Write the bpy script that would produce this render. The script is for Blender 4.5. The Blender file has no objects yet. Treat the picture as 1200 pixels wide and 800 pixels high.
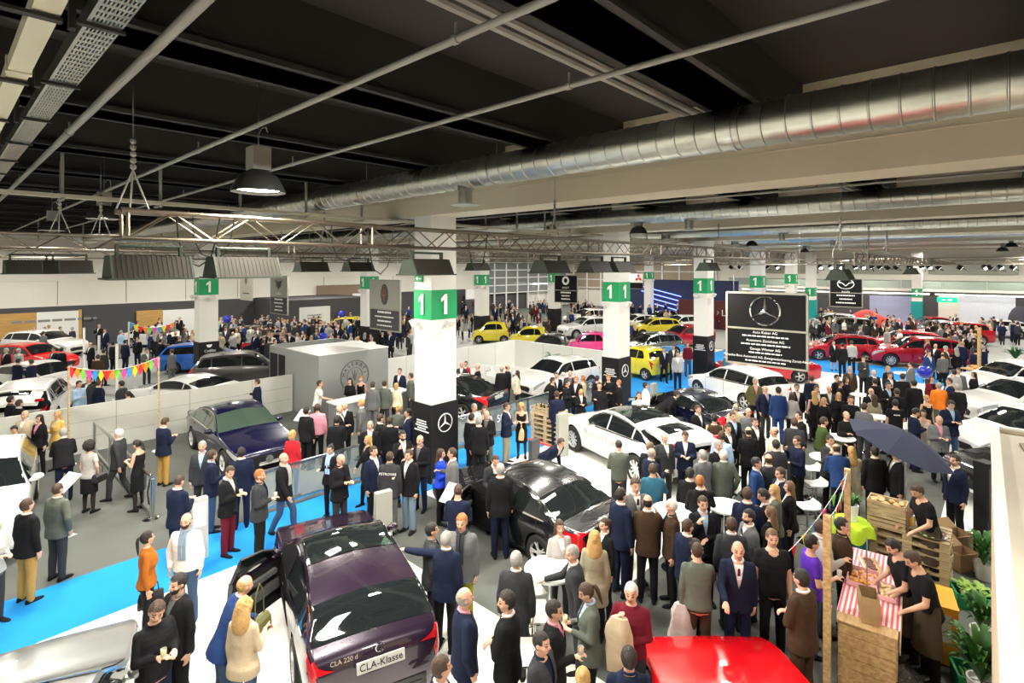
import bpy, bmesh, math, random
from mathutils import Vector, Matrix, noise
R = math.radians
PI = math.pi
scene = bpy.context.scene
C = scene.collection
rng = random.Random(7)
F, CX, HY, H = 628.0, 600.0, 312.0, 5.75       # focal length in px, principal column, horizon row, eye height
def at(px, py, z=0.0):
 """Ground position of a point of height z seen at (px, py) of the 1200x800 photograph."""
 Y = F * (H - z) / (py - HY)
 return ((px - CX) / F * Y, Y)
def atY(px, Y):
 return ((px - CX) / F * Y, Y)
HA = R(47.3)                                     # the hall's axes: u (local x) and v (local y)
D2 = (math.cos(HA), math.sin(HA))
D1 = (-D2[1], D2[0])
def uv(u, v):
 return (u * D2[0] + v * D1[0], u * D2[1] + v * D1[1])
def pxv(px, v):
 """u of the point of line v = const that is seen in column px."""
 r = (px - CX) / F
 return (D2[1] * v + r * D2[0] * v) / (D2[0] - r * D2[1])
_mats = {}
def mat(name, col, rough=0.6, metal=0.0, emit=0.0, coat=0.0, noise_amt=0.0, noise_scale=6.0, bump=0.0, bscale=40.0,
  trans=0.0, alpha=1.0, ecol=None, spec=None):
 if name in _mats:
  return _mats[name]
 m = bpy.data.materials.new(name)
 m.use_nodes = True
 nt = m.node_tree
 b = nt.nodes['Principled BSDF']
 c = (col[0], col[1], col[2], 1.0)
 b.inputs['Base Color'].default_value = c
 b.inputs['Roughness'].default_value = rough
 b.inputs['Metallic'].default_value = metal
 if coat:
  b.inputs['Coat Weight'].default_value = coat
  b.inputs['Coat Roughness'].default_value = 0.03
 if spec is not None:
  b.inputs['Specular IOR Level'].default_value = spec
 if emit:
  e = ecol or col
  b.inputs['Emission Color'].default_value = (e[0], e[1], e[2], 1)
  b.inputs['Emission Strength'].default_value = emit
 if trans:
  b.inputs['Transmission Weight'].default_value = trans
 if alpha < 1:
  b.inputs['Alpha'].default_value = alpha
 if noise_amt or bump:
  tc = nt.nodes.new('ShaderNodeTexCoord')
 if noise_amt:
  n = nt.nodes.new('ShaderNodeTexNoise')
  n.inputs['Scale'].default_value = noise_scale
  n.inputs['Detail'].default_value = 4
  nt.links.new(tc.outputs['Object'], n.inputs['Vector'])
  mx = nt.nodes.new('ShaderNodeMix')
  mx.data_type = 'RGBA'
  k0, k1 = 1 - noise_amt, 1 + noise_amt
  mx.inputs[6].default_value = (c[0] * k0, c[1] * k0, c[2] * k0, 1)
  mx.inputs[7].default_value = (min(1, c[0] * k1), min(1, c[1] * k1), min(1, c[2] * k1), 1)
  nt.links.new(n.outputs['Fac'], mx.inputs[0])
  nt.links.new(mx.outputs[2], b.inputs['Base Color'])
 if bump:
  n2 = nt.nodes.new('ShaderNodeTexNoise')
  n2.inputs['Scale'].default_value = bscale
  n2.inputs['Detail'].default_value = 3
  nt.links.new(tc.outputs['Object'], n2.inputs['Vector'])
  bp = nt.nodes.new('ShaderNodeBump')
  bp.inputs['Strength'].default_value = bump
  bp.inputs['Distance'].default_value = 0.02
  nt.links.new(n2.outputs['Fac'], bp.inputs['Height'])
  nt.links.new(bp.outputs['Normal'], b.inputs['Normal'])
 _mats[name] = m
 return m
def wood(name, col, col2, scale=1.0):
 if name in _mats:
  return _mats[name]
 m = mat(name, col, 0.6)
 nt = m.node_tree
 b = nt.nodes['Principled BSDF']
 tc = nt.nodes.new('ShaderNodeTexCoord')
 mp = nt.nodes.new('ShaderNodeMapping')
 mp.inputs['Scale'].default_value = (1.2 * scale, 9 * scale, 14 * scale)
 n = nt.nodes.new('ShaderNodeTexNoise')
 n.inputs['Scale'].default_value = 1.6
 n.inputs['Detail'].default_value = 6
 cr = nt.nodes.new('ShaderNodeValToRGB')
 cr.color_ramp.elements[0].position = .35
 cr.color_ramp.elements[0].color = (*col2, 1)
 cr.color_ramp.elements[1].position = .62
 cr.color_ramp.elements[1].color = (*col, 1)
 nt.links.new(tc.outputs['Object'], mp.inputs['Vector'])
 nt.links.new(mp.outputs['Vector'], n.inputs['Vector'])
 nt.links.new(n.outputs['Fac'], cr.inputs['Fac'])
 nt.links.new(cr.outputs['Color'], b.inputs['Base Color'])
 return m
def stripes(name, c1, c2, scale, axis='X'):
 m = mat(name, c1, 0.8)
 nt = m.node_tree
 b = nt.nodes['Principled BSDF']
 tc = nt.nodes.new('ShaderNodeTexCoord')
 w = nt.nodes.new('ShaderNodeTexWave')
 w.bands_direction = axis
 w.inputs['Scale'].default_value = scale
 cr = nt.nodes.new('ShaderNodeValToRGB')
 cr.color_ramp.interpolation = 'CONSTANT'
 cr.color_ramp.elements[0].color = (*c1, 1)
 cr.color_ramp.elements[1].position = .5
 cr.color_ramp.elements[1].color = (*c2, 1)
 nt.links.new(tc.outputs['Object'], w.inputs['Vector'])
 nt.links.new(w.outputs['Fac'], cr.inputs['Fac'])
 nt.links.new(cr.outputs['Color'], b.inputs['Base Color'])
 return m
class MB:
 def __init__(s):
  s.v, s.f, s.m, s.cur = [], [], [], 0
 def add(s, vs, fs):
  o = len(s.v)
  s.v += [tuple(p) for p in vs]
  for f in fs:
   s.f.append([o + i for i in f])
   s.m.append(s.cur)
  return s
 def mi(s, i):
  s.cur = i
  return s
 def box(s, x0, x1, y0, y1, z0, z1, M=None):
  vs = [(x0, y0, z0), (x1, y0, z0), (x1, y1, z0), (x0, y1, z0), (x0, y0, z1), (x1, y0, z1), (x1, y1, z1), (x0, y1, z1)]
  if M is not None:
   vs = [M @ Vector(p) for p in vs]
  return s.add(vs, [(0, 3, 2, 1), (4, 5, 6, 7), (0, 1, 5, 4), (1, 2, 6, 5), (2, 3, 7, 6), (3, 0, 4, 7)])
 def prism(s, pts, z0, z1, M=None):
  n = len(pts)
  vs = [(p[0], p[1], z0) for p in pts] + [(p[0], p[1], z1) for p in pts]
  if M is not None:
   vs = [M @ Vector(p) for p in vs]
  return s.add(vs, [tuple(range(n))[::-1], tuple(range(n, 2 * n))] + [(i, (i + 1) % n, n + (i + 1) % n, n + i) for i in range(n)])
 def rings(s, rings, cap=True, closed=False):
  n = len(rings[0])
  k = len(rings)
  vs = [p for r in rings for p in r]
  fs = []
  for i in range(k if closed else k - 1):
   a, b = i * n, ((i + 1) % k) * n
   for j in range(n):
    fs.append((a + j, a + (j + 1) % n, b + (j + 1) % n, b + j))
  if cap and not closed:
   fs.append(tuple(range(n))[::-1])
   fs.append(tuple((k - 1) * n + j for j in range(n)))
  return s.add(vs, fs)
 def tube(s, path, r, n=8, cap=True):
  P = [Vector(p) for p in path]
  rs = r if isinstance(r, (list, tuple)) else [r] * len(P)
  out = []
  up = None
  for i, p in enumerate(P):
   d = (P[min(i + 1, len(P) - 1)] - P[max(i - 1, 0)])
   if d.length < 1e-9:
    d = Vector((0, 0, 1))
   d.normalize()
   if up is None:
    up = Vector((0, 0, 1)) if abs(d.z) < .9 else Vector((1, 0, 0))
   a = d.cross(up)
   if a.length < 1e-6:
    a = d.cross(Vector((0, 1, 0)))
   a.normalize()
   b = a.cross(d).normalized()
   up = b
   out.append([p + (a * math.cos(t) + b * math.sin(t)) * rs[i] for t in [2 * PI * j / n for j in range(n)]])
  return s.rings(out, cap)
 def lathe(s, prof, n=24, c=(0, 0, 0), M=None, cap=True):
  out = []
  for r, z in prof:
   ring = [Vector((c[0] + r * math.cos(2 * PI * j / n), c[1] + r * math.sin(2 * PI * j / n), c[2] + z)) for j in range(n)]
   if M is not None:
    ring = [M @ p for p in ring]
   out.append(ring)
  return s.rings(out, cap)
 def ell(s, c, r, n=12, M=None):
  prof = []
  k = n // 2 + 1
  out = []
  for i in range(1, k):
   t = PI * i / k
   rr, z = math.sin(t), -math.cos(t)
   ring = [Vector((c[0] + r[0] * rr * math.cos(2 * PI * j / n), c[1] + r[1] * rr * math.sin(2 * PI * j / n), c[2] + r[2] * z)) for j in range(n)]
   if M is not None:
    ring = [M @ p for p in ring]
   out.append(ring)
  return s.rings(out, True)
 def mesh(s, name, mats, smooth=False):
  me = bpy.data.meshes.new(name)
  me.from_pydata(s.v, [], s.f)
  for m in (mats if isinstance(mats, (list, tuple)) else [mats]):
   me.materials.append(m)
  if any(s.m):
   me.polygons.foreach_set('material_index', s.m)
  if smooth:
   sm(me, smooth if isinstance(smooth, (int, float)) and smooth is not True else 40)
  me.update()
  return me
 def build(s, name, mats, parent=None, smooth=False, loc=(0, 0, 0), rz=0.0):
  return link(name, s.mesh(name, mats, smooth), parent, loc, rz)
def sm(me, ang=40):
 me.polygons.foreach_set('use_smooth', [True] * len(me.polygons))
 me.update()
 try:
  me.set_sharp_from_angle(angle=R(ang))
 except Exception:
  pass
def link(name, data, parent=None, loc=(0, 0, 0), rz=0.0):
 o = bpy.data.objects.new(name, data)
 C.objects.link(o)
 if len(loc) == 2:
  loc = (loc[0], loc[1], 0)
 o.location = loc
 o.rotation_euler = (0, 0, rz)
 if parent is not None:
  o.parent = parent
 return o
def tag(o, label=None, cat=None, group=None, kind=None):
 if label:
  o['label'] = label
 if cat:
  o['category'] = cat
 if group:
  o['group'] = group
 if kind:
  o['kind'] = kind
 return o
def thing(name, label, cat, loc=(0, 0, 0), rz=0.0, group=None):
 return tag(link(name, None, None, loc, rz), label, cat, group)
def text(body, size, m, parent, loc, rot, depth=0.004, align='CENTER', name='lettering'):
 cu = bpy.data.curves.new(name, 'FONT')
 cu.body = body
 cu.size = size
 cu.align_x = align
 cu.align_y = 'CENTER'
 cu.extrude = depth
 cu.resolution_u = 3
 cu.materials.append(m)
 w_ = bpy.data.objects.new('work', cu)
 C.objects.link(w_)
 me = bpy.data.meshes.new_from_object(w_.evaluated_get(bpy.context.evaluated_depsgraph_get()))
 bpy.data.objects.remove(w_)
 bpy.data.curves.remove(cu)
 o = link(name, me, parent, loc)
 o.rotation_euler = rot
 return o
def bars(n, w, h, m, parent, loc, rot, seed=1):
 """Lines of print too small to read: n rows of short strokes, centred."""
 rg_ = random.Random(seed)
 b = MB()
 for i in range(n):
  ww = w * rg_.uniform(.55, 1)
  x = -ww / 2
  while x < ww / 2:
   l_ = min(rg_.uniform(.04, .12) * w, ww / 2 - x)
   b.box(x, x + l_, -.003, 0, -i * h * 1.9 - h / 2, -i * h * 1.9 + h / 2)
   x += l_ + .02 * w
 o = b.build('lettering', m, parent, loc=loc)
 o.rotation_euler = (0, 0, rot)
 return o
def tomesh(me, *mods):
 """Mesh data after the given modifiers [(type, {settings})]."""
 o = bpy.data.objects.new('work', me)
 C.objects.link(o)
 for t, kw in mods:
  md = o.modifiers.new(t, t)
  for k, v in kw.items():
   setattr(md, k, v)
 dg = bpy.context.evaluated_depsgraph_get()
 out = bpy.data.meshes.new_from_object(o.evaluated_get(dg))
 bpy.data.objects.remove(o)
 return out
M_white = mat('white_laminate', (.78, .79, .77), .35)
M_wallw = mat('painted_white_wall', (.72, .70, .63), .75, noise_amt=.05, noise_scale=.8)
M_conc = mat('painted_concrete', (.64, .585, .45), .8, noise_amt=.06, noise_scale=1.2)
M_column = mat('white_column_paint', (.74, .74, .70), .6, noise_amt=.04)
M_ceil = mat('dark_ceiling_paint', (.034, .031, .026), .85, noise_amt=.25, noise_scale=.7)
M_rib = mat('dark_rib_paint', (.028, .026, .023), .8, noise_amt=.2, noise_scale=1.0)
M_galv = mat('galvanised_steel', (.55, .57, .52), .32, 1.0, noise_amt=.18, noise_scale=5)
M_alu = mat('truss_aluminium', (.24, .21, .165), .42, 1.0)
M_steel = mat('brushed_steel', (.55, .55, .56), .3, 1.0)
M_pipe = mat('grey_painted_pipe', (.30, .30, .27), .5)
M_tray = mat('cream_cable_trunking', (.55, .53, .40), .5)
M_black = mat('black_paint', (.012, .012, .014), .5, spec=.2)
M_blackg = mat('black_gloss', (.008, .008, .010), .08, coat=.5)
M_grey = mat('mid_grey_paint', (.22, .22, .22), .6)
M_dgrey = mat('dark_grey_panel', (.075, .075, .08), .7, spec=.2)
M_green = mat('hall_sign_green', (.0, .30, .10), .5)
M_wtext = mat('white_lettering', (.85, .85, .85), .5)
M_glow = mat('lamp_diffuser', (1, .95, .85), .5, emit=22.0, ecol=(1, .93, .8))
M_chrome = mat('chrome', (.8, .8, .82), .06, 1.0)
M_glass = mat('clear_rail_glass', (.75, .85, .82), .03, alpha=.12)
def carpet(name, col, amt=.12, rough=.95):
 return mat(name, col, rough, noise_amt=amt, noise_scale=.9, bump=.25, bscale=220)
M_floor = carpet('grey_carpet', (.10, .108, .10), .25)
M_blue = carpet('blue_carpet_pile', (.0, .22, .62), .12)
M_podium = mat('white_podium_floor', (.80, .80, .76), .32, noise_amt=.03)
M_lfloor = mat('pale_stand_floor', (.33, .34, .33), .5, noise_amt=.08)
U0, U1, V0, V1, ZC = -3.0, 66.0, -26.0, 49.0, 8.5
def hall(name, mb, m, kind='structure', smooth=False):
 return tag(mb.build(name, m, None, smooth, rz=HA), kind=kind)
hall('floor', MB().box(U0, U1, V0, V1, -.2, 0), M_floor)
def podium(u0, u1, v0, v1, z, m, name):
 return hall(name, MB().box(u0, u1, v0, v1, 0.001, z), m)
podium(-2.9, 21, 10.85, 12.62, .012, M_blue, 'floor_blue_aisle')
podium(21, 33, 9.4, 14.2, .012, M_blue, 'floor_blue_crossing')
podium(33, 37.2, -4, 14.2, .012, M_blue, 'floor_blue_side_aisle')
podium(-2.9, 6.3, 1.0, 10.85, .02, M_podium, 'floor_white_podium')
podium(8.45, 21, 5.0, 10.85, .02, M_podium, 'floor_white_podium')
podium(21, 32.9, -4.0, 9.4, .02, M_podium, 'floor_white_podium')
podium(13.3, 21, -6, 1.1, .02, M_podium, 'floor_white_podium')
podium(37.3, 65, -18, 30, .015, M_lfloor, 'floor_pale_stand')
podium(-2.9, 32, 21.1, 48.9, .015, M_lfloor, 'floor_pale_stand')
podium(21, 37, 14.3, 21, .02, M_podium, 'floor_white_podium')
wl = MB().box(U0, U1, V1, V1 + .3, 0, ZC)
hall('wall_left', wl, M_wallw)
hall('wall_far', MB().box(U1, U1 + .3, V0, V1, 0, ZC), M_wallw)
hall('wall_near', MB().box(U0 - .3, U0, V0, V1, 0, ZC), M_wallw)
hall('wall_right', MB().box(U0, U1, V0 - .3, V0, 0, ZC), M_wallw)
hall('trim_1', MB().box(U0, 56, V1 - .06, V1, 2.95, 3.05).box(U0, 56, V1 - .05, V1, 4.72, 4.76), M_wallw)
g = MB()
for u in range(-2, 56, 4):
 g.box(u, u + .03, V1 - .03, V1, 3.05, 4.7)
hall('trim_2', g, M_grey)
hall('trim_3', MB().box(U0, 56, V1 - .12, V1, 0, 2.95), M_dgrey)
hall('ceiling', MB().box(U0, U1, V0, V1, ZC, ZC + .3), M_ceil)
k = -9
while 2.52 + 3.1 * k < V1:
 v = 2.52 + 3.1 * k
 if v > V0:
  hall('ceiling_rib', MB().box(U0, U1, v - .25, v + .25, 7.74, ZC).box(U0, U1, v - .33, v + .33, 7.74, 7.80), M_rib)
  if k % 2 == 0:
   hall('ceiling_pipe', MB().tube([(U0, v + .75, 7.95), (U1, v + .75, 7.95)], .045, 8).tube([(U0, v + .93, 7.95), (U1, v + .93, 7.95)], .045, 8), M_pipe, smooth=True)
 k += 1
ROWU = [8.95 + 9.45 * i for i in range(6)]
for i, u in enumerate(ROWU):
 hall('beam_%d' % (i + 1), MB().box(u, u + .98, V0, V1, 7.1, ZC).box(u - .012, u, V0, V1, 7.55, 7.565), M_conc)
dct = []
x = -16.0
ring_r = [(.262, -.02), (.262, .02)]
prof = []
vv = V0
while vv < 42:
 prof += [(.258, vv), (.258, vv + .235), (.268, vv + .242), (.268, vv + .252)]
 vv += .26
for i in range(6):
 u = 6.65 + 9.45 * i
 t = thing('ventilation_duct', ['long galvanised spiral duct nearest overhead, in front of the first white beam',
         'galvanised spiral duct behind the first white beam', 'galvanised duct behind the second white beam',
         'galvanised duct behind the third white beam', 'galvanised duct behind the fourth white beam',
         'galvanised duct farthest back under the ceiling'][i], 'duct', (*uv(u, 0), 7.43), HA)
 if i == 0:
  dm = MB()
  Mr = Matrix.Rotation(-PI / 2, 4, 'X')
  dm.lathe(prof, 28, M=Mr, cap=True)
  dmesh = dm.mesh('duct_pipe', M_galv, True)
  om = MB().tube([(0, 7.3, -.05), (0, 7.3, -.30)], .15, 20).tube([(0, 7.3, -.30), (0, 7.3, -.52)], .125, 20)
  om.lathe([(.13, -.52), (.27, -.545), (.27, -.56), (.1, -.55)], 24, (0, 7.3, 0))
  omesh = om.mesh('duct_outlet', M_galv, True)
  fm = MB()
  for q in range(12):
   yy = -14 + 4.1 * q
   fm.lathe([(.275, yy), (.275, yy + .03)], 28, M=Mr)
   fm.tube([(.0, -0 + yy, .26), (.0, yy, 1.05)], .008, 6)
  fmesh = fm.mesh('duct_hanger', M_steel, True)
 link('duct_pipe', dmesh, t)
 link('duct_outlet', omesh, t)
 o2 = link('duct_outlet', omesh, t)
 o2.location = (0, -16.5, 0)
 tag(link('duct_hanger', fmesh, t), kind='stuff')
for u, z, r, lab in ((4.44, 7.6, .03, 'thin grey pipe under the ceiling closest to the big duct'),
      (2.9, 7.6, .033, 'square grey conduit crossing the dark ribs'),
      (1.29, 7.6, .042, 'thick grey pipe beside the perforated cable tray'),
      (14.2, 7.6, .03, 'thin pipe in the second ceiling bay'),
      (23.6, 7.6, .03, 'thin pipe in the third ceiling bay')):
 p = MB().tube([(u, -14, z), (u, 44, z)], r, 10)
 for q in range(9):
  yv = -10 + 6.2 * q + .9
  p.tube([(u, yv, z), (u, yv, 7.74)], .012, 6)
  p.tube([(u, yv - .03, z), (u, yv + .03, z)], r * 1.3, 10)
 tag(p.build('ceiling_pipe', M_pipe, None, True, rz=HA), lab, 'pipe')
t = thing('cable_tray', 'perforated steel cable tray running under the ceiling at the top left', 'cable tray', (*uv(.62, 0), 7.2), HA)
m = MB()
m.box(0, .02, -4, 40, 0, .10).box(.30, .32, -4, 40, 0, .10)
yy = -2.0
while yy < 16:
 for c in range(8):
  m.box(.02 + c * .035, .02 + c * .035 + .018, yy, yy + .06, 0, .012)
 m.box(.02, .30, yy + .06, yy + .10, 0, .012)
 yy += .10
m.box(.02, .30, 16, 40, 0, .012)
m.build('tray', M_galv, t)
m = MB()
for q in range(26):
 m.prism([(-.08, 0), (.36, 0), (.36, .03), (-.08, .05)], -.02, -.0, Matrix.Translation((0, -2 + q * 1.5, 0)))
 m.box(-.14, -.08, -2 + q * 1.5, -1.94 + q * 1.5, -.06, .54)
 for w in range(5):
  pass
m.build('bracket', M_rib, t)
t.scale = (.55, 1, 1)
t = thing('cable_trunking', 'cream cable trunking beside the perforated tray at the top left', 'cable trunking', (*uv(.36, 0), 7.12), HA)
m = MB().box(0, .12, -4, 40, 0, .09)
for q in range(15):
 m.box(-.01, .13, -3 + q * 2.7, -2.94 + q * 2.7, -.01, .10)
m.build('trunking', M_tray, t)
m = MB()
for q in range(26):
 m.box(-.12, .13, -2.2 + q * 1.5, -2.14 + q * 1.5, -.03, -.01)
m.build('bracket', M_rib, t)
for v, z, lab in ((12.6, 7.0, 'cream cable trunking on steel drop posts passing in front of the first column row'),
     (31.0, 6.9, 'cream cable trunking over the stands at the rear')):
 t = thing('cable_trunking', lab, 'cable trunking', (*uv(0, v), z), HA)
 MB().box(-2, 40, 0, .16, 0, .07).box(-2, 40, .2, .48, .05, .07).build('trunking', M_tray, t)
 m = MB()
 q = -1.5
 while q < 40:
  m.box(q, q + .05, .08, .13, -.05, .85)
  m.box(q, q + .05, -.02, .5, -.03, 0)
  q += 1.55
 tag(m.build('drop_post', M_pipe, t), kind='stuff')
def star(mb, r, w=.03, ring=True, z=0.0, n=40):
 """Three-pointed star in a ring, in the x-z plane facing -y."""
 if ring:
  a = []
  for j in range(n):
   t = 2 * PI * j / n
   a.append([(rr * math.cos(t), yy, rr * math.sin(t)) for rr, yy in ((r, -.012), (r - w, -.02), (r - w, 0), (r, 0))])
  mb.rings(a, False, True)
 for k in range(3):
  t = PI / 2 + k * 2 * PI / 3
  tip = (math.cos(t) * (r - w * .6), 0, math.sin(t) * (r - w * .6))
  for sgn in (-1, 1):
   t2 = t + sgn * PI / 3
   q = (math.cos(t2) * r * .13, 0, math.sin(t2) * r * .13)
   mb.add([(0, -.03, 0), tip, q], [(0, 1, 2)] if sgn < 0 else [(0, 2, 1)])
def column(loc, size, kind, lab, name='column', top=7.1):
 t = thing(name, lab, 'column', loc, HA)
 s = size
 v_ = s * .84
 MB().box(0, s, 0, v_, 0, top).build('shaft', M_column, t)
 e = .015
 if kind in ('star', 'plainblack', 'caddy'):
  h = 2.08 if kind == 'star' else 2.0
  MB().box(-.04, s + .04, -.04, v_ + .04, 0, h).build('base_cladding', M_black, t)
  if kind == 'star':
   for face in range(2):
    b = MB()
    star(b, .25, .022)
    o = b.build('star_emblem', M_wtext, t)
    if face == 0:
     o.location = (s * .5, -.045, 1.55)
    else:
     o.location = (-.045, s * .5, 1.7)
     o.rotation_euler = (0, 0, -PI / 2)
     o.scale = (.01, .01, .01)
     bpy.data.objects.remove(o)
     bars(5, .62, .035, M_wtext, t, (-.045, v_ * .5, 1.62), -PI / 2, 3)
  if kind == 'caddy':
   text('Cadillac', .17, M_wtext, t, (s * .55, -.05, 1.55), (PI / 2, 0, 0))
   MB().prism([(-.14, .06), (.14, .06), (.09, -.05), (0, -.09), (-.09, -.05)], 0, .01, Matrix.Translation((s * .5, -.045, 1.8)) @ Matrix.Rotation(PI / 2, 4, 'X')).build('crest_emblem', M_wtext, t)
 if kind == 'teal':
  MB().box(-.04, s + .04, -.04, v_ + .04, 0, 2.6).build('base_cladding', mat('teal_cladding', (.0, .28, .27), .6), t)
  z0, z1 = 2.95, 3.75
 else:
  z0, z1 = 4.33, 5.12
 MB().box(-e, s + e, -e, v_ + e, z0, z1).build('sign_band', M_green, t)
 for pos, ry in (((s * .5, -.03, (z0 + z1) / 2), 0), ((-.03, v_ * .5, (z0 + z1) / 2), -PI / 2)):
  d = MB().prism([(-.03, -.26), (.07, -.26), (.07, .28), (.0, .28), (-.13, .17), (-.13, .07), (-.03, .14)], 0, .02, Matrix.Rotation(PI / 2, 4, 'X'))
  o = d.build('digit', M_wtext, t, loc=pos)
  o.rotation_euler = (0, 0, ry)
 if kind != 'teal':
  for pos, rr in (((s * .62, -.16, 4.22), 0), ((-.16, s * .62, 4.22), 1)):
   lm = MB().box(-.12, .12, -.05, .05, -.09, .09, Matrix.Rotation(.5, 4, 'X')).box(-.02, .02, .0, .16, -.02, .02)
   o = lm.build('floodlight', M_column, t, loc=pos)
   o.rotation_euler = (0, 0, -PI / 2 * rr)
 return t
CS = .86
cols = [(uv(ROWU[0], 11.15), 'star', 'big white column at the centre with a star emblem on its black base'),
  (uv(18.55, 11.35), 'star', 'white column with green band and star base, second along the aisle'),
  (uv(27.5, 11.5), 'star', 'white column with star base third along the aisle, beside the big hanging sign'),
  (atY(892, 35.5), 'plain', 'white column with green band just above the big hanging star sign'),
  (atY(931, 43.5), 'plain', 'slim far column with green band seen between the hanging signs'),
  (uv(ROWU[0], 29.2), 'caddy', 'white column with script lettering on its black base among the stands at the left'),
  (uv(ROWU[1], 29.3), 'plainblack', 'white column half hidden by the grey hanging sign with the trident'),
  (uv(28.1, 29.1), 'plainblack', 'white column with black base behind the big centre column'),
  (uv(37.3, 29.3), 'plainblack', 'white column behind the hanging sign with the round ring logo'),
  (uv(54.5, 29.3), 'plain', 'pale distant column before the blue lit stand'),
  (atY(954, 50), 'teal', 'teal and white column beside the far black winged sign'),
  (atY(1080, 48), 'teal', 'teal and white column on the right of the hall before the far stands')]
for loc, kd, lab in cols:
 column(loc, CS, kd, lab, top=7.1 if kd != 'teal' else 7.1)
t = thing('exit_sign', 'small green running-man exit sign on the big centre column', 'exit sign', (*uv(ROWU[0] - .02, 11.15 + .5), 5.42), HA)
MB().box(-.03, 0, -.17, .17, -.09, .09).build('panel', M_green, t)
MB().box(-.035, -.03, -.12, -.02, -.015, .015).box(-.035, -.03, .02, .05, -.05, .05).box(-.035, -.03, .05, .1, -.02, .04).build('pictogram', M_wtext, t)
def truss(u0, u1, v, z, s, lab, along='u', cells=.42, name='lighting_truss'):
 """Square aluminium truss from u0 to u1 (along u) or v0..v1 (along v)."""
 L = u1 - u0
 loc = uv(u0, v) if along == 'u' else uv(v, u0)
 t = thing(name, lab, 'truss', (*loc, z), HA + (0 if along == 'u' else PI / 2))
 m = MB()
 r = .024
 for y in (0, s):
  for zz in (0, s):
   m.tube([(0, y, zz), (L, y, zz)], r, 8)
 m.build('chord', M_alu, t, True)
 m = MB()
 n = max(2, int(L / cells))
 for i in range(n):
  a, b = i * L / n, (i + 1) * L / n
  up = i % 2
  for y in (0, s):
   m.tube([(a, y, s * up), (b, y, s * (1 - up))], .011, 5)
  for zz in (0, s):
   m.tube([(a, s * up, zz), (b, s * (1 - up), zz)], .011, 5)
 m.build('brace', M_alu, t, True)
 m = MB()
 q = 0
 while q <= L + .01:
  for y in (0, s):
   for zz in (0, s):
    m.tube([(q - .06, y, zz), (q + .06, y, zz)], .032, 8)
   m.tube([(q, y, 0), (q, y, s)], .02, 6)
  q += 3.0
 m.build('coupler', M_alu, t, True)
 return t
TZ = 6.05
ua = pxv(150, 6.9)
truss(ua, ua + 24.5, 6.9, TZ, .30, 'long aluminium lighting truss crossing the picture nearest to the viewer')
truss(-3.0, 33, 12.75, TZ, .29, 'aluminium lighting truss second from the viewer, past the centre column')
truss(16.8, 50, 2.7, 5.80, .29, 'aluminium truss running away above the food stalls at the right')
truss(-2.0, 30, 20.5, 6.0, .29, 'aluminium truss above the long grey partition at the left')
truss(6, 60, 30.5, 6.0, .29, 'far aluminium truss over the rear stands')
truss(-3, 20, 33.5, 5.85, .29, 'lighting truss across the hall behind the big hanging sign', along='v')
truss(-14, 22, 50.5, 5.9, .29, 'far lighting truss loaded with black spotlights at the right', along='v')
def cable(u, v, z0, z1, lab, grp='steel suspension cables holding the trusses'):
 t = thing('suspension_cable', lab, 'cable', (*uv(u, v), z0), HA, grp)
 MB().tube([(0, 0, .55), (0, 0, z1 - z0)], .008, 6).build('wire', M_steel, t)
 m = MB()
 for k in range(5):
  m.lathe([(.012, 0), (.03, .02), (.03, .05), (.012, .07)], 8, (0, 0, .45 + k * .07))
 m.tube([(-.15, .0, .02), (0, 0, .45)], .010, 6).tube([(.15, 0, .02), (0, 0, .45)], .010, 6)
 m.tube([(0, .15, .02), (0, 0, .45)], .010, 6)
 m.build('shackle', M_pipe, t)
for px, v, z0 in ((156, 7.0, 6.35), (650, 7.0, 6.35), (842, 7.0, 6.35), (118, 12.9, 6.35), (70, 12.9, 6.35), (380, 12.9, 6.35), (728, 12.9, 6.35),
     (985, 2.8, 6.09), (1018, 2.8, 6.09), (1039, 2.8, 6.09), (330, 20.6, 6.3), (480, 20.6, 6.3)):
 cable(pxv(px, v), v + .0, z0, 7.7, 'steel cable with shackles holding up a lighting truss')
M_fix = mat('floodlight_housing', (.024, .021, .016), .6, spec=.2)
M_fixs = mat('floodlight_side', (.04, .052, .04), .6, spec=.2)
def flood_meshes():
 m = MB()
 L, W, Hh = .74, .46, .23
 prof = [(-W / 2, 0), (W / 2, 0), (W / 2 - .04, .08), (W / 2 - .12, Hh), (-W / 2 + .12, Hh), (-W / 2 + .04, .08)]
 n = len(prof)
 for x0, x1, k in ((-L / 2 + .02, L / 2 - .02, 1.0),):
  r0 = [(x0, a * k, b * k) for a, b in prof]
  r1 = [(x1, a * k, b * k) for a, b in prof]
  m.rings([r0, r1])
 for q in range(15):
  x0 = -L / 2 + .05 + q * .045
  m.rings([[(x0, a * 1.01, b * 1.02 + .002) for a, b in prof], [(x0 + .012, a * 1.01, b * 1.02 + .002) for a, b in prof]])
 house = m.mesh('housing', M_fix)
 side = MB()
 for x0 in (-L / 2, L / 2 - .02):
  side.rings([[(x0, a * 1.05, b * 1.05 - .01) for a, b in prof], [(x0 + .02, a * 1.05, b * 1.05 - .01) for a, b in prof]])
 side.box(-L / 2 - .03, L / 2 + .03, -W / 2 - .03, W / 2 + .03, -.02, 0)
 side = side.mesh('end_plate', M_fixs)
 br = MB()
 for x0 in (-.3, .28):
  br.box(x0, x0 + .03, -.03, .03, .05, .34)
 br.tube([(-.3, 0, .33), (.31, 0, .33)], .02, 6)
 br = br.mesh('bracket', M_fixs)
 gl = MB().box(-L / 2 + .04, L / 2 - .04, -W / 2 + .03, W / 2 - .03, -.0205, -.015).mesh('diffuser', M_glow)
 return house, side, br, gl
FM = flood_meshes()
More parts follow.
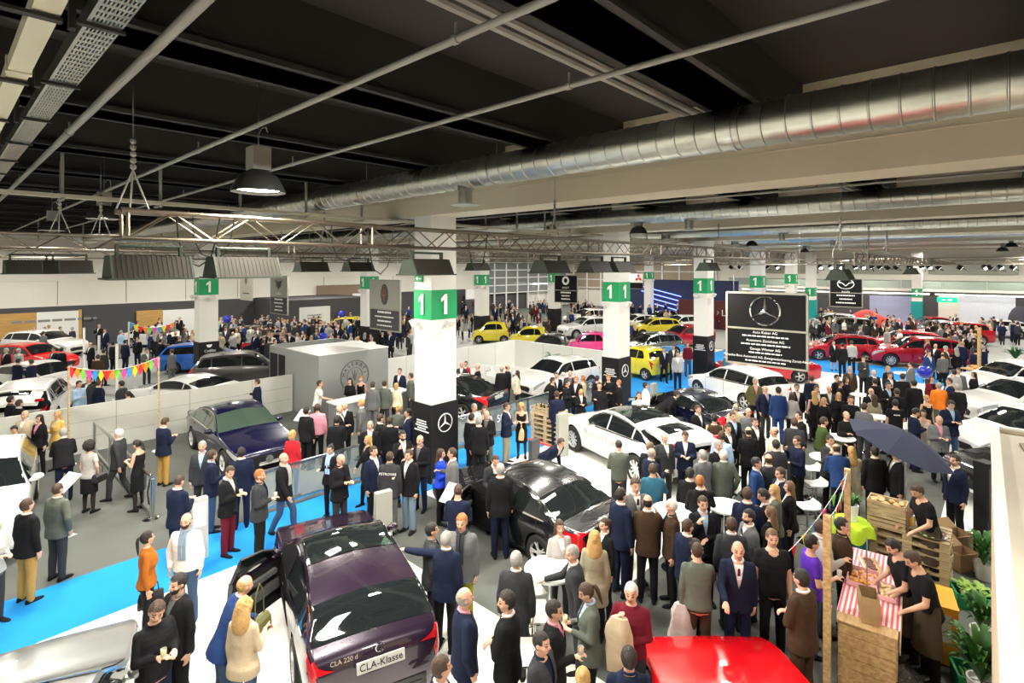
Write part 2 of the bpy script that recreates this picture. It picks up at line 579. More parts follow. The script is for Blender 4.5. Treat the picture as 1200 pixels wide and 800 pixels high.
def flood(u, v, z, lab, power, lit=True, grp=None):
 t = thing('floodlight', lab, 'floodlight', (*uv(u, v), z), HA, grp)
 for me in FM[:3]:
  link(me.name, me, t)
 link('diffuser', FM[3], t)
LAMPS = []
for px, v, lab in ((175, 6.75, 'large ribbed floodlight box under the nearest truss, leftmost of the near pair'),
     (285, 6.75, 'large ribbed floodlight box beside the first one, above the column with script lettering'),
     (500, 6.75, 'floodlight box hanging just in front of the centre column'),
     (645, 6.75, 'floodlight box above the round ring logo sign'),
     (697, 6.75, 'floodlight box right of the ring logo sign'),
     (725, 6.75, 'floodlight box in front of the second aisle column'),
     (830, 6.75, 'small floodlight box above the third aisle column'),
     (37, 12.9, 'floodlight under the second truss at the left picture edge'),
     (78, 12.9, 'floodlight under the second truss above the white left wall'),
     (365, 12.9, 'floodlight under the second truss above the winged crest sign'),
     (420, 12.9, 'floodlight under the second truss left of the trident sign'),
     (560, 12.9, 'floodlight under the second truss right of the centre column'),
     (985, 2.85, 'long floodlight above the winged black sign'),
     (1068, 2.85, 'floodlight on the receding truss near the teal column')):
 u = pxv(px, v)
 flood(u, v, TZ - .42 if v != 2.85 else 5.45, lab, 1)
 LAMPS.append((u, v, TZ - .5))
for i, (px, dz) in enumerate(((446, .42), (405, .22), (232, .3), (250, .2), (560, .35))):
 u = pxv(px, 6.95)
 p = MB().tube([(-.22, 0, .3), (-.20, .01, 0), (-.12, .02, -dz * .8), (.02, .03, -dz), (.14, .02, -dz * .7), (.2, .0, .05), (.24, 0, .3)], .009, 6)
 tag(p.build('power_cable', M_black, None, True, (*uv(u, 6.95), TZ), HA), 'black power cable looped over the nearest truss, ' + ['left of the centre column', 'above the winged crest sign', 'between the two large floodlights', 'beside the right large floodlight', 'right of the centre column'][i], 'cable')
def pendant(loc, z, lab, power=1.0):
 t = thing('pendant_lamp', lab, 'ceiling lamp', (loc[0], loc[1], z), HA)
 m = MB().lathe([(.315, 0), (.30, .05), (.22, .2), (.12, .26), (.10, .27), (.095, .265), (.215, .19), (.29, .045), (.305, 0)], 28, cap=False)
 m.build('lamp_shade', mat('lamp_shade_black', (.03, .03, .028), .35), t, True)
 MB().box(-.11, .11, -.11, .11, .27, .55).build('ballast_box', M_pipe, t)
 MB().tube([(0, 0, .55), (0, 0, .72), (.04, 0, .80), (.09, 0, .82), (.11, 0, .76)], .008, 6).tube([(0, 0, .7), (0, 0, 8.45 - z)], .005, 5).build('hook', M_steel, t)
 MB().lathe([(.001, .04), (.27, .04), (.27, .045), (.001, .045)], 28).build('diffuser', M_glow, t)
pl = [(atY(303, 6.6), 6.66, 'big pendant lamp with black shade hanging at the upper left'),
  (atY(122, 11.0), 6.72, 'pendant lamp behind the truss end at the left'),
  (atY(748, 18.2), 6.85, 'black dome pendant lamp right of the ceiling beam gap'),
  (atY(881, 29), 6.85, 'small dome pendant lamp above the third column'),
  (atY(943, 40), 6.8, 'tiny far dome pendant lamp before the winged sign'),
  (atY(61, 15), 6.75, 'pendant lamp low over the stands at the far left edge'),
  (atY(1185, 32), 6.9, 'pendant lamp at the right edge under the far duct'),
  (atY(1175, 34), 6.7, 'pendant lamp just left of the one at the right edge')]
for loc, z, lab in pl:
 pendant(loc, z, lab)
def area(x, y, z, w, sx, sy=None, col=(1, .93, .80), rz=0.0):
 d = bpy.data.lights.new('area_light', 'AREA')
 d.energy = w
 d.color = col
 d.shape = 'RECTANGLE'
 d.size = sx
 d.size_y = sy or sx
 o = bpy.data.objects.new('area_light', d)
 C.objects.link(o)
 o.location = (x, y, z)
 o.rotation_euler = (0, 0, rz)
 tag(o, kind='helper')
 return o
for u, v, z in LAMPS:
 x, y = uv(u, v)
 area(x, y, z - .03, 90, .66, .36, rz=HA)
for loc, z, lab in pl:
 area(loc[0], loc[1], z - .01, 90, .5)
def capsule(mb, a, b, ra, rb, n=10, k=3, flat=1.0):
 a, b = Vector(a), Vector(b)
 d = (b - a)
 L = d.length
 if L < 1e-6:
  return
 d /= L
 pts, rs = [], []
 for i in range(k + 1):
  t = PI / 2 * i / k
  pts.append(a - d * ra * math.cos(t)); rs.append(max(.001, ra * math.sin(t)))
 for i in range(k + 1):
  t = PI / 2 * i / k
  pts.append(b + d * rb * math.sin(t)); rs.append(max(.001, rb * math.cos(t)))
 up = Vector((0, 0, 1)) if abs(d.z) < .9 else Vector((0, 1, 0))
 x = d.cross(up).normalized()
 y = x.cross(d).normalized()
 mb.rings([[p + (x * math.cos(2 * PI * j / n) * flat + y * math.sin(2 * PI * j / n)) * r for j in range(n)] for p, r in zip(pts, rs)])
def lring(M, z, rx, ry, cy=0.0, n=20, sq=2.3):
 out = []
 for j in range(n):
  t = 2 * PI * j / n
  c, s = math.cos(t), math.sin(t)
  x = rx * (abs(c) ** (2 / sq)) * (1 if c > 0 else -1)
  y = ry * (abs(s) ** (2 / sq)) * (1 if s > 0 else -1)
  out.append(M @ Vector((x, cy + y, z)))
 return out
POSES = {
 'stand': dict(R=((.20, -.03, -1), (.02, .16, -1)), L=((-.20, -.03, -1), (-.02, .16, -1))),
 'glass': dict(R=((.20, .10, -1), (-.30, .95, .35)), L=((-.18, -.03, -1), (-.02, .14, -1)), pitch=4),
 'phone': dict(R=((.18, .12, -1), (-.50, .85, .30)), L=((-.18, .12, -1), (.50, .85, .22)), pitch=22),
 'crossed': dict(R=((.18, .22, -1), (-.95, .50, .08)), L=((-.18, .22, -1), (.95, .55, -.02)), pitch=6),
 'face': dict(R=((.30, .40, -.8), (-.50, .35, 1.0)), L=((-.18, .15, -1), (.85, .6, .0)), pitch=5),
 'pocket': dict(R=((.42, -.18, -1), (-.18, .32, -.95)), L=((-.20, -.03, -1), (-.02, .16, -1))),
 'hips': dict(R=((.62, -.25, -.9), (-.62, .35, -.55)), L=((-.24, -.03, -1), (-.02, .16, -1)), pitch=3),
 'walk': dict(R=((.16, .38, -1), (.0, .62, -1)), L=((-.16, -.38, -1), (-.02, -.12, -1)),
     legs=(((0, -.10, -1), (0, -.52, -1)), ((0, .42, -1), (0, .06, -1)))),
 'reach': dict(R=((.20, -.03, -1), (.02, .16, -1)), L=((-1, .10, -.12), (-1, .25, -.10)), lean=3),
 'reachf': dict(R=((.25, .75, -.75), (-.1, 1, -.1)), L=((-.18, -.03, -1), (.0, .16, -1)), lean=8),
 'bend': dict(R=((.15, .25, -1), (0, .9, -.5)), L=((-.15, .3, -1), (0, .9, -.4)), lean=52, pitch=-10, hipback=.12),
 'work': dict(R=((.18, .40, -.9), (-.20, .95, -.35)), L=((-.18, .40, -.9), (.20, .95, -.30)), lean=14, pitch=26),
 'behind': dict(R=((.22, -.28, -1), (-.62, -.18, -.75)), L=((-.22, -.28, -1), (.62, -.18, -.75))),
 'point': dict(R=((.25, .55, -.6), (-.05, 1, .25)), L=((-.20, -.03, -1), (-.02, .16, -1))),
 'sit': dict(R=((.16, .35, -1), (-.25, .95, .05)), L=((-.16, .35, -1), (.25, .95, .0)), lean=10,
    legs=(((.10, 1, -.22), (.05, -.10, -1)), ((-.10, 1, -.22), (-.05, -.10, -1))), pitch=10),
 'lean': dict(R=((.2, .55, -.9), (-.35, .9, .05)), L=((-.2, .55, -.9), (.35, .9, .05)), lean=22, pitch=6, hipback=.08),
}
SHO, ELB, WRI = .285, .255, .09
def nrm(v):
 v = Vector(v)
 return v.normalized()
def skeleton(pose, fem=False):
 p = POSES[pose]
 J = {}
 hipz = .93
 legs = p.get('legs', (((.03, .02, -1), (.01, -.03, -1)), ((-.05, .04, -1), (-.02, -.05, -1))))
 th, sh = .43, .42
 hy = -p.get('hipback', 0)
 for s, (a, b) in zip(('R', 'L'), legs):
  sx = 1 if s == 'R' else -1
  h = Vector((sx * (.085 if not fem else .09), hy, 0))
  kn = h + nrm(a) * th
  an = kn + nrm(b) * sh
  J['hip' + s], J['kn' + s], J['an' + s] = h, kn, an
 low = min(J['anR'].z, J['anL'].z)
 dz = .085 - low
 for k in J:
  J[k] = J[k] + Vector((0, 0, dz))
 hipz = dz
 lean = R(p.get('lean', 0))
 T = Matrix.Translation((0, hy, hipz)) @ Matrix.Rotation(-lean, 4, 'X') @ Matrix.Translation((0, 0, -.93))
 J['T'] = T
 sw = .168 if not fem else .148
 for s in 'RL':
  sx = 1 if s == 'R' else -1
  u, f = p[s]
  S = Vector((sx * sw, -.005, 1.415))
  E = S + nrm(u) * SHO
  W = E + nrm(f) * ELB
  hd = nrm((f[0] * .9, f[1], f[2]))
  J['sh' + s], J['el' + s], J['wr' + s], J['hd' + s] = T @ S, T @ E, T @ W, (T.to_3x3() @ hd)
 N = T @ Vector((0, -.005, 1.50))
 J['neck'] = N
 hp = p.get('pitch', 0)
 back = Matrix.Rotation(-R(p.get('lean', 0) * .45 + hp), 4, 'X')
 J['H0'] = Matrix.Translation(N + (T.to_3x3() @ Vector((0, .012, .03)))) @ back @ Matrix.Translation((0, 0, -1.53))
 return J
def head_matrix(J, yaw):
 return J['H0'] @ Matrix.Translation((0, 0, 0)) @ Matrix.Rotation(R(yaw), 4, 'Z')
def hand(mb, W, d, side, curl):
 """Palm, four unequal bent fingers and a thumb from the wrist W along d."""
 d = d.normalized()
 ax = Vector((0, 0, 1)) if abs(d.z) < .8 else Vector((0, 1, 0))
 n = d.cross(ax).normalized()          # across the palm
 q = n.cross(d).normalized()
 if abs(d.z) >= .8:
  n, q = q, n
  n = n if n.y > 0 else -n          # palm plane: width forwards, normal sideways
 q = d.cross(n).normalized()
 if abs(d.z) < .8 and q.z > 0:
  q = -q
 if abs(d.z) >= .8:
  inn = Vector((-side, 0, 0))
  if q.dot(inn) < 0:
   q = -q
 palm = W + d * .045
 capsule(mb, W - d * .02, W + d * .02, .026, .027, 8)
 for k in range(4):
  off = n * ((k - 1.5) * .0185)
  a = W + d * .02 + off * .8
  b = W + d * .085 + off
  capsule(mb, a, b, .0145, .0115, 8, 2)
  L = (.036, .042, .039, .030)[k] if side > 0 else (.030, .039, .042, .036)[k]
  c = b + (d * math.cos(curl) + q * math.sin(curl)) * L
  e = c + (d * math.cos(curl * 2.1) + q * math.sin(curl * 2.1)) * L * .85
  capsule(mb, b, c, .0098, .0088, 8, 2)
  capsule(mb, c, e, .0088, .0075, 8, 2)
 s0 = W + d * .02 + n * .022
 s1 = s0 + (d * .55 + n * .55 + q * .35).normalized() * .045
 s2 = s1 + (d * .8 + n * .1 + q * .5).normalized() * .032
 capsule(mb, s0, s1, .013, .0105, 8, 2)
 capsule(mb, s1, s2, .0105, .0085, 8, 2)
def head_shape(mb, M, fem, n=16):
 k = .96 if fem else 1.0
 mb.ell((0, -.012, 1.655), (.074 * k, .092 * k, .100 * k), 18, M)
 mb.ell((0, .018, 1.605), (.060 * k, .066 * k, .080 * k), 16, M)
 mb.ell((0, .040, 1.563), (.036 * k, .036 * k, .030), 12, M)                 # chin
 capsule(mb, M @ Vector((0, .078, 1.655)), M @ Vector((0, .098, 1.617)), .010, .015, 8, 2)   # nose
 capsule(mb, M @ Vector((-.034, .068, 1.664)), M @ Vector((.034, .068, 1.664)), .016, .016, 8, 2)  # brow
 capsule(mb, M @ Vector((-.016, .079, 1.587)), M @ Vector((.016, .079, 1.587)), .0095, .0095, 8, 2)   # lips
 for s in (-1, 1):
  mb.ell((s * .076 * k, -.008, 1.632), (.012, .022, .033), 10, M)          # ears
  mb.ell((s * .043, .040, 1.615), (.026, .034, .026), 10, M)
def torso_rings(fem, inflate, z0, z1, hem=0.0, loose=0.0):
 if fem:
  prof = [(.72, .150, .118, 0), (.84, .172, .125, -.005), (.92, .172, .125, -.008), (1.0, .148, .108, 0), (1.08, .126, .096, 0), (1.16, .130, .098, .005),
    (1.24, .146, .122, .016), (1.31, .152, .124, .014), (1.38, .155, .098, .0), (1.43, .140, .078, -.004), (1.47, .075, .062, -.005), (1.50, .056, .056, -.003)]
 else:
  prof = [(.72, .150, .115, 0), (.84, .165, .122, 0), (.92, .166, .122, -.004), (1.0, .160, .118, 0), (1.08, .156, .115, .004), (1.16, .163, .116, .006),
    (1.24, .176, .122, .008), (1.31, .186, .124, .006), (1.38, .184, .108, 0), (1.43, .160, .088, -.004), (1.475, .082, .068, -.005), (1.51, .062, .062, -.003)]
 out = []
 N = 22
 for i in range(N + 1):
  z = z0 + (z1 - z0) * i / N
  for a, b in zip(prof, prof[1:]):
   if a[0] <= z <= b[0] + 1e-9:
    t = (z - a[0]) / (b[0] - a[0])
    t = t * t * (3 - 2 * t)
    r = [a[k] + (b[k] - a[k]) * t for k in (1, 2, 3)]
    break
  else:
   r = list(prof[0][1:]) if z < prof[0][0] else list(prof[-1][1:])
  fl = hem * max(0, (1.0 - z)) + loose * (1 if z < 1.25 else 0)
  out.append((z, r[0] + inflate + fl, r[1] + inflate + fl * .8, r[2]))
 return out
def voxel(mb, name, size, smooth=4, mats=1):
 me = mb.mesh('work_mesh', M_white)
 out = tomesh(me, ('REMESH', dict(mode='VOXEL', voxel_size=size, adaptivity=0.0)), ('SMOOTH', dict(factor=.5, iterations=smooth)))
 bpy.data.meshes.remove(me)
 out.name = name
 sm(out, 80)
 return out
def build_body(pose, fem, yaw, vs=.0105, coarse=False):
 J = skeleton(pose, fem)
 T = J['T']
 HM = head_matrix(J, yaw)
 mb = MB()
 mb.rings([lring(T, *r) for r in torso_rings(fem, 0, .84, 1.50)])
 capsule(mb, T @ Vector((0, 0, .90)), T @ Vector((0, 0, .95)), .12, .12, 14)
 capsule(mb, T @ Vector((0, -.01, 1.45)), HM @ Vector((0, -.012, 1.60)), .058 if not fem else .048, .054 if not fem else .045, 12)
 head_shape(mb, HM, fem)
 for s in 'RL':
  sx = 1 if s == 'R' else -1
  k = .84 if fem else 1.0
  capsule(mb, T @ Vector((sx * .10, -.005, 1.415)), J['sh' + s], .055 * k, .054 * k)
  capsule(mb, J['sh' + s], J['el' + s], .052 * k, .040 * k)
  capsule(mb, J['el' + s], J['wr' + s], .043 * k, .027 * k)
  if not coarse:
   hand(mb, J['wr' + s] + J['hd' + s] * .01, J['hd' + s], sx, .32 if pose in ('stand', 'walk', 'pocket') else .55)
  else:
   capsule(mb, J['wr' + s], J['wr' + s] + J['hd' + s] * .11, .028, .022, 8)
  hip = J['hip' + s]
  capsule(mb, hip + Vector((0, 0, .0)), J['kn' + s], .088, .056)
  c = J['kn' + s] + (J['an' + s] - J['kn' + s]) * .35 + Vector((0, -.014, 0))
  capsule(mb, J['kn' + s], c, .055, .053)
  capsule(mb, c, J['an' + s], .053, .036)
  capsule(mb, J['an' + s] + Vector((0, -.03, -.045)), J['an' + s] + Vector((sx * .012, .11, -.058)), .024, .020)
  capsule(mb, J['an' + s], J['an' + s] + Vector((0, -.01, -.04)), .032, .026)
 me = voxel(mb, 'body', vs, 3)
 Ti = T.inverted()
 Hi = HM.inverted()
 idx = []
 def arm_d(c):
  best = 9
  for s in 'RL':
   a, b = J['el' + s] * .45 + J['sh' + s] * .55, J['wr' + s] + J['hd' + s] * .17
   mid = J['wr' + s]
   for p0, p1 in ((a, J['el' + s]), (J['el' + s], mid), (mid, b)):
    d = p1 - p0
    q = max(0, min(1, (c - p0).dot(d) / d.length_squared))
    best = min(best, (c - p0 - d * q).length)
  return best
 for p in me.polygons:
  c = p.center
  t = Ti @ c
  h = Hi @ c
  a = 0
  if h.z > 1.545 and abs(h.x) < .085 and abs(h.y) < .13:
   if h.y > .048 and abs(abs(h.x) - .031) < .014 and abs(h.z - 1.640) < .0085:
    a = 3
   elif h.y > .055 and .014 < abs(h.x) < .050 and abs(h.z - 1.672) < .004:
    a = 3
   elif h.y > .072 and abs(h.x) < .024 and abs(h.z - 1.587) < .008:
    a = 4
  elif arm_d(c) < .068:
   a = 0
  elif t.z < 1.475 and t.z > .88 and abs(t.x) < .2 and c.z > .86 * (J['T'].translation.z + 1.0) * .5:
   a = 1
  if c.z < J['hipR'].z - .02 and (c.z < .62 or (abs(c.x) < .19 and c.z < .86)) and h.z < 1.4:
   near = min((c - J['wrR'] - J['hdR'] * .08).length, (c - J['wrL'] - J['hdL'] * .08).length)
   if near > .12:
    a = 2
  idx.append(a)
 me.polygons.foreach_set('material_index', idx)
 return me, J, HM
def cut(me, pred, snap=None):
 bm = bmesh.new()
 bm.from_mesh(me)
 bad = [f for f in bm.faces if pred(f.calc_center_median())]
 bmesh.ops.delete(bm, geom=bad, context='FACES')
 if snap:
  for v in bm.verts:
   if v.is_boundary:
    v.co = snap(v.co)
 bm.to_mesh(me)
 bm.free()
 return me
def build_top(kind, pose, fem, J, vs):
 """jacket (V opening), coat, closed shirt, tee, dress, vest."""
 T = J['T']
 mb = MB()
 infl = {'jacket': .019, 'coat': .026, 'shirt': .013, 'tee': .013, 'dress': .011, 'vest': .022, 'puffer': .035}[kind]
 z0 = {'jacket': .80, 'coat': .62, 'shirt': .88, 'tee': .87, 'dress': .78, 'vest': .88, 'puffer': .86}[kind]
 z1 = {'jacket': 1.485, 'coat': 1.49, 'shirt': 1.495, 'tee': 1.47, 'dress': 1.40, 'vest': 1.475, 'puffer': 1.50}[kind]
 hem = {'jacket': .09, 'coat': .12, 'dress': .05}.get(kind, .02)
 lean = POSES[pose].get('lean', 0)
 if lean > 30 and kind in ('jacket', 'coat'):
  z0 = .84
 if pose == 'sit':
  z0 = max(z0, .86)
 mb.rings([lring(T, *r) for r in torso_rings(fem, infl, z0, z1, hem, .008 if kind != 'dress' else 0)])
 k = .84 if fem else 1.0
 for s in 'RL':
  sx = 1 if s == 'R' else -1
  sh, el, wr = J['sh' + s], J['el' + s], J['wr' + s]
  if kind in ('dress', 'vest'):
   capsule(mb, T @ Vector((sx * .09, -.005, 1.40)), T @ Vector((sx * (.15 if not fem else .12), -.005, 1.42)), .065 * k, .055 * k)
   continue
  ri = {'jacket': .014, 'coat': .022, 'shirt': .010, 'tee': .014, 'puffer': .034}[kind]
  capsule(mb, T @ Vector((sx * .09, -.005, 1.405)), sh, .056 * k + ri, .051 * k + ri)
  if kind == 'tee':
   capsule(mb, sh, sh + (el - sh) * .50, .052 * k + ri, .052 * k + ri)
  else:
   capsule(mb, sh, el, .052 * k + ri, .042 * k + ri)
   w2 = el + (wr - el) * .93
   capsule(mb, el, w2, .045 * k + ri, .031 * k + ri, k=3)
 if kind in ('jacket', 'coat', 'shirt'):
  for q in range(10):      # collar
   a0, a1 = PI * (.0 + q / 9 * 1.0) + PI, PI * (.0 + (q + 1) / 9 * 1.0) + PI
   rx, ry = (.078, .070) if kind != 'shirt' else (.066, .062)
   if fem:
    rx *= .88; ry *= .9
   p0 = T @ Vector((rx * math.cos(a0), ry * math.sin(a0) + .0, 1.485))
   p1 = T @ Vector((rx * math.cos(a1), ry * math.sin(a1) + .0, 1.485))
   if q < 9:
    capsule(mb, p0, p1, .017, .017, 6, 2)
 me = voxel(mb, {'tee': 'shirt'}.get(kind, kind), vs, 3)
 Ti = T.inverted()
 if kind in ('jacket', 'coat'):
  low = 1.16 if kind == 'jacket' else 1.25
  def v_open(c):
   t = Ti @ c
   if t.y < .03 or t.z > 1.56:
    return False
   w = (t.z - low) / (1.50 - low) * .068
   return t.z > low and abs(t.x) < w
  def snap(c):
   t = Ti @ c
   if t.y > .03 and low - .03 < t.z < 1.50:
    w = max(0, (t.z - low) / (1.50 - low) * .068)
    if abs(abs(t.x) - w) < .03:
     t.x = w if t.x > 0 else -w
     return T @ t
   return c
  cut(me, v_open, snap)
  def slit(c):
   t = Ti @ c
   return t.y > .05 and z0 - .02 < t.z < z0 + .12 and abs(t.x) < .02 * (1 - (t.z - z0) / .12)
  cut(me, slit)
 elif kind in ('tee',):
  cut(me, lambda c: (lambda t: t.z > 1.40 and t.y > .02 and (t.x ** 2 + (t.z - 1.50) ** 2) < .078 ** 2)(Ti @ c))
 elif kind == 'dress':
  cut(me, lambda c: (lambda t: t.z > 1.33 and t.y > .02 and abs(t.x) < .07 and t.z > 1.36)(Ti @ c))
 return me
def build_trousers(pose, fem, J, vs, slim=False):
 T = J['T']
 mb = MB()
 mb.rings([lring(T, *r) for r in torso_rings(fem, .010, .85, 1.0)])
 for s in 'RL':
  sx = 1 if s == 'R' else -1
  h, kn, an = J['hip' + s], J['kn' + s], J['an' + s]
  r = (.098, .070, .058) if not fem else (.094, .062, .048)
  capsule(mb, h + Vector((0, 0, -.01)), kn, r[0], r[1], 12)
  c = kn + (an - kn) * .4 + Vector((0, -.01, 0))
  capsule(mb, kn, c, r[1], r[1] * .97, 12)
  e = an + Vector((0, -.004, -.012))
  capsule(mb, c, e, r[1] * .97, r[2], 12, 2)
 return voxel(mb, 'trousers', vs, 3)
def build_skirt(pose, fem, J, vs):
 T = J['T']
 mb = MB()
 rr = []
 for z, rx, ry in ((.50, .19, .155), (.60, .188, .15), (.72, .186, .148), (.84, .190, .145), (.92, .186, .138), (1.0, .160, .12), (1.02, .150, .112)):
  rr.append(lring(T, z, rx, ry, -.004))
 mb.rings(rr)
 return voxel(mb, 'skirt', vs, 3)
def build_shoe(J, s, fem):
 an = J['an' + s]
 sx = 1 if s == 'R' else -1
 mb = MB()
 z = an.z - .085
 rr = []
 for t, w, h0, h1 in ((-.075, .020, .006, .05), (-.06, .034, 0, .085), (-.02, .038, 0, .105), (.03, .040, 0, .085), (.08, .044, 0, .062), (.13, .043, 0, .052), (.165, .032, .002, .042), (.185, .012, .008, .03)):
  c = Vector((an.x + sx * t * .12, an.y + t, z))
  rr.append([c + Vector((w * math.cos(a), 0, (h0 + h1) / 2 + (h1 - h0) / 2 * math.sin(a))) for a in [2 * PI * j / 10 for j in range(10)]])
 mb.rings(rr)
 me = mb.mesh('shoe', M_black, True)
 return me
def build_hair(kind, HM, fem):
 mb = MB()
 k = .96 if fem else 1.0
 cx, cz = -.012, 1.655
 rx, ry, rz = .074 * k, .092 * k, .100 * k
 e = {'short': .010, 'fringe': .014, 'bald': .006, 'buzz': .005, 'long': .017, 'pony': .011, 'curly': .030, 'bob': .018, 'bun': .011, 'afro': .05, 'cap': .012}[kind]
 N, K = 22, 18
 rings = []
 for i in range(1, K):
  t = PI * i / K
  z = math.cos(t)
  ring = []
  for j in range(N):
   a = 2 * PI * j / N
   s = math.sin(t)
   d = e
   if kind in ('curly', 'afro', 'long', 'bob', 'fringe', 'short'):
    amp = {'curly': .010, 'afro': .014, 'long': .003, 'bob': .003, 'fringe': .005, 'short': .003}[kind]
    d += amp * math.sin(7 * a + 3 * i) * math.cos(5 * i + a)
   ring.append(Vector(((rx + d) * s * math.cos(a), cx + (ry + d) * s * math.sin(a), cz + (rz + d) * z)))
  rings.append(ring)
 mb.rings(rings)
 faces = []
 keep = []
 for f in mb.f:
  c = sum((Vector(mb.v[i]) for i in f), Vector()) / len(f)
  y, z = c.y, c.z
  x = abs(c.x)
  line = 1.705 - .3 * max(0, .05 - y)        # hair line
  if y > .03:
   ok = z > 1.708
  elif y > -.02:
   ok = z > 1.655
  else:
   ok = z > (1.575 if kind not in ('long', 'curly', 'bob', 'afro') else 1.50)
  if kind == 'bald':
   ok = y < .025 and 1.575 < z < 1.668 + max(0, -y - .03) * .45
  if kind in ('long', 'curly', 'bob', 'afro') and y > -.02 and y <= .045 and x > .055:
   ok = True
  if ok:
   keep.append(f)
 mb.f = keep
 mb.m = [0] * len(keep)
 vs = [HM @ Vector(p) for p in mb.v]
 mb.v = [tuple(p) for p in vs]
 def ringsat(lst, wob=.0):
  out = []
  for q, (z, rxx, ryy, cy) in enumerate(lst):
   out.append([HM @ Vector((rxx * math.cos(a) * (1 + wob * math.sin(5 * a + 2 * q)), cy + ryy * math.sin(a) * (1 + wob * math.cos(4 * a + 3 * q)), z)) for a in [2 * PI * j / 14 for j in range(14)]])
  mb.rings(out)
 if kind == 'long':
  ringsat([(1.70, .070, .050, -.055), (1.64, .088, .058, -.05), (1.56, .092, .055, -.055), (1.48, .10, .05, -.075), (1.40, .105, .045, -.09), (1.33, .085, .035, -.10), (1.28, .05, .02, -.105)], .06)
 elif kind == 'bob':
  ringsat([(1.70, .070, .050, -.05), (1.64, .092, .065, -.045), (1.56, .098, .065, -.045), (1.51, .085, .05, -.05)], .05)
 elif kind == 'curly':
  ringsat([(1.72, .070, .05, -.04), (1.66, .105, .075, -.045), (1.58, .125, .08, -.05), (1.48, .13, .075, -.07), (1.40, .115, .06, -.085), (1.35, .07, .03, -.09)], .13)
 elif kind == 'pony':
  ringsat([(1.70, .012, .012, -.115), (1.685, .026, .026, -.13), (1.63, .030, .026, -.145), (1.55, .030, .024, -.145), (1.47, .024, .018, -.14), (1.41, .008, .008, -.135)], .08)
 elif kind == 'bun':
  mb.ell((0, -.085, 1.735), (.035, .035, .032), 10, HM)
 elif kind == 'cap':
  mb.prism([(.07 * math.cos(a), .07 + .075 * math.sin(a)) for a in [PI * j / 8 for j in range(9)]], 1.70, 1.708, HM)
 elif kind == 'afro':
  pass
 amp = {'curly': .020, 'afro': .016, 'long': .009, 'bob': .008, 'pony': .005, 'bald': .001, 'buzz': .001, 'cap': 0}.get(kind, .005)
 fr = 28 if kind in ('curly', 'afro') else 40
 mb.v = [tuple(Vector(p) + noise.noise_vector(Vector((p[0] * fr, p[1] * fr, p[2] * fr * (.35 if kind == 'long' else 1)))) * amp) for p in mb.v]
 me = mb.mesh('hair', M_black, True)
 return tomesh(me, ('SUBSURF', dict(levels=1, render_levels=1))) if kind in ('long', 'curly', 'bob') else me
def beard_mesh(HM):
 mb = MB()
 out = []
 for z, r, cy in ((1.615, .062, .018), (1.59, .063, .022), (1.565, .056, .026), (1.542, .042, .032), (1.530, .020, .036)):
  out.append([HM @ Vector((r * math.cos(a) * 1.0, cy + (r + .002) * math.sin(a), z)) for a in [PI * (-.02 + 1.04 * j / 12) for j in range(13)]])
 n = 13
 vs = [p for r in out for p in r]
 fs = []
 for i in range(4):
  for j in range(12):
   if i == 0 and 4 <= j <= 7:
    continue
   fs.append((i * n + j, i * n + j + 1, (i + 1) * n + j + 1, (i + 1) * n + j))
 mb.add(vs, fs)
 return mb.mesh('beard', M_black, True)
def collar_mesh(J, fem):
 T = J['T']
 mb = MB()
 k = .86 if fem else 1
 a = [R(-60 + 300 * j / 16) - PI / 2 + R(-90) for j in range(17)]
 for i, j in zip(a, a[1:]):
  p0, p1 = [Vector((.066 * k * math.cos(q), .064 * k * math.sin(q) - .006, 1.512 - .012 * math.sin(q))) for q in (i, j)]
  capsule(mb, T @ p0, T @ p1, .014, .014, 6, 1)
 return mb.mesh('shirt_collar', M_black, True)
def scarf_mesh(J):
 T = J['T']
 mb = MB()
 ring = [[Vector(((.072 + .020 * math.cos(b)) * math.cos(a), (.070 + .020 * math.cos(b)) * math.sin(a), 1.505 - .022 * math.sin(a) + .028 * math.sin(b))) for b in [2 * PI * j / 8 for j in range(8)]] for a in [2 * PI * i / 18 for i in range(18)]]
 mb.rings([[T @ p for p in r] for r in ring], False, True)
 for x0 in (-.035, .03):
  mb.rings([[T @ Vector((x0 + dx, y + dy, z)) for dx, dy in ((-.026, 0), (.026, 0), (.026, .014), (-.026, .014))] for y, z in ((.085, 1.49), (.118, 1.42), (.138, 1.30), (.137, 1.12 - abs(x0)))])
 return mb.mesh('scarf', M_black, True)
def tie_mesh(J):
 T = J['T']
 mb = MB()
 mb.prism([(-.012, 1.455), (.012, 1.455), (.018, 1.42), (.014, 1.41), (.030, 1.20), (0, 1.165), (-.030, 1.20), (-.014, 1.41), (-.018, 1.42)], -.006, .006,
    T @ Matrix.Translation((0, .108, 0)) @ Matrix.Translation((0, 0, 1.3)) @ Matrix.Rotation(-.10, 4, 'X') @ Matrix.Translation((0, 0, -1.3)) @ Matrix.Rotation(PI / 2, 4, 'X'))
 return mb.mesh('tie', M_black)
_pc = {}
_HM = {}
def cached(key, fn):
 if key not in _pc:
  _pc[key] = fn()
 return _pc[key]
SKIN = {'light': (.62, .36, .25), 'pale': (.68, .43, .32), 'tan': (.45, .25, .15), 'dark': (.16, .08, .045)}
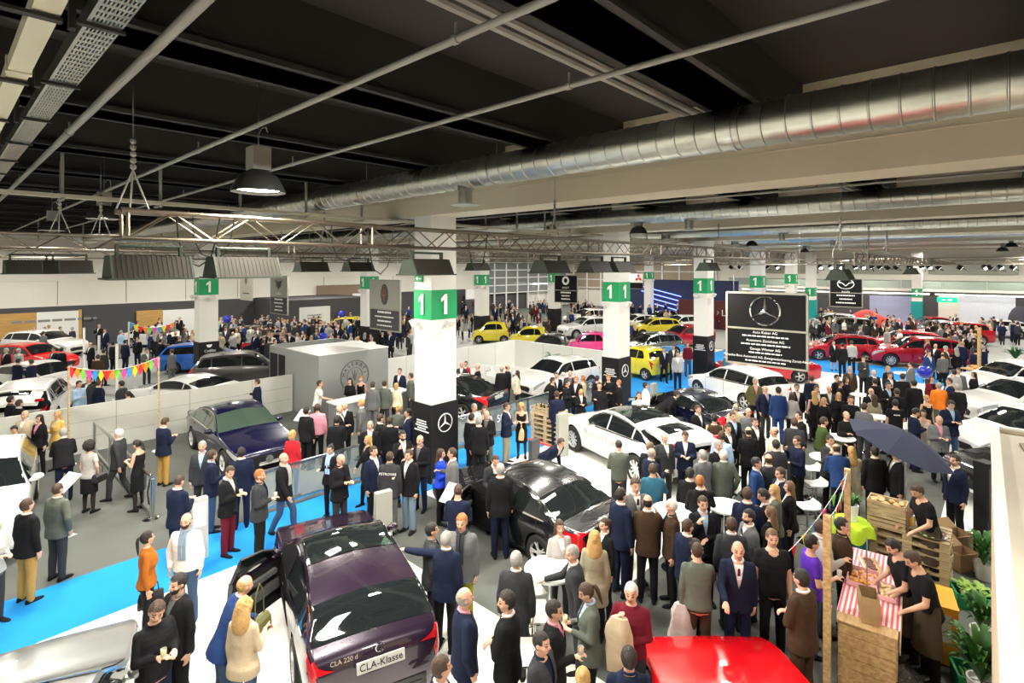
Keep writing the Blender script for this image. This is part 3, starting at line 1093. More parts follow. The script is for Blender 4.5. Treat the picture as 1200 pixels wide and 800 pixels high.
COL = {
 'black': (.010, .010, .012), 'navy': (.010, .015, .038), 'charcoal': (.035, .037, .042), 'grey': (.13, .135, .14), 'lightgrey': (.38, .38, .37),
 'white': (.78, .78, .76), 'blue': (.018, .045, .15), 'royal blue': (.02, .06, .62), 'lightblue': (.36, .52, .72), 'denim': (.045, .085, .16), 'lightdenim': (.20, .28, .38),
 'tan': (.36, .20, .07), 'khaki': (.28, .25, .17), 'beige': (.52, .42, .29), 'brown': (.050, .030, .018), 'rust': (.36, .11, .015), 'maroon': (.13, .010, .022),
 'red': (.52, .02, .03), 'pink': (.68, .28, .36), 'green': (.05, .075, .02), 'lime': (.28, .30, .03), 'orange': (.80, .20, .02), 'purple': (.10, .03, .42),
 'bright blue': (.02, .07, .55), 'teal': (.03, .12, .19), 'cream': (.66, .58, .44), 'gold': (.62, .42, .12), 'lilac': (.50, .36, .55), 'olive': (.11, .10, .045),
 'greygreen': (.10, .115, .095), 'silver': (.40, .38, .37), 'tights': (.03, .022, .020), 'mustard': (.42, .25, .07)}
HAIRC = {'dark': (.012, .008, .006), 'brown': (.05, .026, .014), 'blond': (.48, .29, .10), 'grey': (.30, .29, .27), 'ginger': (.34, .12, .03), 'white': (.62, .60, .56), 'lightbrown': (.14, .08, .04)}
def cloth(c):
 return mat('cloth_' + c.replace(' ', '_'), COL[c], .85, noise_amt=.12, noise_scale=8, bump=.5, bscale=14, spec=.15)
def skinm(c):
 return mat('skin_' + c, SKIN[c], .5)
def hairm(c):
 return mat('hair_' + c, HAIRC[c], .55, noise_amt=.35, noise_scale=30, bump=.8, bscale=60)
M_eye = mat('eye_dark', (.02, .015, .012), .3)
M_lips = mat('lips', (.42, .13, .11), .45)
def setmats(o, ms):
 for i, m in enumerate(ms):
  if i < len(o.material_slots):
   o.material_slots[i].link = 'OBJECT'
   o.material_slots[i].material = m
def slots(me, n):
 while len(me.materials) < n:
  me.materials.append(M_white)
 return me
PEOPLE = []
HANDS = {}
NEAR_Y, MID_Y = 19.0, 19.0
def person(loc, face, sex='m', pose='stand', top='jacket', tc='black', bc='black', shirt='white', hair='short', hc='dark', skin='light',
   label=None, h=None, yaw=0, tie=None, beard=False, scarf=None, shoes='black', bottom='trousers', group=None, z=0.0, legs=None, mirror=False):
 """face: heading in degrees, 0 = away from the viewer, 90 = towards the right, 180 = towards the viewer."""
 fem = sex == 'f'
 h = h or (1.68 if fem else 1.78)
 yaw = int(round(yaw / 25.0)) * 25
 sc = h / 1.755
 x, y = loc
 name = 'person'
 rz = -R(face)
 near = y < NEAR_Y
 mats = [skinm(skin), cloth(shirt) if top not in ('tee', 'dress') else skinm(skin), cloth(legs) if legs else skinm(skin), M_eye, M_lips]
 sgn = -1 if mirror else 1
 if near:
  vs = .0115 if y < 13 else .015
  vk = 0 if y < 13 else 1
  key = (pose, fem, yaw, vk)
  if key not in _pc:
   me, J, HM = build_body(pose, fem, yaw, vs)
   slots(me, 5)
   _pc[key] = (me, J, HM)
  me, J, HM = _pc[key]
  t = tag(link(name, None, None, (x, y, z), rz), label, 'person', group)
  t.scale = (sc * sgn, sc, sc)
  o = link('body', me, t)
  setmats(o, mats)
  if top:
   g = cached(('top', top, pose, fem, vk), lambda: slots(build_top(top, pose, fem, J, vs * 1.25), 1))
   o = link({'tee': 'shirt'}.get(top, top), g, t)
   setmats(o, [cloth(tc)])
  if bottom == 'trousers':
   g = cached(('tr', pose, fem, vk), lambda: slots(build_trousers(pose, fem, J, vs * 1.3), 1))
  else:
   g = cached(('sk', pose, fem, vk), lambda: slots(build_skirt(pose, fem, J, vs * 1.3), 1))
  o = link(bottom, g, t)
  setmats(o, [cloth(bc)])
  for s in 'RL':
   g = cached(('shoe', pose, s, fem), lambda: slots(build_shoe(J, s, fem), 1))
   o = link('shoe', g, t)
   setmats(o, [cloth(shoes)])
  if hair != 'none':
   g = cached(('hair', hair, pose, fem, yaw), lambda: slots(build_hair(hair, HM, fem), 1))
   o = link('hair' if hair != 'cap' else 'cap', g, t)
   setmats(o, [hairm(hc)])
  if beard:
   g = cached(('beard', pose, fem, yaw), lambda: slots(beard_mesh(HM), 1))
   o = link('beard', g, t)
   setmats(o, [hairm(hc)])
  if top in ('jacket', 'coat') and hair != 'long':
   g = cached(('collar', pose, fem), lambda: slots(collar_mesh(J, fem), 1))
   o = link('shirt_collar', g, t)
   setmats(o, [cloth(shirt)])
  if scarf:
   g = cached(('scarf', pose), lambda: slots(scarf_mesh(J), 1))
   o = link('scarf', g, t)
   setmats(o, [cloth(scarf)])
  if tie:
   g = cached(('tie', pose, fem), lambda: slots(tie_mesh(J), 1))
   o = link('tie', g, t)
   setmats(o, [cloth(tie)])
 else:
  if pose in ('bend', 'reach', 'reachf', 'work', 'lean', 'point', 'hips'):
   pose = 'glass'
  far = y > 30
  v2 = 1 if far else 0
  if hair not in ('long', 'bald', 'curly', 'pony'):
   hair = 'short'
  if hair == 'pony':
   hair = 'long'
  if top not in ('jacket', 'dress', 'shirt', 'tee'):
   top = 'jacket'
  key = ('far', pose, fem, top, bottom, hair, v2)
  if key not in _pc:
   vs = .022 if not far else .032
   me, J, HM = build_body(pose, fem, 0, vs, True)
   bm = bmesh.new()
   bm.from_mesh(me)
   for part, sl in ((build_top(top, pose, fem, J, vs * 1.2), 5), (build_trousers(pose, fem, J, vs * 1.2) if bottom == 'trousers' else build_skirt(pose, fem, J, vs * 1.2), 6),
        (build_hair(hair, HM, fem), 7), (build_shoe(J, 'R', fem), 8), (build_shoe(J, 'L', fem), 8)):
    part.polygons.foreach_set('material_index', [sl] * len(part.polygons))
    bm.from_mesh(part)
    bpy.data.meshes.remove(part)
   out = bpy.data.meshes.new('person')
   bm.to_mesh(out)
   bm.free()
   sm(out, 80)
   slots(out, 9)
   _pc[key] = (out, J, HM)
  me, J, HM = _pc[key]
  t = tag(link(name, me, None, (x, y, z), rz), label, 'person', group)
  t.scale = (sc * sgn, sc, sc)
  setmats(t, mats + [cloth(tc), cloth(bc), hairm(hc), cloth(shoes)])
 t_hand = {}
 M = Matrix.Translation((x, y, z)) @ Matrix.Rotation(rz, 4, 'Z') @ Matrix.Diagonal((sc * sgn, sc, sc, 1))
 for s in 'RL':
  t_hand[s] = M @ (J['wr' + s] + J['hd' + s] * .085)
 PEOPLE.append((t, x, y))
 return t, t_hand
def interp(tab, x):
 """Smooth (Catmull-Rom on a parameter) interpolation of a table [(x, y...)] by its index parameter x."""
 n = len(tab)
 i = max(0, min(n - 2, int(x)))
 t = x - i
 p0, p1, p2, p3 = tab[max(0, i - 1)], tab[i], tab[i + 1], tab[min(n - 1, i + 2)]
 out = []
 for a, b, c, d in zip(p0, p1, p2, p3):
  m1, m2 = (c - a) * .5, (d - b) * .5
  if (c - b) * m1 <= 0: m1 = 0
  if (c - b) * m2 <= 0: m2 = 0
  t2, t3 = t * t, t * t * t
  out.append((2 * t3 - 3 * t2 + 1) * b + (t3 - 2 * t2 + t) * m1 + (-2 * t3 + 3 * t2) * c + (t3 - t2) * m2)
 return out
CARS = {
 'sedan': dict(L=4.9, wb=(.86, 3.86), wr=.335, st=[
  (0, .52, .30, .62, .50), (.03, .62, .26, .74, .60), (.14, .71, .22, .84, .68), (.45, .80, .20, .905, .76), (1.0, .89, .19, .925, .84), (1.45, .97, .19, .93, .90),
  (1.85, 1.18, .19, .93, .92), (2.25, 1.38, .19, .93, .935), (2.75, 1.455, .19, .93, .95), (3.25, 1.43, .19, .93, .96), (3.70, 1.32, .19, .93, .97), (4.10, 1.13, .20, .92, .98),
  (4.35, 1.045, .22, .90, .98), (4.70, 1.02, .26, .86, .96), (4.84, .97, .28, .80, .92), (4.90, .80, .32, .72, .76)], ws=(5.15, 7.0), rw=(9.9, 11.85), sw=(5.5, 11.1), doors=(5.6, 8.1, 10.2)),
 'wagon': dict(L=4.65, wb=(.86, 3.58), wr=.33, st=[
  (0, .50, .30, .60, .48), (.03, .60, .26, .72, .58), (.14, .70, .22, .82, .67), (.45, .79, .20, .88, .75), (1.0, .88, .19, .90, .83), (1.35, .95, .19, .905, .88),
  (1.75, 1.17, .19, .905, .91), (2.15, 1.36, .19, .905, .93), (2.65, 1.43, .19, .905, .95), (3.25, 1.40, .19, .90, .97), (3.75, 1.33, .19, .895, .985), (4.10, 1.24, .20, .88, .99),
  (4.36, 1.06, .22, .86, .98), (4.55, .93, .25, .82, .90), (4.62, .80, .28, .78, .78), (4.65, .62, .32, .70, .60)], ws=(5.15, 7.0), rw=(10.45, 12.25), sw=(5.5, 10.9), doors=(5.6, 7.9, 9.8)),
 'hatch': dict(L=4.3, wb=(.84, 3.50), wr=.33, st=[
  (0, .55, .30, .62, .52), (.03, .66, .26, .74, .62), (.14, .76, .22, .83, .72), (.42, .86, .20, .885, .81), (.85, .95, .19, .90, .88), (1.15, 1.02, .19, .905, .93),
  (1.55, 1.26, .19, .905, .95), (1.92, 1.45, .19, .905, .97), (2.45, 1.52, .19, .905, .985), (3.05, 1.51, .19, .90, 1.0), (3.60, 1.46, .19, .89, 1.01), (3.92, 1.40, .20, .87, 1.01),
  (4.14, 1.10, .22, .85, 1.0), (4.23, .98, .25, .83, .94), (4.28, .84, .28, .79, .82), (4.30, .62, .32, .70, .60)], ws=(5.15, 7.0), rw=(11.15, 12.2), sw=(5.5, 11.4), doors=(5.5, 7.9, 9.8)),
 'suv': dict(L=4.75, wb=(.90, 3.76), wr=.38, st=[
  (0, .62, .36, .66, .58), (.03, .78, .32, .78, .74), (.14, .90, .28, .88, .86), (.45, 1.00, .26, .94, .95), (.95, 1.07, .25, .955, 1.0), (1.30, 1.13, .25, .96, 1.04),
  (1.70, 1.38, .25, .96, 1.06), (2.08, 1.58, .25, .96, 1.075), (2.65, 1.66, .25, .96, 1.09), (3.30, 1.65, .25, .955, 1.10), (3.92, 1.60, .25, .945, 1.12), (4.25, 1.54, .26, .93, 1.13),
  (4.52, 1.22, .28, .91, 1.12), (4.64, 1.08, .30, .89, 1.04), (4.71, .90, .33, .85, .88), (4.75, .66, .38, .76, .64)], ws=(5.15, 7.0), rw=(11.15, 12.2), sw=(5.5, 11.4), doors=(5.5, 7.9, 9.8)),
 'suvcoupe': dict(L=4.8, wb=(.90, 3.76), wr=.38, st=[
  (0, .60, .34, .66, .56), (.03, .74, .30, .78, .70), (.14, .86, .27, .87, .82), (.45, .96, .25, .93, .91), (.95, 1.03, .24, .945, .96), (1.30, 1.10, .24, .95, 1.0),
  (1.70, 1.34, .24, .95, 1.03), (2.08, 1.53, .24, .95, 1.05), (2.60, 1.60, .24, .95, 1.07), (3.15, 1.56, .24, .945, 1.09), (3.70, 1.45, .24, .935, 1.11), (4.15, 1.27, .26, .92, 1.12),
  (4.50, 1.13, .28, .90, 1.08), (4.68, 1.06, .30, .87, 1.00), (4.76, .88, .33, .83, .86), (4.80, .66, .38, .74, .64)], ws=(5.15, 7.0), rw=(10.2, 11.85), sw=(5.5, 11.0), doors=(5.6, 7.9, 9.8)),
 'coupe': dict(L=4.75, wb=(.88, 3.68), wr=.345, st=[
  (0, .48, .24, .62, .46), (.03, .58, .20, .76, .56), (.14, .66, .17, .86, .64), (.50, .76, .16, .925, .73), (1.1, .85, .15, .94, .81), (1.65, .93, .15, .945, .86),
  (2.05, 1.12, .15, .945, .88), (2.42, 1.25, .15, .945, .90), (2.85, 1.295, .15, .945, .91), (3.25, 1.26, .15, .95, .925), (3.70, 1.15, .15, .955, .94), (4.10, 1.03, .17, .945, .95),
  (4.40, .96, .20, .92, .93), (4.60, .92, .23, .88, .89), (4.71, .82, .26, .82, .80), (4.75, .62, .30, .74, .60)], ws=(5.15, 7.0), rw=(9.6, 11.5), sw=(5.5, 10.4), doors=(5.7, 9.3)),
 'mini': dict(L=2.75, wb=(.52, 2.38), wr=.29, st=[
  (0, .60, .30, .56, .56), (.02, .74, .26, .66, .70), (.08, .86, .22, .74, .82), (.22, .95, .20, .79, .90), (.40, 1.0, .19, .81, .93), (.55, 1.06, .19, .82, .95),
  (.80, 1.30, .19, .825, .97), (1.05, 1.49, .19, .825, .98), (1.45, 1.55, .19, .825, .99), (1.80, 1.55, .19, .825, 1.0), (2.15, 1.52, .19, .815, 1.02), (2.42, 1.46, .20, .80, 1.03),
  (2.60, 1.14, .22, .78, 1.03), (2.68, .98, .25, .76, .94), (2.73, .82, .28, .72, .80), (2.75, .60, .32, .64, .58)], ws=(5.15, 7.0), rw=(11.15, 12.1), sw=(5.5, 10.4), doors=(5.6, 9.0)),
}
def csec(st, s):
 """Key points of the half section at station parameter s: list of (y, z)."""
 x, zt, zb, hw, bz = interp(st, s)
 bz = min(bz, zt - .02)
 g = zt - bz
 k = [(0, zb), (hw * .80, zb), (hw * .945, zb + .05), (hw * .985, zb + (bz - zb) * .38), (hw, zb + (bz - zb) * .72), (hw * .965, bz)]
 wr_ = hw * .955 - .40 * g
 k.append((wr_, zt - min(.06, g * .25)))
 k.append((wr_ * .86, zt - min(.018, g * .1)))
 k.append((0, zt + .012 + .02 * min(1, g * 3)))
 return x, k
SUB = [2, 3, 4, 4, 3, 5, 4, 5]
def cpt(st, s, w):
 """Point of the surface at station s and section parameter w in 0..8."""
 x, k = csec(st, s)
 i = max(0, min(7, int(w)))
 t = w - i
 p0, p1, p2, p3 = k[max(0, i - 1)], k[i], k[i + 1], k[min(8, i + 2)]
 if i == 7:
  p3 = (-k[7][0], k[7][1])
 if i in (0,):
  return Vector((x, p1[0] + (p2[0] - p1[0]) * t, p1[1] + (p2[1] - p1[1]) * t))
 out = []
 for a, b, c, d in zip(p0, p1, p2, p3):
  m1, m2 = (c - a) * .5, (d - b) * .5
  if i in (4,):
   m2 = (c - b) * .9
  if i in (5,):
   m1 = (c - b) * .9
  t2, t3 = t * t, t * t * t
  out.append((2 * t3 - 3 * t2 + 1) * b + (t3 - 2 * t2 + t) * m1 + (-2 * t3 + 3 * t2) * c + (t3 - t2) * m2)
 return Vector((x, out[0], out[1]))
def cnorm(st, s, w):
 e = .03
 a = cpt(st, min(len(st) - 1.001, s + e), w) - cpt(st, max(0, s - e), w)
 b = cpt(st, s, min(7.999, w + e)) - cpt(st, s, max(0, w - e))
 n = a.cross(b)
 if n.length < 1e-9:
  return Vector((0, 0, 1))
 return n.normalized()
def patch(mb, st, s0, s1, w0, w1, ns=10, nw=6, off=.005, side=1, L=0, f0=None, f1=None, edge=.0, thick=0.012):
 """A patch of the body surface lifted by off; w0/w1 may vary along s through f0(t), f1(t)."""
 rows = []
 for i in range(ns + 1):
  t = i / ns
  s = s0 + (s1 - s0) * t
  a = f0(t) if f0 else w0
  b = f1(t) if f1 else w1
  row = []
  for j in range(nw + 1):
   w = a + (b - a) * j / nw
   n = cnorm(st, s, w)
   if n.y < 0 and w < 7.9:
    n = -n
   if w >= 6.5 and n.z < 0:
    n = -n
   p = cpt(st, s, w) + n * off
   row.append(Vector((L / 2 - p.x, p.y * side, p.z)))
  rows.append(row)
 vs = [p for r in rows for p in r]
 m = nw + 1
 fs = []
 for i in range(ns):
  for j in range(nw):
   q = (i * m + j, i * m + j + 1, (i + 1) * m + j + 1, (i + 1) * m + j)
   fs.append(q if side > 0 else q[::-1])
 mb.add(vs, fs)
def car_paint(name, col, metal=.0, rough=.22):
 return mat('paint_' + name, col, rough, metal, coat=1.0)
PAINT = {
 'white': car_paint('white', (.78, .78, .77)), 'black': car_paint('black', (.006, .006, .008)), 'aubergine': car_paint('aubergine', (.022, .010, .026), .3, .25),
 'navy': car_paint('navy', (.004, .004, .035), .2, .25), 'silver': car_paint('silver', (.36, .38, .38), .7, .3), 'red': car_paint('red', (.62, .003, .008)),
 'crimson': car_paint('crimson', (.45, .005, .02), .2), 'yellow': car_paint('yellow', (.72, .62, .03)), 'pink': car_paint('pink', (.75, .02, .25)),
 'blue': car_paint('blue', (.01, .12, .55), .2), 'darkgrey': car_paint('darkgrey', (.055, .05, .052), .5, .3), 'orange': car_paint('orange', (.75, .13, .02)),
 'midnight': car_paint('midnight', (.004, .006, .022), .2), 'chromegrey': car_paint('chromegrey', (.5, .56, .54), .9, .12)}
M_cglass = mat('car_window_glass', (.010, .013, .014), .03, coat=.6)
M_cglassg = mat('car_window_greenish', (.045, .07, .055), .05, coat=.6)
M_tyre = mat('tyre_rubber', (.012, .012, .012), .75)
M_rim = mat('alloy_rim', (.62, .62, .62), .3, .4)
M_under = mat('dark_underbody_and_shade', (.010, .010, .011), .8, spec=.05)
M_head = mat('headlight_glass', (.55, .58, .60), .08, .5, coat=1)
M_tail = mat('tail_light_red', (.50, .004, .012), .12, coat=1)
M_plate = mat('number_plate', (.55, .55, .52), .5)
M_trim = mat('black_trim', (.014, .014, .015), .35)
M_leather = mat('pale_leather', (.45, .38, .28), .6)
def build_car(kind):
 c = CARS[kind]
 st, L, wr = c['st'], c['L'], c['wr']
 n = len(st) - 1
 NS = 84
 secs = []
 for i in range(NS + 1):
  s = n * i / NS
  s = min(s, n - 1e-6)
  half = []
  for k, sub in enumerate(SUB):
   for j in range(sub):
    half.append(cpt(st, s, k + j / sub))
  half.append(cpt(st, s, 7.9999))
  ring = [Vector((L / 2 - p.x, p.y, p.z)) for p in half]
  ring += [Vector((L / 2 - p.x, -p.y, p.z)) for p in half[-2:0:-1]]
  secs.append(ring)
 mb = MB()
 mb.rings(secs, True)
 body = mb.mesh('body', [PAINT['white'], M_under], False)
 bmx = bmesh.new()
 bmx.from_mesh(body)
 bmesh.ops.recalc_face_normals(bmx, faces=bmx.faces)
 bmx.to_mesh(body)
 bmx.free()
 cm = MB()
 for wx in c['wb']:
  for sd in (-1, 1):
   Mx = Matrix.Translation((L / 2 - wx, sd * .80, wr)) @ Matrix.Rotation(PI / 2, 4, 'X')
   cm.lathe([(wr + .055, -.30), (wr + .055, .30)], 36, M=Mx)
 cme = cm.mesh('cutter', [PAINT['white'], M_under])
 cme.polygons.foreach_set('material_index', [1] * len(cme.polygons))
 bmx = bmesh.new()
 bmx.from_mesh(cme)
 bmesh.ops.recalc_face_normals(bmx, faces=bmx.faces)
 bmx.to_mesh(cme)
 bmx.free()
 co_ = bpy.data.objects.new('cutter', cme)
 C.objects.link(co_)
 body = tomesh(body, ('BOOLEAN', dict(object=co_, operation='DIFFERENCE', solver='EXACT')))
 bpy.data.objects.remove(co_)
 body.name = 'body'
 sm(body, 38)
 P = {'body': [(body, (0, 0, 0), [None, M_under])]}
 def add(name, mb_, mats, smooth=True, loc=(0, 0, 0)):
  P.setdefault(name, []).append((mb_.mesh(name, mats, smooth), loc, None))
 a, b = c['ws']
 m = MB()
 for sd in (1, -1):
  patch(m, st, a, b - .08, 6.28, 7.999, 12, 8, .006, sd, L)
 add('windshield', m, M_cglass)
 a, b = c['rw']
 m = MB()
 for sd in (1, -1):
  patch(m, st, a + .08, b, 6.32, 7.999, 12, 8, .006, sd, L)
 add('rear_window', m, M_cglass)
 a, b = c['sw']
 ds = c['doors']
 cuts = [a] + [d for d in ds[1:-1]] + ([ds[-1]] if ds[-1] < b else []) + [b]
 for sd in (1, -1):
  for q in range(len(cuts) - 1):
   m = MB()
   s0, s1 = cuts[q] + (.05 if q else 0), cuts[q + 1] - .05
   front, rear = q == 0, q == len(cuts) - 2
   f1 = (lambda t: 5.86)
   f0 = (lambda t: 5.10)
   if front:
    f1 = lambda t: 5.86 - .50 * max(0, 1 - t * 3) ** 2
   if rear:
    f1 = lambda t: 5.86 - .58 * max(0, t - .35) ** 2 / .42
   patch(m, st, s0, s1, 0, 0, 10, 5, .005, sd, L, f0, f1)
   add('side_window', m, M_cglass)
  m = MB()
  patch(m, st, a - .15, b + .12, 4.98, 5.08, 24, 1, .008, sd, L)
  patch(m, st, a - .05, b + .12, 0, 0, 24, 1, .008, sd, L, lambda t: 5.88 - (.5 if t < .05 else 0), lambda t: 5.96 - (.5 if t < .05 else 0))
  add('window_trim', m, M_chrome)
  m = MB()
  for d in ds:
   patch(m, st, d - .014, d + .014, 1.9, 5.0, 1, 14, .003, sd, L)
  patch(m, st, ds[0], ds[-1], 1.88, 1.96, 20, 1, .003, sd, L)
  add('door_seam', m, M_trim)
  for d in ds[1:]:
   m = MB()
   patch(m, st, d - .42, d - .12, 4.42, 4.56, 6, 2, .028, sd, L)
   patch(m, st, d - .46, d - .42, 4.42, 4.56, 1, 2, .012, sd, L)
   add('door_handle', m, None)
  p = cpt(st, a + .45, 5.15)
  m = MB()
  m.ell((L / 2 - p.x - .02, sd * (p.y + .13), p.z + .05), (.07, .11, .075), 12)
  m.box(L / 2 - p.x - .03, L / 2 - p.x + .03, sd * (p.y + .07) - .07, sd * (p.y + .07) + .07, p.z - .02, p.z + .02)
  add('wing_mirror', m, None)
  m = MB()
  patch(m, st, .9, 3.3, 0, 0, 12, 5, .008, sd, L, lambda t: 3.6 + .9 * t, lambda t: 4.95 + .02 * t)
  add('headlight', m, M_head)
  m = MB()
  patch(m, st, n - 3.0, n - .55, 0, 0, 12, 5, .010, sd, L, lambda t: 4.75 - 1.05 * min(1, t * 1.3), lambda t: 5.02 - .05 * t)
  hgh = kind in ('sedan', 'suvcoupe', 'coupe')
  patch(m, st, n - 2.1, n - 1.02, 0, 0, 8, 4, .012, sd, L, lambda t: 4.6, lambda t: 6.35 + .85 * t)
  add('tail_light', m, M_tail)
  m = MB()
  patch(m, st, 2.2, n - 2.4, 1.2, 1.95, 24, 2, .006, sd, L)
  add('side_skirt', m, M_trim)
 x0, zt, zb, hw, bz = st[0]
 m = MB()
 zc = (zt + zb) / 2
 m.prism([(-.42, -.09), (.42, -.09), (.50, .06), (.40, .13), (-.40, .13), (-.50, .06)], 0, .02, Matrix.Translation((L / 2 - .005, 0, zc + .02)) @ Matrix.Rotation(PI / 2, 4, 'Y') @ Matrix.Rotation(PI / 2, 4, 'Z'))
 for q in (-.05, .0, .05, .1):
  m.box(L / 2 + .012, L / 2 + .022, -.42, .42, zc + q, zc + q + .012)
 add('grille', m, M_trim, False)
 m = MB()
 m.lathe([(.075, 0), (.075, .02), (.055, .02), (.055, .0)], 20, M=Matrix.Translation((L / 2 + .018, 0, zc + .04)) @ Matrix.Rotation(PI / 2, 4, 'Y'))
 add('badge', m, M_chrome)
 m = MB()
 m.box(L / 2 + .004, L / 2 + .016, -.26, .26, zb + .0, zb + .09)
 add('number_plate', m, M_plate, False)
 xe, zte, zbe, hwe, bze = st[-2]
 m = MB()
 m.box(-L / 2 - .014, -L / 2 + .05, -.26, .26, st[-1][1] + .02 if kind not in ('wagon',) else st[-1][1] + .03, st[-1][1] + .13)
 add('number_plate', m, M_plate, False)
 m = MB()
 m.box(-L / 2 - .01, -L / 2 + .2, -.62, .62, zbe - .02, zbe + .13)
 for sd in (1, -1):
  m.box(-L / 2 - .02, -L / 2 + .06, sd * .48 - .08, sd * .48 + .08, zbe + .01, zbe + .06)
 add('rear_bumper', m, M_trim, False)
 tm = MB()
 W = .115
 tm.lathe([(wr * .66, -W), (wr * .93, -W), (wr, -W * .7), (wr, W * .7), (wr * .93, W), (wr * .66, W), (wr * .63, W * .6), (wr * .63, -W * .6)], 36)
 tyre = tm.mesh('wheel', M_tyre, True)
 rm = MB()
 rr = wr * .66
 rm.lathe([(rr * .90, W * .5), (rr, W * .98), (rr * 1.03, W * .98), (rr * 1.03, W * .5)], 30, cap=False)
 rm.lathe([(.001, W * .78), (.06, W * .82), (.065, W * .5), (.001, W * .4)], 16)
 nsp = 10 if kind.startswith('suv') else 5
 for q in range(nsp):
  for o_ in ((-.16, .16) if nsp == 5 else (-.08, .08)):
   a = 2 * PI * q / nsp
   a2 = a + o_
   rm.tube([(.05 * math.cos(a), .05 * math.sin(a), W * .7), (rr * .96 * math.cos(a2), rr * .96 * math.sin(a2), W * .82)], [.020, .014], 6)
 rim = rm.mesh('rim', M_rim, True)
 dk = MB().lathe([(.001, W * .25), (rr, W * .25), (rr, W * .3), (.001, W * .3)], 24).mesh('brake_disc', M_under)
 P['wheel'] = [(tyre, rim, dk, [(L / 2 - wx, sd * (st[4][3] - .10 if wx < 2 else st[-6][3] - .10), wr, sd) for wx in c['wb'] for sd in (1, -1)])]
 return P
_cars = {}
CARBOX = []
def car(kind, loc, head, paint, label, z=.021, group=None, skip=(), cat='car', glass=None, lod=False, tail=None, scale=1.0):
 """head: direction of travel in degrees from +X."""
 if kind not in _cars:
  _cars[kind] = build_car(kind)
 P = _cars[kind]
 t = thing('car', label, cat, (loc[0], loc[1], z), R(head), group)
 t.scale = (scale,) * 3
 pm = PAINT[paint]
 for name, lst in P.items():
  if name in skip:
   continue
  if name == 'wheel':
   tyre, rim, dk, spots = lst[0]
   for (x, y, zz, sd) in spots:
    w = link('wheel', tyre, t, (x, y, zz))
    w.rotation_euler = (-PI / 2 * sd, 0, 0)
    link('rim', rim, w)
    if not lod:
     link('brake_disc', dk, w)
   continue
  if lod and name in ('door_handle', 'window_trim', 'badge', 'rear_bumper'):
   continue
  for i, (me, l, ms) in enumerate(lst):
   o = link(name, me, t, l)
   if name == 'body':
    if not len(o.material_slots):
     me.materials.append(pm)
    o.material_slots[0].link = 'OBJECT'
    o.material_slots[0].material = pm
   elif name in ('wing_mirror', 'door_handle'):
    if o.material_slots[0].material is None or True:
     o.material_slots[0].link = 'OBJECT'
     o.material_slots[0].material = pm
   elif glass and name in ('windshield', 'side_window', 'rear_window'):
    o.material_slots[0].link = 'OBJECT'
    o.material_slots[0].material = glass
 CARBOX.append((loc[0], loc[1], R(head), CARS[kind]['L'] / 2 * scale, .95 * scale))
 return t
def surf(kind, s, w, side=1, off=0.0):
 c = CARS[kind]
 p = cpt(c['st'], s, w) + cnorm(c['st'], s, w) * off
 return Vector((c['L'] / 2 - p.x, p.y * side, p.z))
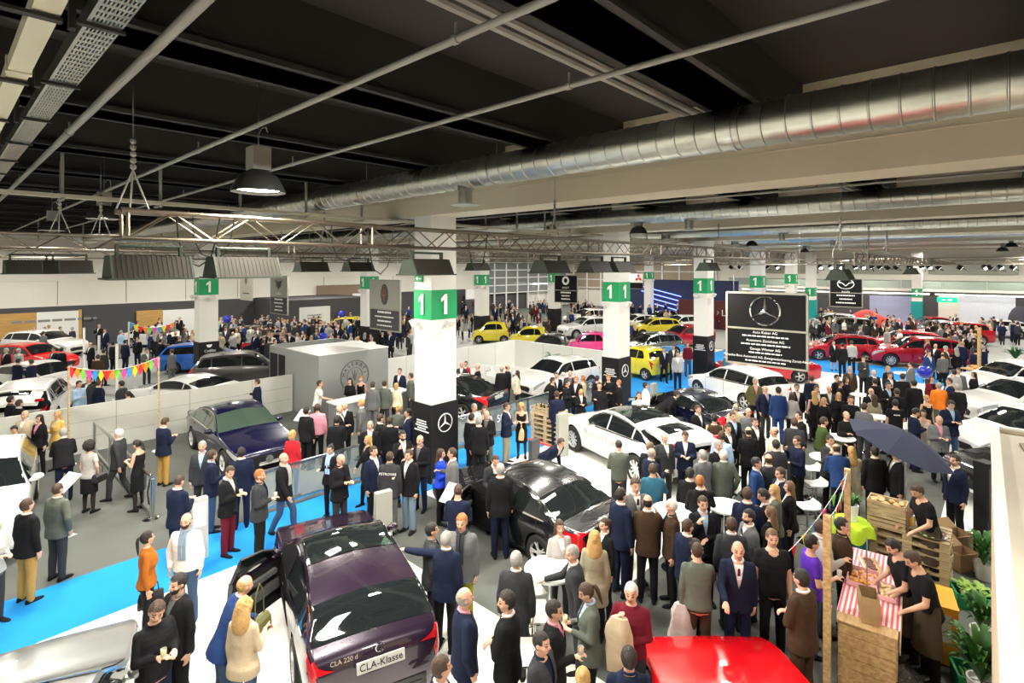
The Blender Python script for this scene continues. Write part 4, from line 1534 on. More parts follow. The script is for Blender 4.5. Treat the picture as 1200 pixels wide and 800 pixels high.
def open_door(t, kind, side, ang, di=0, paint='black'):
 """Front door (di = 0) or rear door (1) swung open by ang degrees, with a dark sheet as painted shade of the opening it leaves."""
 c = CARS[kind]
 st, L, ds = c['st'], c['L'], c['doors']
 s0, s1 = ds[di], ds[di + 1]
 m = MB()
 patch(m, st, s0 + .02, s1 - .02, 1.95, 5.84, 14, 20, .010, side, L)
 m.build('door_gap_shade', M_under, t, True)  # dark sheet on the closed body side, painted shade of the cabin
 m = MB()
 a = cpt(st, s0 + .1, 2.3)
 xm0 = L / 2 - interp(st, s0)[0]
 xm1 = L / 2 - interp(st, s1)[0]
 m.box(xm1 + .1, xm0 - .2, side * .42 - .24, side * .42 + .24, .42, .52)
 m.box(xm1 + .02, xm1 + .16, side * .42 - .24, side * .42 + .24, .5, 1.08)
 m.build('seat', M_leather if paint != 'aubergine' else M_trim, t)
 hx = xm0
 hy = surf(kind, s0, 3.5, side).y
 leaf = MB()
 def rowpts(o_, w0, w1, n_=12):
  return [[surf(kind, s0 + (s1 - s0) * i / 10, w0 + (w1 - w0) * j / n_, side) + Vector((0, -side * o_, 0)) - Vector((hx, hy, 0)) for j in range(n_ + 1)] for i in range(11)]
 out, inn = rowpts(0, 2.0, 5.0), rowpts(.09, 2.0, 5.0)
 nn = 13
 for g, fl, mi in ((out, side < 0, 0), (inn, side > 0, 1)):
  leaf.mi(mi)
  vs = [p for r in g for p in r]
  fs = []
  for i in range(10):
   for j in range(nn - 1):
    q = (i * nn + j, i * nn + j + 1, (i + 1) * nn + j + 1, (i + 1) * nn + j)
    fs.append(q[::-1] if fl else q)
  leaf.add(vs, fs)
 leaf.mi(0)
 rim_o = out[0] + [r[-1] for r in out] + out[-1][::-1] + [r[0] for r in out[::-1]]
 rim_i = inn[0] + [r[-1] for r in inn] + inn[-1][::-1] + [r[0] for r in inn[::-1]]
 k = len(rim_o)
 leaf.add(rim_o + rim_i, [(i, (i + 1) % k, k + (i + 1) % k, k + i) for i in range(k)])
 pv = link('door', leaf.mesh('door', [PAINT[paint], M_trim], 30), t, (hx, hy, 0))
 pv.rotation_euler = (0, 0, R(ang) * (-side if True else side))
 fr = MB()
 path = [surf(kind, s0 + (s1 - s0) * q, w, side) - Vector((hx, hy, 0)) - Vector((0, side * .03, 0)) for q, w in
   [(.06 + .1 * di, 5.0), (.15, 5.35), (.35, 5.75), (.6, 5.84), (.97, 5.86), (.98, 5.4), (.99, 5.0)]]
 fr.tube(path, .022, 6)
 fr.build('window_frame', M_trim, pv, True)
 gl = MB()
 gl.add(path + [p + Vector((0, .004 * side, 0)) for p in path], [tuple(range(7)), tuple(range(13, 6, -1))])
 gl.build('door_glass', M_cglass, pv)
 ar = MB()
 c0 = surf(kind, (s0 + s1) / 2, 4.3, side) - Vector((hx, hy, 0)) + Vector((0, -side * .13, 0))
 ar.box(c0.x - .28, c0.x + .26, c0.y - .035, c0.y + .035, c0.z - .06, c0.z + .01)
 ar.box(c0.x - .3, c0.x + .34, c0.y - .01, c0.y + .045, c0.z - .34, c0.z - .18)
 ar.build('armrest', M_dgrey, pv)
 return pv
def open_hatch(t, kind, paint):
 c = CARS[kind]
 st, L = c['st'], c['L']
 a, b = c['rw']
 n = len(st) - 1
 m = MB()
 for sd in (1, -1):
  patch(m, st, a + .0, n - 1.3, 6.1, 7.999, 10, 6, .012, sd, L)
  patch(m, st, b - .2, n - .6, 4.6, 6.1, 8, 6, .014, sd, L)
 m.build('boot_gap_shade', M_under, t, True)  # dark sheet over the closed tail, painted shade of the boot
 m = MB().box(-L / 2 + .25, -L / 2 + 1.0, -.5, .5, .72, .80)
 m.build('boot_floor', M_trim, t)
 hp = surf(kind, a, 7.99, 1)
 hx, hz = hp.x, hp.z
 lid = MB()
 rows_o, rows_i = [], []
 N = 14
 for i in range(N + 1):
  q = i / N
  d = q * 1.25
  droop = .28 * q * q
  wd = .66 + .12 * min(1, q * 2)
  ro = [(-d, wd * (j / 6 - 1), .05 - droop - .05 * abs(j / 6 - 1) ** 2) for j in range(13)]
  rows_o.append(ro)
  rows_i.append([(x, y * .97, z - .09) for x, y, z in ro])
 for g, fl, mi in ((rows_o, False, 0), (rows_i, True, 1)):
  lid.mi(mi)
  vs = [p for r in g for p in r]
  fs = []
  for i in range(N):
   for j in range(12):
    qd = (i * 13 + j, i * 13 + j + 1, (i + 1) * 13 + j + 1, (i + 1) * 13 + j)
    fs.append(qd if fl else qd[::-1])
  lid.add(vs, fs)
 lid.mi(0)
 ro = rows_o[0] + [r[-1] for r in rows_o] + rows_o[-1][::-1] + [r[0] for r in rows_o[::-1]]
 ri = rows_i[0] + [r[-1] for r in rows_i] + rows_i[-1][::-1] + [r[0] for r in rows_i[::-1]]
 k = len(ro)
 lid.add(ro + ri, [(i, (i + 1) % k, k + (i + 1) % k, k + i) for i in range(k)])
 o = link('tailgate', lid.mesh('tailgate', [PAINT[paint], M_trim], 30), t, (hx, 0, hz))
 o.rotation_euler = (0, R(4), 0)
 g = MB()
 vs = [(x, y * .86, z + .006) for r in rows_o[2:9] for x, y, z in r]
 g.add(vs, [(i * 13 + j, (i + 1) * 13 + j, (i + 1) * 13 + j + 1, i * 13 + j + 1) for i in range(6) for j in range(12)])
 g.build('tailgate_window', M_cglass, o, True)
 for sd in (1, -1):
  b_ = MB().box(-1.22, -1.10, sd * .74 - .14, sd * .74 + .06 if sd < 0 else sd * .74 + .06, -.235, -.16)
  b_.build('tail_light', M_tail, o)
 for sd in (1, -1):
  MB().tube([(hx - .15, sd * .62, hz - .12), (hx - .62, sd * .62, hz - .12)], .012, 6).build('gas_strut', M_steel, t)
def roof_glass(t, kind, s0, s1):
 c = CARS[kind]
 m = MB()
 for sd in (1, -1):
  patch(m, c['st'], s0, s1, 6.55, 7.999, 12, 8, .007, sd, c['L'])
 m.build('glass_roof', M_cglass, t, True)
M_pine = wood('pine_planks', (.58, .40, .20), (.40, .24, .10))
M_pallet = wood('pallet_wood', (.55, .43, .26), (.36, .26, .14), 1.5)
M_oak = wood('oak_panel', (.55, .33, .10), (.44, .25, .07), .4)
M_gingham = stripes('striped_tablecloth', (.72, .12, .16), (.82, .70, .68), 5.2, 'Y')
M_boothm = mat('satin_metal_booth', (.40, .42, .42), .38, .55)
M_panelw = mat('pale_partition_panel', (.52, .53, .49), .55, noise_amt=.03)
M_lime = mat('lime_cloth', (.42, .62, .02), .8)
M_barrel = mat('turquoise_barrel_paint', (.0, .20, .30), .4)
M_card = mat('cardboard', (.34, .22, .11), .85, noise_amt=.12)
M_gcrate = mat('green_crate_plastic', (.01, .22, .08), .45)
M_leaf = mat('leaf_green', (.035, .14, .02), .45, noise_amt=.4, noise_scale=5)
M_leafl = mat('lettuce_green', (.30, .48, .10), .6, noise_amt=.35, noise_scale=9)
M_orangec = mat('orange_cabinet_paint', (.72, .34, .02), .4)
M_paper = mat('kraft_paper', (.36, .24, .12), .8, noise_amt=.1)
M_navyc = mat('navy_canvas', (.012, .016, .045), .8, noise_amt=.1)
M_blueb = mat('balloon_blue', (.02, .03, .45), .12, coat=.6)
M_food = mat('baked_food', (.72, .30, .06), .6, noise_amt=.5, noise_scale=22)
M_signb = mat('sign_black', (.010, .010, .011), .6, spec=.1)
M_signg = mat('sign_grey', (.34, .35, .31), .6)
M_signf = mat('sign_frame_pale', (.30, .29, .24), .5)
M_screen = mat('printed_sheet', (.72, .74, .74), .5)
def hbox(name, label, cat, u0, u1, v0, v1, z0, z1, m, part='panel', group=None, kind=None):
 t = thing(name, label, cat, (*uv(u0, v0), 0), HA, group)
 MB().box(0, u1 - u0, 0, v1 - v0, z0, z1).build(part, m, t)
 return t
t = hbox('partition', 'long low pale partition of large panels between the carpet area and the stand behind', 'partition', -2.6, 9.75, 20.9, 21.0, 0, 1.45, M_panelw)
m = MB()
for q in range(6):
 m.box(q * 2.1 + .3, q * 2.1 + .315, -.004, 0, .02, 1.44)
m.box(0, 12.3, -.004, 0, .48, .49).box(0, 12.3, -.004, 0, .96, .97)
m.build('panel_joint', M_grey, t)
t = hbox('partition', 'white low partition running from the round-emblem booth towards the potted plant', 'partition', 12.95, 22.9, 20.9, 21.0, 0, 1.5, M_white)
m = MB()
for q in range(5):
 m.box(q * 2 + .3, q * 2 + .315, -.004, 0, .02, 1.49)
m.build('panel_joint', M_grey, t)
t = hbox('partition', 'white low partition behind the white hatchback with its front towards the viewer', 'partition', 22.9, 23.0, 14.5, 21.0, 0, 1.5, M_white)
m = MB()
for q in range(3):
 m.box(-.004, 0, q * 2 + .3, q * 2 + .315, .02, 1.49)
m.build('panel_joint', M_grey, t)
t = thing('exhibition_booth', 'satin grey box booth with a big round embossed emblem on its side', 'booth', (*uv(9.8, 18.85), 0), HA)
MB().box(0, 3.05, 0, 2.7, 0, 2.4).build('main_box', M_boothm, t)
MB().box(-.02, 3.07, -.02, 2.7, 2.4, 2.43).build('roof_board', M_white, t)
m = MB().box(0, .08, 2.7, 4.3, 0, 2.4).box(2.97, 3.05, 2.7, 4.3, 0, 2.4).box(0, 3.05, 4.22, 4.3, 0, 2.4)
m.build('open_frame', M_boothm, t)
MB().box(.08, 2.97, 2.7, 4.22, 0, .02).box(-.012, 0, 2.8, 3.4, .1, 2.1).box(-.012, 0, 3.5, 4.2, .1, 2.1).build('dark_recess', M_black, t)
m = MB()
cx, cz, rr = 1.5, 1.45, .62
Mf = Matrix.Translation((cx, 0, cz)) @ Matrix.Rotation(PI / 2, 4, 'X')
m.lathe([(rr, .0), (rr, .03), (rr - .03, .03), (rr - .03, .0)], 48, M=Mf, cap=False)
m.lathe([(.34, .0), (.34, .02), (.32, .02), (.32, .0)], 40, M=Mf, cap=False)
for k in range(3):
 a = PI / 2 + (k - 1) * .5
 m.tube([Mf @ Vector((0, -.16, .01)), Mf @ Vector((.24 * math.cos(a), .24 * math.sin(a), .01))], [.03, .012], 6)
m.build('round_emblem', mat('emblem_relief', (.16, .17, .17), .4, .5), t, True)
for i, ch in enumerate('MASERATI'):
 a = PI - (i + .5) / 8 * PI
 text(ch, .20, M_dgrey, t, (cx + .47 * math.cos(a), -.012, cz + .47 * math.sin(a)), (PI / 2, 0, 0) if False else (PI / 2, -(a - PI / 2) * 1.0, 0), name='emblem_letter')
t = thing('reception_counter', 'long silver reception counter with pale top behind the chatting crowd', 'counter', (*uv(9.3, 16.6), 0), HA)
MB().box(0, 2.9, 0, .6, 0, 1.05).build('body', M_boothm, t)
MB().box(-.05, 2.95, -.06, .66, 1.05, 1.10).build('counter_top', M_white, t)
def glass_rail(u0, u1, v, lab, along='u', h=1.0):
 L = u1 - u0
 loc = uv(u0, v) if along == 'u' else uv(v, u0)
 t = thing('glass_railing', lab, 'railing', (*loc, 0), HA + (0 if along == 'u' else PI / 2))
 m = MB().box(0, L, -.03, .03, h - .05, h).box(0, L, -.025, .025, .08, .13)
 m.build('rail', M_steel, t)
 n = max(1, round(L / 2.2))
 for i in range(n + 1):
  MB().box(i * L / n - .04, i * L / n + .04, -.03, .03, 0, h - .05).build('post', M_steel, t)
  if i < n:
   MB().box(i * L / n + .06, (i + 1) * L / n - .06, -.005, .005, .14, h - .06).build('glass_panel', M_glass, t)
 return t
glass_rail(5.0, 9.4, 12.7, 'glass railing with steel rail along the blue aisle, left of the centre column')
tr = glass_rail(10.4, 18.9, 12.75, 'glass railing with steel rail along the blue aisle, right of the centre column')
text('599', .36, M_wtext, tr, (4.6, -.02, .55), (PI / 2, 0, 0))
text('500', .36, M_wtext, tr, (2.9, -.02, .55), (PI / 2, 0, 0))
glass_rail(14.2, 20.6, 3.4, 'glass railing going up to the pale partition beside the woman in the black dress', 'v')
t = thing('rope_stand', 'chrome rope stand with hanging black cord and glossy round foot', 'rope stand', (*at(177, 608), 0))
MB().lathe([(.17, 0), (.17, .015), (.05, .04), (.022, .06), (.022, .92), (.035, .94), (.035, 1.0), (.01, 1.02)], 24).build('post', M_chrome, t, True)
MB().tube([(-.02, 0, .93), (-.08, .0, .6), (-.05, 0, .35), (.02, 0, .3), (.07, 0, .5), (.04, 0, .93)], .016, 8).build('rope', M_black, t, True)
def totem(px, py, lab, w=.32, h=1.15, rz=200, m=None, sheet=False):
 t = thing('information_stand', lab, 'information stand', (*at(px, py), .0), R(rz))
 if sheet:
  MB().box(-.02, .02, -.02, .02, 0, h).box(-.16, .16, -.12, .12, 0, .02).build('post', M_steel, t)
  MB().box(-w, w, -.22, .22, -.01, .01, Matrix.Translation((0, 0, h)) @ Matrix.Rotation(R(-38), 4, 'X')).build('sheet', M_screen, t)
 else:
  MB().prism([(-w / 2, -.07), (w / 2, -.07), (w / 2, .07), (-w / 2, .07)], 0, h).build('slab', m or M_signg, t)
  MB().box(-w / 2 + .03, w / 2 - .03, -.075, -.07, h * .55, h - .06).build('sheet', M_screen, t)
totem(233, 655, 'tall white information stand with printed top beside the men in navy suits', .30, 1.2, 45, M_panelw)
totem(449, 645, 'grey upright information slab behind the mirror of the dark purple estate car', .34, 1.2, 215)
totem(78, 628, 'white sheet on a stand before the man in the grey-green jacket', .2, 1.15, 160, sheet=True)
totem(354, 528, 'white sheet on a stand before the dark blue saloon', .18, 1.1, 160, sheet=True)
totem(526, 640, 'white sheet on a stand between the blue sweater woman and the black saloon', .12, 1.1, 150, sheet=True)
totem(659, 535, 'grey upright slab at the nose of the white crossover coupe', .38, 1.3, 215)
totem(626, 545, 'short dark grey block stand on the white floor', .34, .75, 225, M_dgrey)
totem(766, 485, 'slim grey slab near the nose of the white hatchback', .3, 1.2, 225)
totem(670, 455, 'small white sign board on a post beside the potted plant', .2, 1.3, 200, sheet=True)
totem(138, 520, 'double picture board leaning at the pale partition', .22, 1.2, 180, sheet=True)
def pallet_mesh():
 m = MB()
 for q in range(5):
  m.box(0, 1.2, q * .1625, q * .1625 + .13, .125, .148)
 for x in (0, .53, 1.06):
  m.box(x, x + .14, 0, .78, .10, .125)
  for y in (0, .34, .68):
   m.box(x, x + .14, y, y + .1, .022, .10)
 for y in (0, .34, .68):
  m.box(0, 1.2, y, y + .1, 0, .022)
 return m.mesh('pallet', M_pallet)
PAL = pallet_mesh()
def pallets(loc, rz, n, lab, grp, z=0):
 for i in range(n):
  o = link('pallet', PAL, None, (loc[0], loc[1], z + i * .149), rz + R(rng.uniform(-1, 1)))
  tag(o, lab, 'pallet', grp)
def crate_mesh(m_, L=.6, W=.4, h=.22, slat=True):
 m = MB()
 t = .015
 if slat:
  for z in (0.01, .085, .16):
   m.box(0, L, 0, t, z, z + .055).box(0, L, W - t, W, z, z + .055).box(0, t, 0, W, z, z + .055).box(L - t, L, 0, W, z, z + .055)
  for x in (t, L - t - .03):
   for y in (t, W - t - .03):
    m.box(x, x + .03, y, y + .03, 0, h)
 else:
  m.box(0, L, 0, t, 0, h).box(0, L, W - t, W, 0, h).box(0, t, 0, W, 0, h).box(L - t, L, 0, W, 0, h)
  m.box(-.015, L + .015, -.015, 0, h - .03, h).box(-.015, L + .015, W, W + .015, h - .03, h).box(-.015, 0, 0, W, h - .03, h).box(L, L + .015, 0, W, h - .03, h)
  for q in range(6):
   m.box(.06 + q * .085, .10 + q * .085, -.006, 0, .05, .15)
 m.box(0, L, 0, W, 0, .012)
 return m.mesh('crate', m_)
CR_W = crate_mesh(M_pallet)
CR_G = crate_mesh(M_gcrate, .6, .4, .24, False)
bl = at(622, 516)
hb = MB().box(-.12, 1.3, -.1, .9, 0, .015).build('floor_sheet', mat('red_sheet', (.65, .03, .05), .6), None, rz=HA - PI / 2, loc=(*bl, .02))
tag(hb, 'red square mat under the pallet drinks stand', 'mat')
pallets(bl, HA - PI / 2, 6, 'pallet of the drinks stand on the red mat beside the blue aisle', 'pallets of the drinks stand', .036)
for k in range(2):
 o = link('crate', CR_W, None, (bl[0] + .05 + k * .42, bl[1] + .02 - k * .40, .036 + 6 * .149 + .01), HA - PI / 2)
 tag(o, ['wooden crate of bottles on the drinks stand, nearer the white hatchback', 'wooden crate of bottles on the drinks stand, nearer the crossover'][k], 'crate')
bot = MB().lathe([(.001, 0), (.032, 0), (.034, .02), (.034, .15), (.014, .20), (.012, .27), (.001, .27)], 10).mesh('bottle', mat('bottle_glass', (.03, .035, .02), .08, coat=.5), True)
Mz = Matrix.Translation((bl[0], bl[1], 0)) @ Matrix.Rotation(HA - PI / 2, 4, 'Z')
for k in range(14):
 p = Mz @ Vector((.15 + (k % 7) * .15, .12 + (k // 7) * .22 + .03 * (k % 2), .036 + 6 * .149 + .03))
 tag(link('bottle', bot, None, p), 'dark bottle standing in a crate on the pallet drinks stand', 'bottle', 'bottles on the drinks stand')
def hsign(px0, px1, y0, y1, Y, lab, split=.55, top=M_signb, low=M_signb, logo=None, lines=(), lc=M_wtext, w=None):
 """Sign hung with its plane along the beams; (px0, y0) top left corner at distance Y."""
 x0 = (px0 - CX) / F * Y
 zt = H - (y0 - HY) * Y / F
 hh = (y1 - y0) * Y / F
 ex, ey = -D1[0], -D1[1]
 r1 = (px1 - CX) / F
 s = (r1 * Y - x0) / (ex - r1 * ey)
 t = thing('hanging_sign', lab, 'sign', (x0, Y, zt - hh), HA - PI / 2)
 W = s
 b = .05 * hh / 2
 MB().box(b, W - b, -.03, .03, hh * (1 - split) + b * .5, hh - b).build('upper_board', top, t)
 MB().box(b, W - b, -.03, .03, b, hh * (1 - split) - b * .5).build('lower_board', low, t)
 m = MB().box(0, W, -.035, .035, 0, b).box(0, W, -.035, .035, hh - b, hh).box(0, b, -.035, .035, 0, hh).box(W - b, W, -.035, .035, 0, hh).box(0, W, -.035, .035, hh * (1 - split) - b * .5, hh * (1 - split) + b * .5)
 m.build('frame', M_signf, t)
 m = MB()
 for xx in (.1 * W, .9 * W):
  m.tube([(xx, 0, hh), (xx, 0, 7.4 - zt + hh)], .006, 5)
 m.build('hanger_wire', M_steel, t)
 cz = hh * (1 - split / 2)
 if logo == 'star':
  mm = MB()
  r = hh * split * .40
  star(mm, r, r * .09)
  o = mm.build('star_emblem', M_chrome, t, loc=(W / 2, -.04, cz))
 elif logo == 'ring':
  mm = MB()
  mm.lathe([(.30, 0), (.30, .02), (.16, .02), (.16, .0)], 30, M=Matrix.Translation((W / 2, -.035, cz + .15)) @ Matrix.Rotation(PI / 2, 4, 'X'), cap=False)
  mm.build('ring_emblem', M_wtext, t)
  text('smart', .26, M_wtext, t, (W / 2, -.04, cz - .33), (PI / 2, 0, 0))
 elif logo == 'wings':
  mm = MB()
  mm.lathe([(.42, 0), (.42, .02), (.38, .02), (.38, .0)], 30, M=Matrix.Translation((W / 2, -.035, cz + .12)) @ Matrix.Diagonal((1.25, 1, .85, 1)) @ Matrix.Rotation(PI / 2, 4, 'X'), cap=False)
  mm.tube([(W / 2 - .45, -.04, cz + .24), (W / 2 - .2, -.04, cz + .18), (W / 2, -.04, cz - .02), (W / 2 + .2, -.04, cz + .18), (W / 2 + .45, -.04, cz + .24)], .035, 6)
  mm.build('winged_emblem', M_wtext, t)
  text('mazda', .2, M_wtext, t, (W / 2, -.04, cz - .42), (PI / 2, 0, 0))
 elif logo == 'trident':
  mm = MB()
  mm.ell((W / 2, -.03, cz), (.26, .02, .42), 20)
  mm.build('oval_emblem', mat('sign_dark_oval', (.07, .07, .07), .5), t)
  mm = MB()
  for dx in (-.11, 0, .11):
   mm.tube([(W / 2 + dx, -.055, cz - .02), (W / 2 + dx, -.055, cz + (.34 if dx == 0 else .24))], [.02, .008], 6)
  mm.tube([(W / 2 - .11, -.055, cz), (W / 2, -.055, cz - .08), (W / 2 + .11, -.055, cz)], .018, 6).tube([(W / 2, -.055, cz - .25), (W / 2, -.055, cz)], .015, 6)
  mm.build('trident_emblem', mat('emblem_rust', (.42, .12, .05), .5), t)
 elif logo == 'crest':
  mm = MB()
  for sx in (-1, 1):
   for k in range(4):
    mm.tube([(W / 2, -.04, cz + .12 - .06 * k), (W / 2 + sx * .25, -.04, cz + .26 - .08 * k), (W / 2 + sx * (.42 - .05 * k), -.04, cz + .30 - .10 * k)], .024, 5)
  mm.ell((W / 2, -.04, cz + .06), (.12, .02, .22), 14)
  mm.build('crest_emblem', mat('emblem_dark', (.06, .07, .07), .5), t)
  text('Cadillac', .22, M_wtext, t, (W / 2, -.04, cz - .38), (PI / 2, 0, 0))
 elif logo == 'shield':
  mm = MB()
  mm.prism([(-.14, .2), (.14, .2), (.16, 0), (0, -.22), (-.16, 0)], 0, .02, Matrix.Translation((W / 2, -.035, cz + .1)) @ Matrix.Rotation(PI / 2, 4, 'X'))
  mm.build('shield_emblem', mat('emblem_dark', (.06, .07, .07), .5), t)
 elif logo == 'diamonds':
  mm = MB()
  for k in range(3):
   a = PI / 2 + k * 2 * PI / 3
   cxx, czz = .19 * math.cos(a), .19 * math.sin(a)
   mm.prism([(cxx + .19 * math.cos(a), czz + .19 * math.sin(a)), (cxx + .11 * math.cos(a + PI / 2), czz + .11 * math.sin(a + PI / 2)), (cxx - .19 * math.cos(a), czz - .19 * math.sin(a)), (cxx - .11 * math.cos(a + PI / 2), czz - .11 * math.sin(a + PI / 2))], 0, .02,
      Matrix.Translation((W / 2 + .3, -.035, cz)) @ Matrix.Rotation(PI / 2, 4, 'X'))
  mm.build('diamond_emblem', mat('emblem_red', (.6, .0, .01), .5), t)
 n = len(lines)
 for i, (s_, k) in enumerate(lines):
  zz = hh * (1 - split) * (1 - (i + .8) / (n + .9))
  if not s_:
   bars(1, W * .62, k * hh * .7, lc, t, (W / 2, -.036, zz + k * hh * .2), 0, i + int(px0))
   continue
  text(s_, k * hh, lc, t, (W / 2, -.04, zz), (PI / 2, 0, 0), .002)
 return t
hsign(851, 947.5, 341, 424, 16.6, 'large black hanging sign with a silver three-pointed star above lines of white text', .5, logo='star',
  lines=(('Auto Kaiser AG', .048), ('', .024), ('Autostern Zürichsee AG', .048), ('', .024), ('Garage Wismer AG', .048), ('', .024), ('Mercedes-Benz Automobil AG, Zweigniederlassung Zürich-Nord', .042), ('', .024)))
hsign(434, 469.5, 327, 385, 21.7, 'grey hanging sign with a trident emblem over a dark text panel', .58, M_signg, M_dgrey, 'trident',
  (('', .055), ('', .035), ('', .045), ('', .035)))
hsign(317.5, 337.5, 322.5, 367, 28.5, 'pale grey hanging sign with winged crest over a dark text panel', .55, M_signg, M_dgrey, 'crest',
  (('', .06), ('', .05), ('', .05), ('', .05)))
hsign(282, 296, 324, 351, 38, 'small pale hanging sign with a dark shield emblem beside the first column on the left', .5, M_signf, M_signf, 'shield', (('', .06),), M_black)
hsign(650, 677, 322, 354, 38, 'black hanging sign with a white ring logo over white lines of text', .55, logo='ring', lines=(('', .07), ('', .06), ('', .06)))
hsign(972, 1011, 326, 359, 38.6, 'black hanging sign with a winged round logo at the right', .5, logo='wings', lines=(('', .06), ('', .06), ('', .06)))
hsign(736, 754, 320, 338, 48, 'white hanging sign with three small red diamonds near the blue lit stand', .6, M_white, M_signb, 'diamonds', ())
t = thing('exhibition_booth', 'dark grey square booth against the left wall behind the crowd', 'booth', (*uv(19.4, 42.3), 0), HA)
MB().box(0, 7.5, 0, 6.5, 0, 3.0).build('walls', M_dgrey, t)
MB().box(.9, 3.6, -.05, 0, .3, 2.4).build('poster', M_screen, t)
MB().box(7.45, 7.9, -.1, 0, 0, 2.9).build('edge_panel', M_white, t)
bars(2, 1.9, .12, M_grey, t, (2.2, -.06, 1.7), 0, 4)
def wallpanel(px0, px1, z0, z1, m, lab, name='display_panel', cat='display panel', off=.0):
 a, b = pxv(px0, V1 - .3), pxv(px1, V1 - .3)
 t = thing(name, lab, cat, (*uv(a, V1 - .3 - off), 0), HA)
 MB().box(0, b - a, 0, .16, z0, z1).build('board', m, t)
 return t, b - a
wallpanel(-6, 43, 0, 2.6, M_oak, 'golden wood display panel at the left edge of the grey wall')
t, w_ = wallpanel(43, 92, 0, 2.6, M_white, 'white display panel with small grey print behind three men in suits')
bars(1, 5.5, .16, M_grey, t, (w_ * .45, -.01, 2.0), 0, 5)
wallpanel(92, 96, 0, 2.65, M_oak, 'narrow golden wood edge right of the white display panel')
wallpanel(160, 191, 0, 2.35, M_oak, 'golden wood display panel above the bunting')
wallpanel(191, 231, 0, 2.3, M_white, 'white display panel next to the column with script lettering')
wallpanel(372, 432, 0, 3.9, mat('brown_textured_wall', (.23, .17, .12), .8, noise_amt=.2, noise_scale=3), 'brown textured display wall behind the trident sign')
wallpanel(412, 424, .8, 3.0, M_screen, 'white poster on the brown textured wall', off=.2)
wallpanel(540, 556, 0, 3.0, M_white, 'white display wall between the two rear columns', off=1)
wallpanel(536, 556, 0, 1.8, M_dgrey, 'grey display screen beside the rear column', off=1.4)
t = thing('glazed_screen', 'pale lattice of framed glass panes in the far corner of the hall', 'glass screen', (*uv(47, V1 - .5), 0), HA)
m = MB()
for q in range(9):
 m.box(q * 2.2, q * 2.2 + .18, 0, .15, 0, 6.6)
for z in (2.2, 3.2, 4.2, 5.2, 6.2):
 m.box(0, 17.8, 0, .12, z, z + .12)
m.build('frame', M_white, t)
MB().box(.05, 17.7, .1, .14, 2.2, 6.2).build('pane', mat('grey_pane', (.18, .20, .20), .1), t)
t = thing('glazed_screen', 'pale lattice of framed panes on the far wall above the stands', 'glass screen', (*uv(U1 - .4, V1 - 1), 0), HA - PI / 2)
m = MB()
for q in range(10):
 m.box(q * 2.4, q * 2.4 + .18, 0, .15, 0, 6.4)
for z in (2.6, 3.8, 5.0, 6.2):
 m.box(0, 21.8, 0, .12, z, z + .12)
m.build('frame', M_white, t)
MB().box(.05, 21.7, .1, .14, 2.6, 6.2).build('pane', mat('warm_pane', (.34, .27, .20), .3), t)
t = thing('gallery', 'long gallery with a glass balustrade along the far wall at the right', 'gallery', (*uv(61.5, -25.8), 0), HA)
MB().box(0, 4.4, 0, 49, 3.45, 3.7).build('deck', M_wallw, t)
MB().box(0, .06, 0, 49, 3.72, 4.45).build('balustrade', mat('greenish_balustrade', (.30, .36, .31), .25), t)
m = MB().box(-.04, .1, 0, 49, 4.45, 4.5)
for q in range(17):
 m.box(-.03, .09, q * 3.0, q * 3.0 + .06, 3.7, 4.45)
m.build('handrail', M_steel, t)
for q in range(6):
 MB().box(4.25, 4.35, q * 8 + 1, q * 8 + 7.4, 5.0, 6.6).build('window_strip', mat('gallery_window', (.28, .29, .24), .3), t)
def farpanel(v0, v1, z0, z1, m, lab, u=61.0, name='display_panel', cat='display panel'):
 t = thing(name, lab, cat, (*uv(u, v1), 0), HA - PI / 2)
 MB().box(0, v1 - v0, 0, .15, z0, z1).build('board', m, t)
 return t
M_sky = mat('sunset_print', (.30, .34, .50), .5, noise_amt=.35, noise_scale=.5)
M_blueg = mat('blue_light_strip', (.05, .1, 1), .5, emit=7, ecol=(.08, .12, 1.0))
M_warmg = mat('stand_light_strip', (1, 1, 1), .5, emit=9, ecol=(1, .96, .88))
def vpx(px, u):
 r = (px - CX) / F
 return (u * D2[0] - r * u * D2[1]) / (D2[1] + r * D2[0])
U9 = 61.0
t = farpanel(vpx(1081, U9), vpx(1019, U9), 0, 3.0, M_sky, 'printed wall with a dark car under an evening sky behind the covered car')
MB().ell((9, -.06, .9), (3.2, .06, .55), 16).build('printed_car', mat('print_dark', (.05, .05, .07), .5), t)
farpanel(vpx(1019, U9), vpx(958, U9), 0, 3.0, M_dgrey, 'dark stand wall behind the winged sign')
farpanel(vpx(1122, U9), vpx(1081, U9), 0, 3.1, M_dgrey, 'dark stand wall right of the evening sky print')
farpanel(vpx(1128, U9), vpx(1100, U9), 0, 3.3, M_wallw, 'cream wall section with a green exit light', u=60.6)
t = farpanel(vpx(1190, U9), vpx(1124, U9), 0, 3.2, mat('pale_print', (.62, .66, .74), .5, noise_amt=.1), 'pale poster wall showing a dark haired woman in a coat', u=60.4)
m = MB()
m.ell((9.0, -.04, 2.5), (.45, .05, .6), 14).ell((9.0, -.04, 1.0), (1.1, .05, 1.5), 14)
m.build('printed_figure', mat('print_dark', (.05, .05, .07), .5), t)
MB().ell((4.0, -.04, 1.2), (.9, .05, 1.4), 14).ell((6.0, -.04, 1.2), (.8, .05, 1.3), 14).build('printed_shape', mat('print_dark', (.05, .05, .07), .5), t)
farpanel(vpx(1230, U9), vpx(1190, U9), 0, 3.2, M_dgrey, 'dark stand wall at the right picture edge')
farpanel(vpx(850, 52), vpx(838, 52), 0, 2.2, mat('maroon_board', (.10, .02, .02), .6), 'dark red board with large pale letters left of the hanging star sign', u=52)
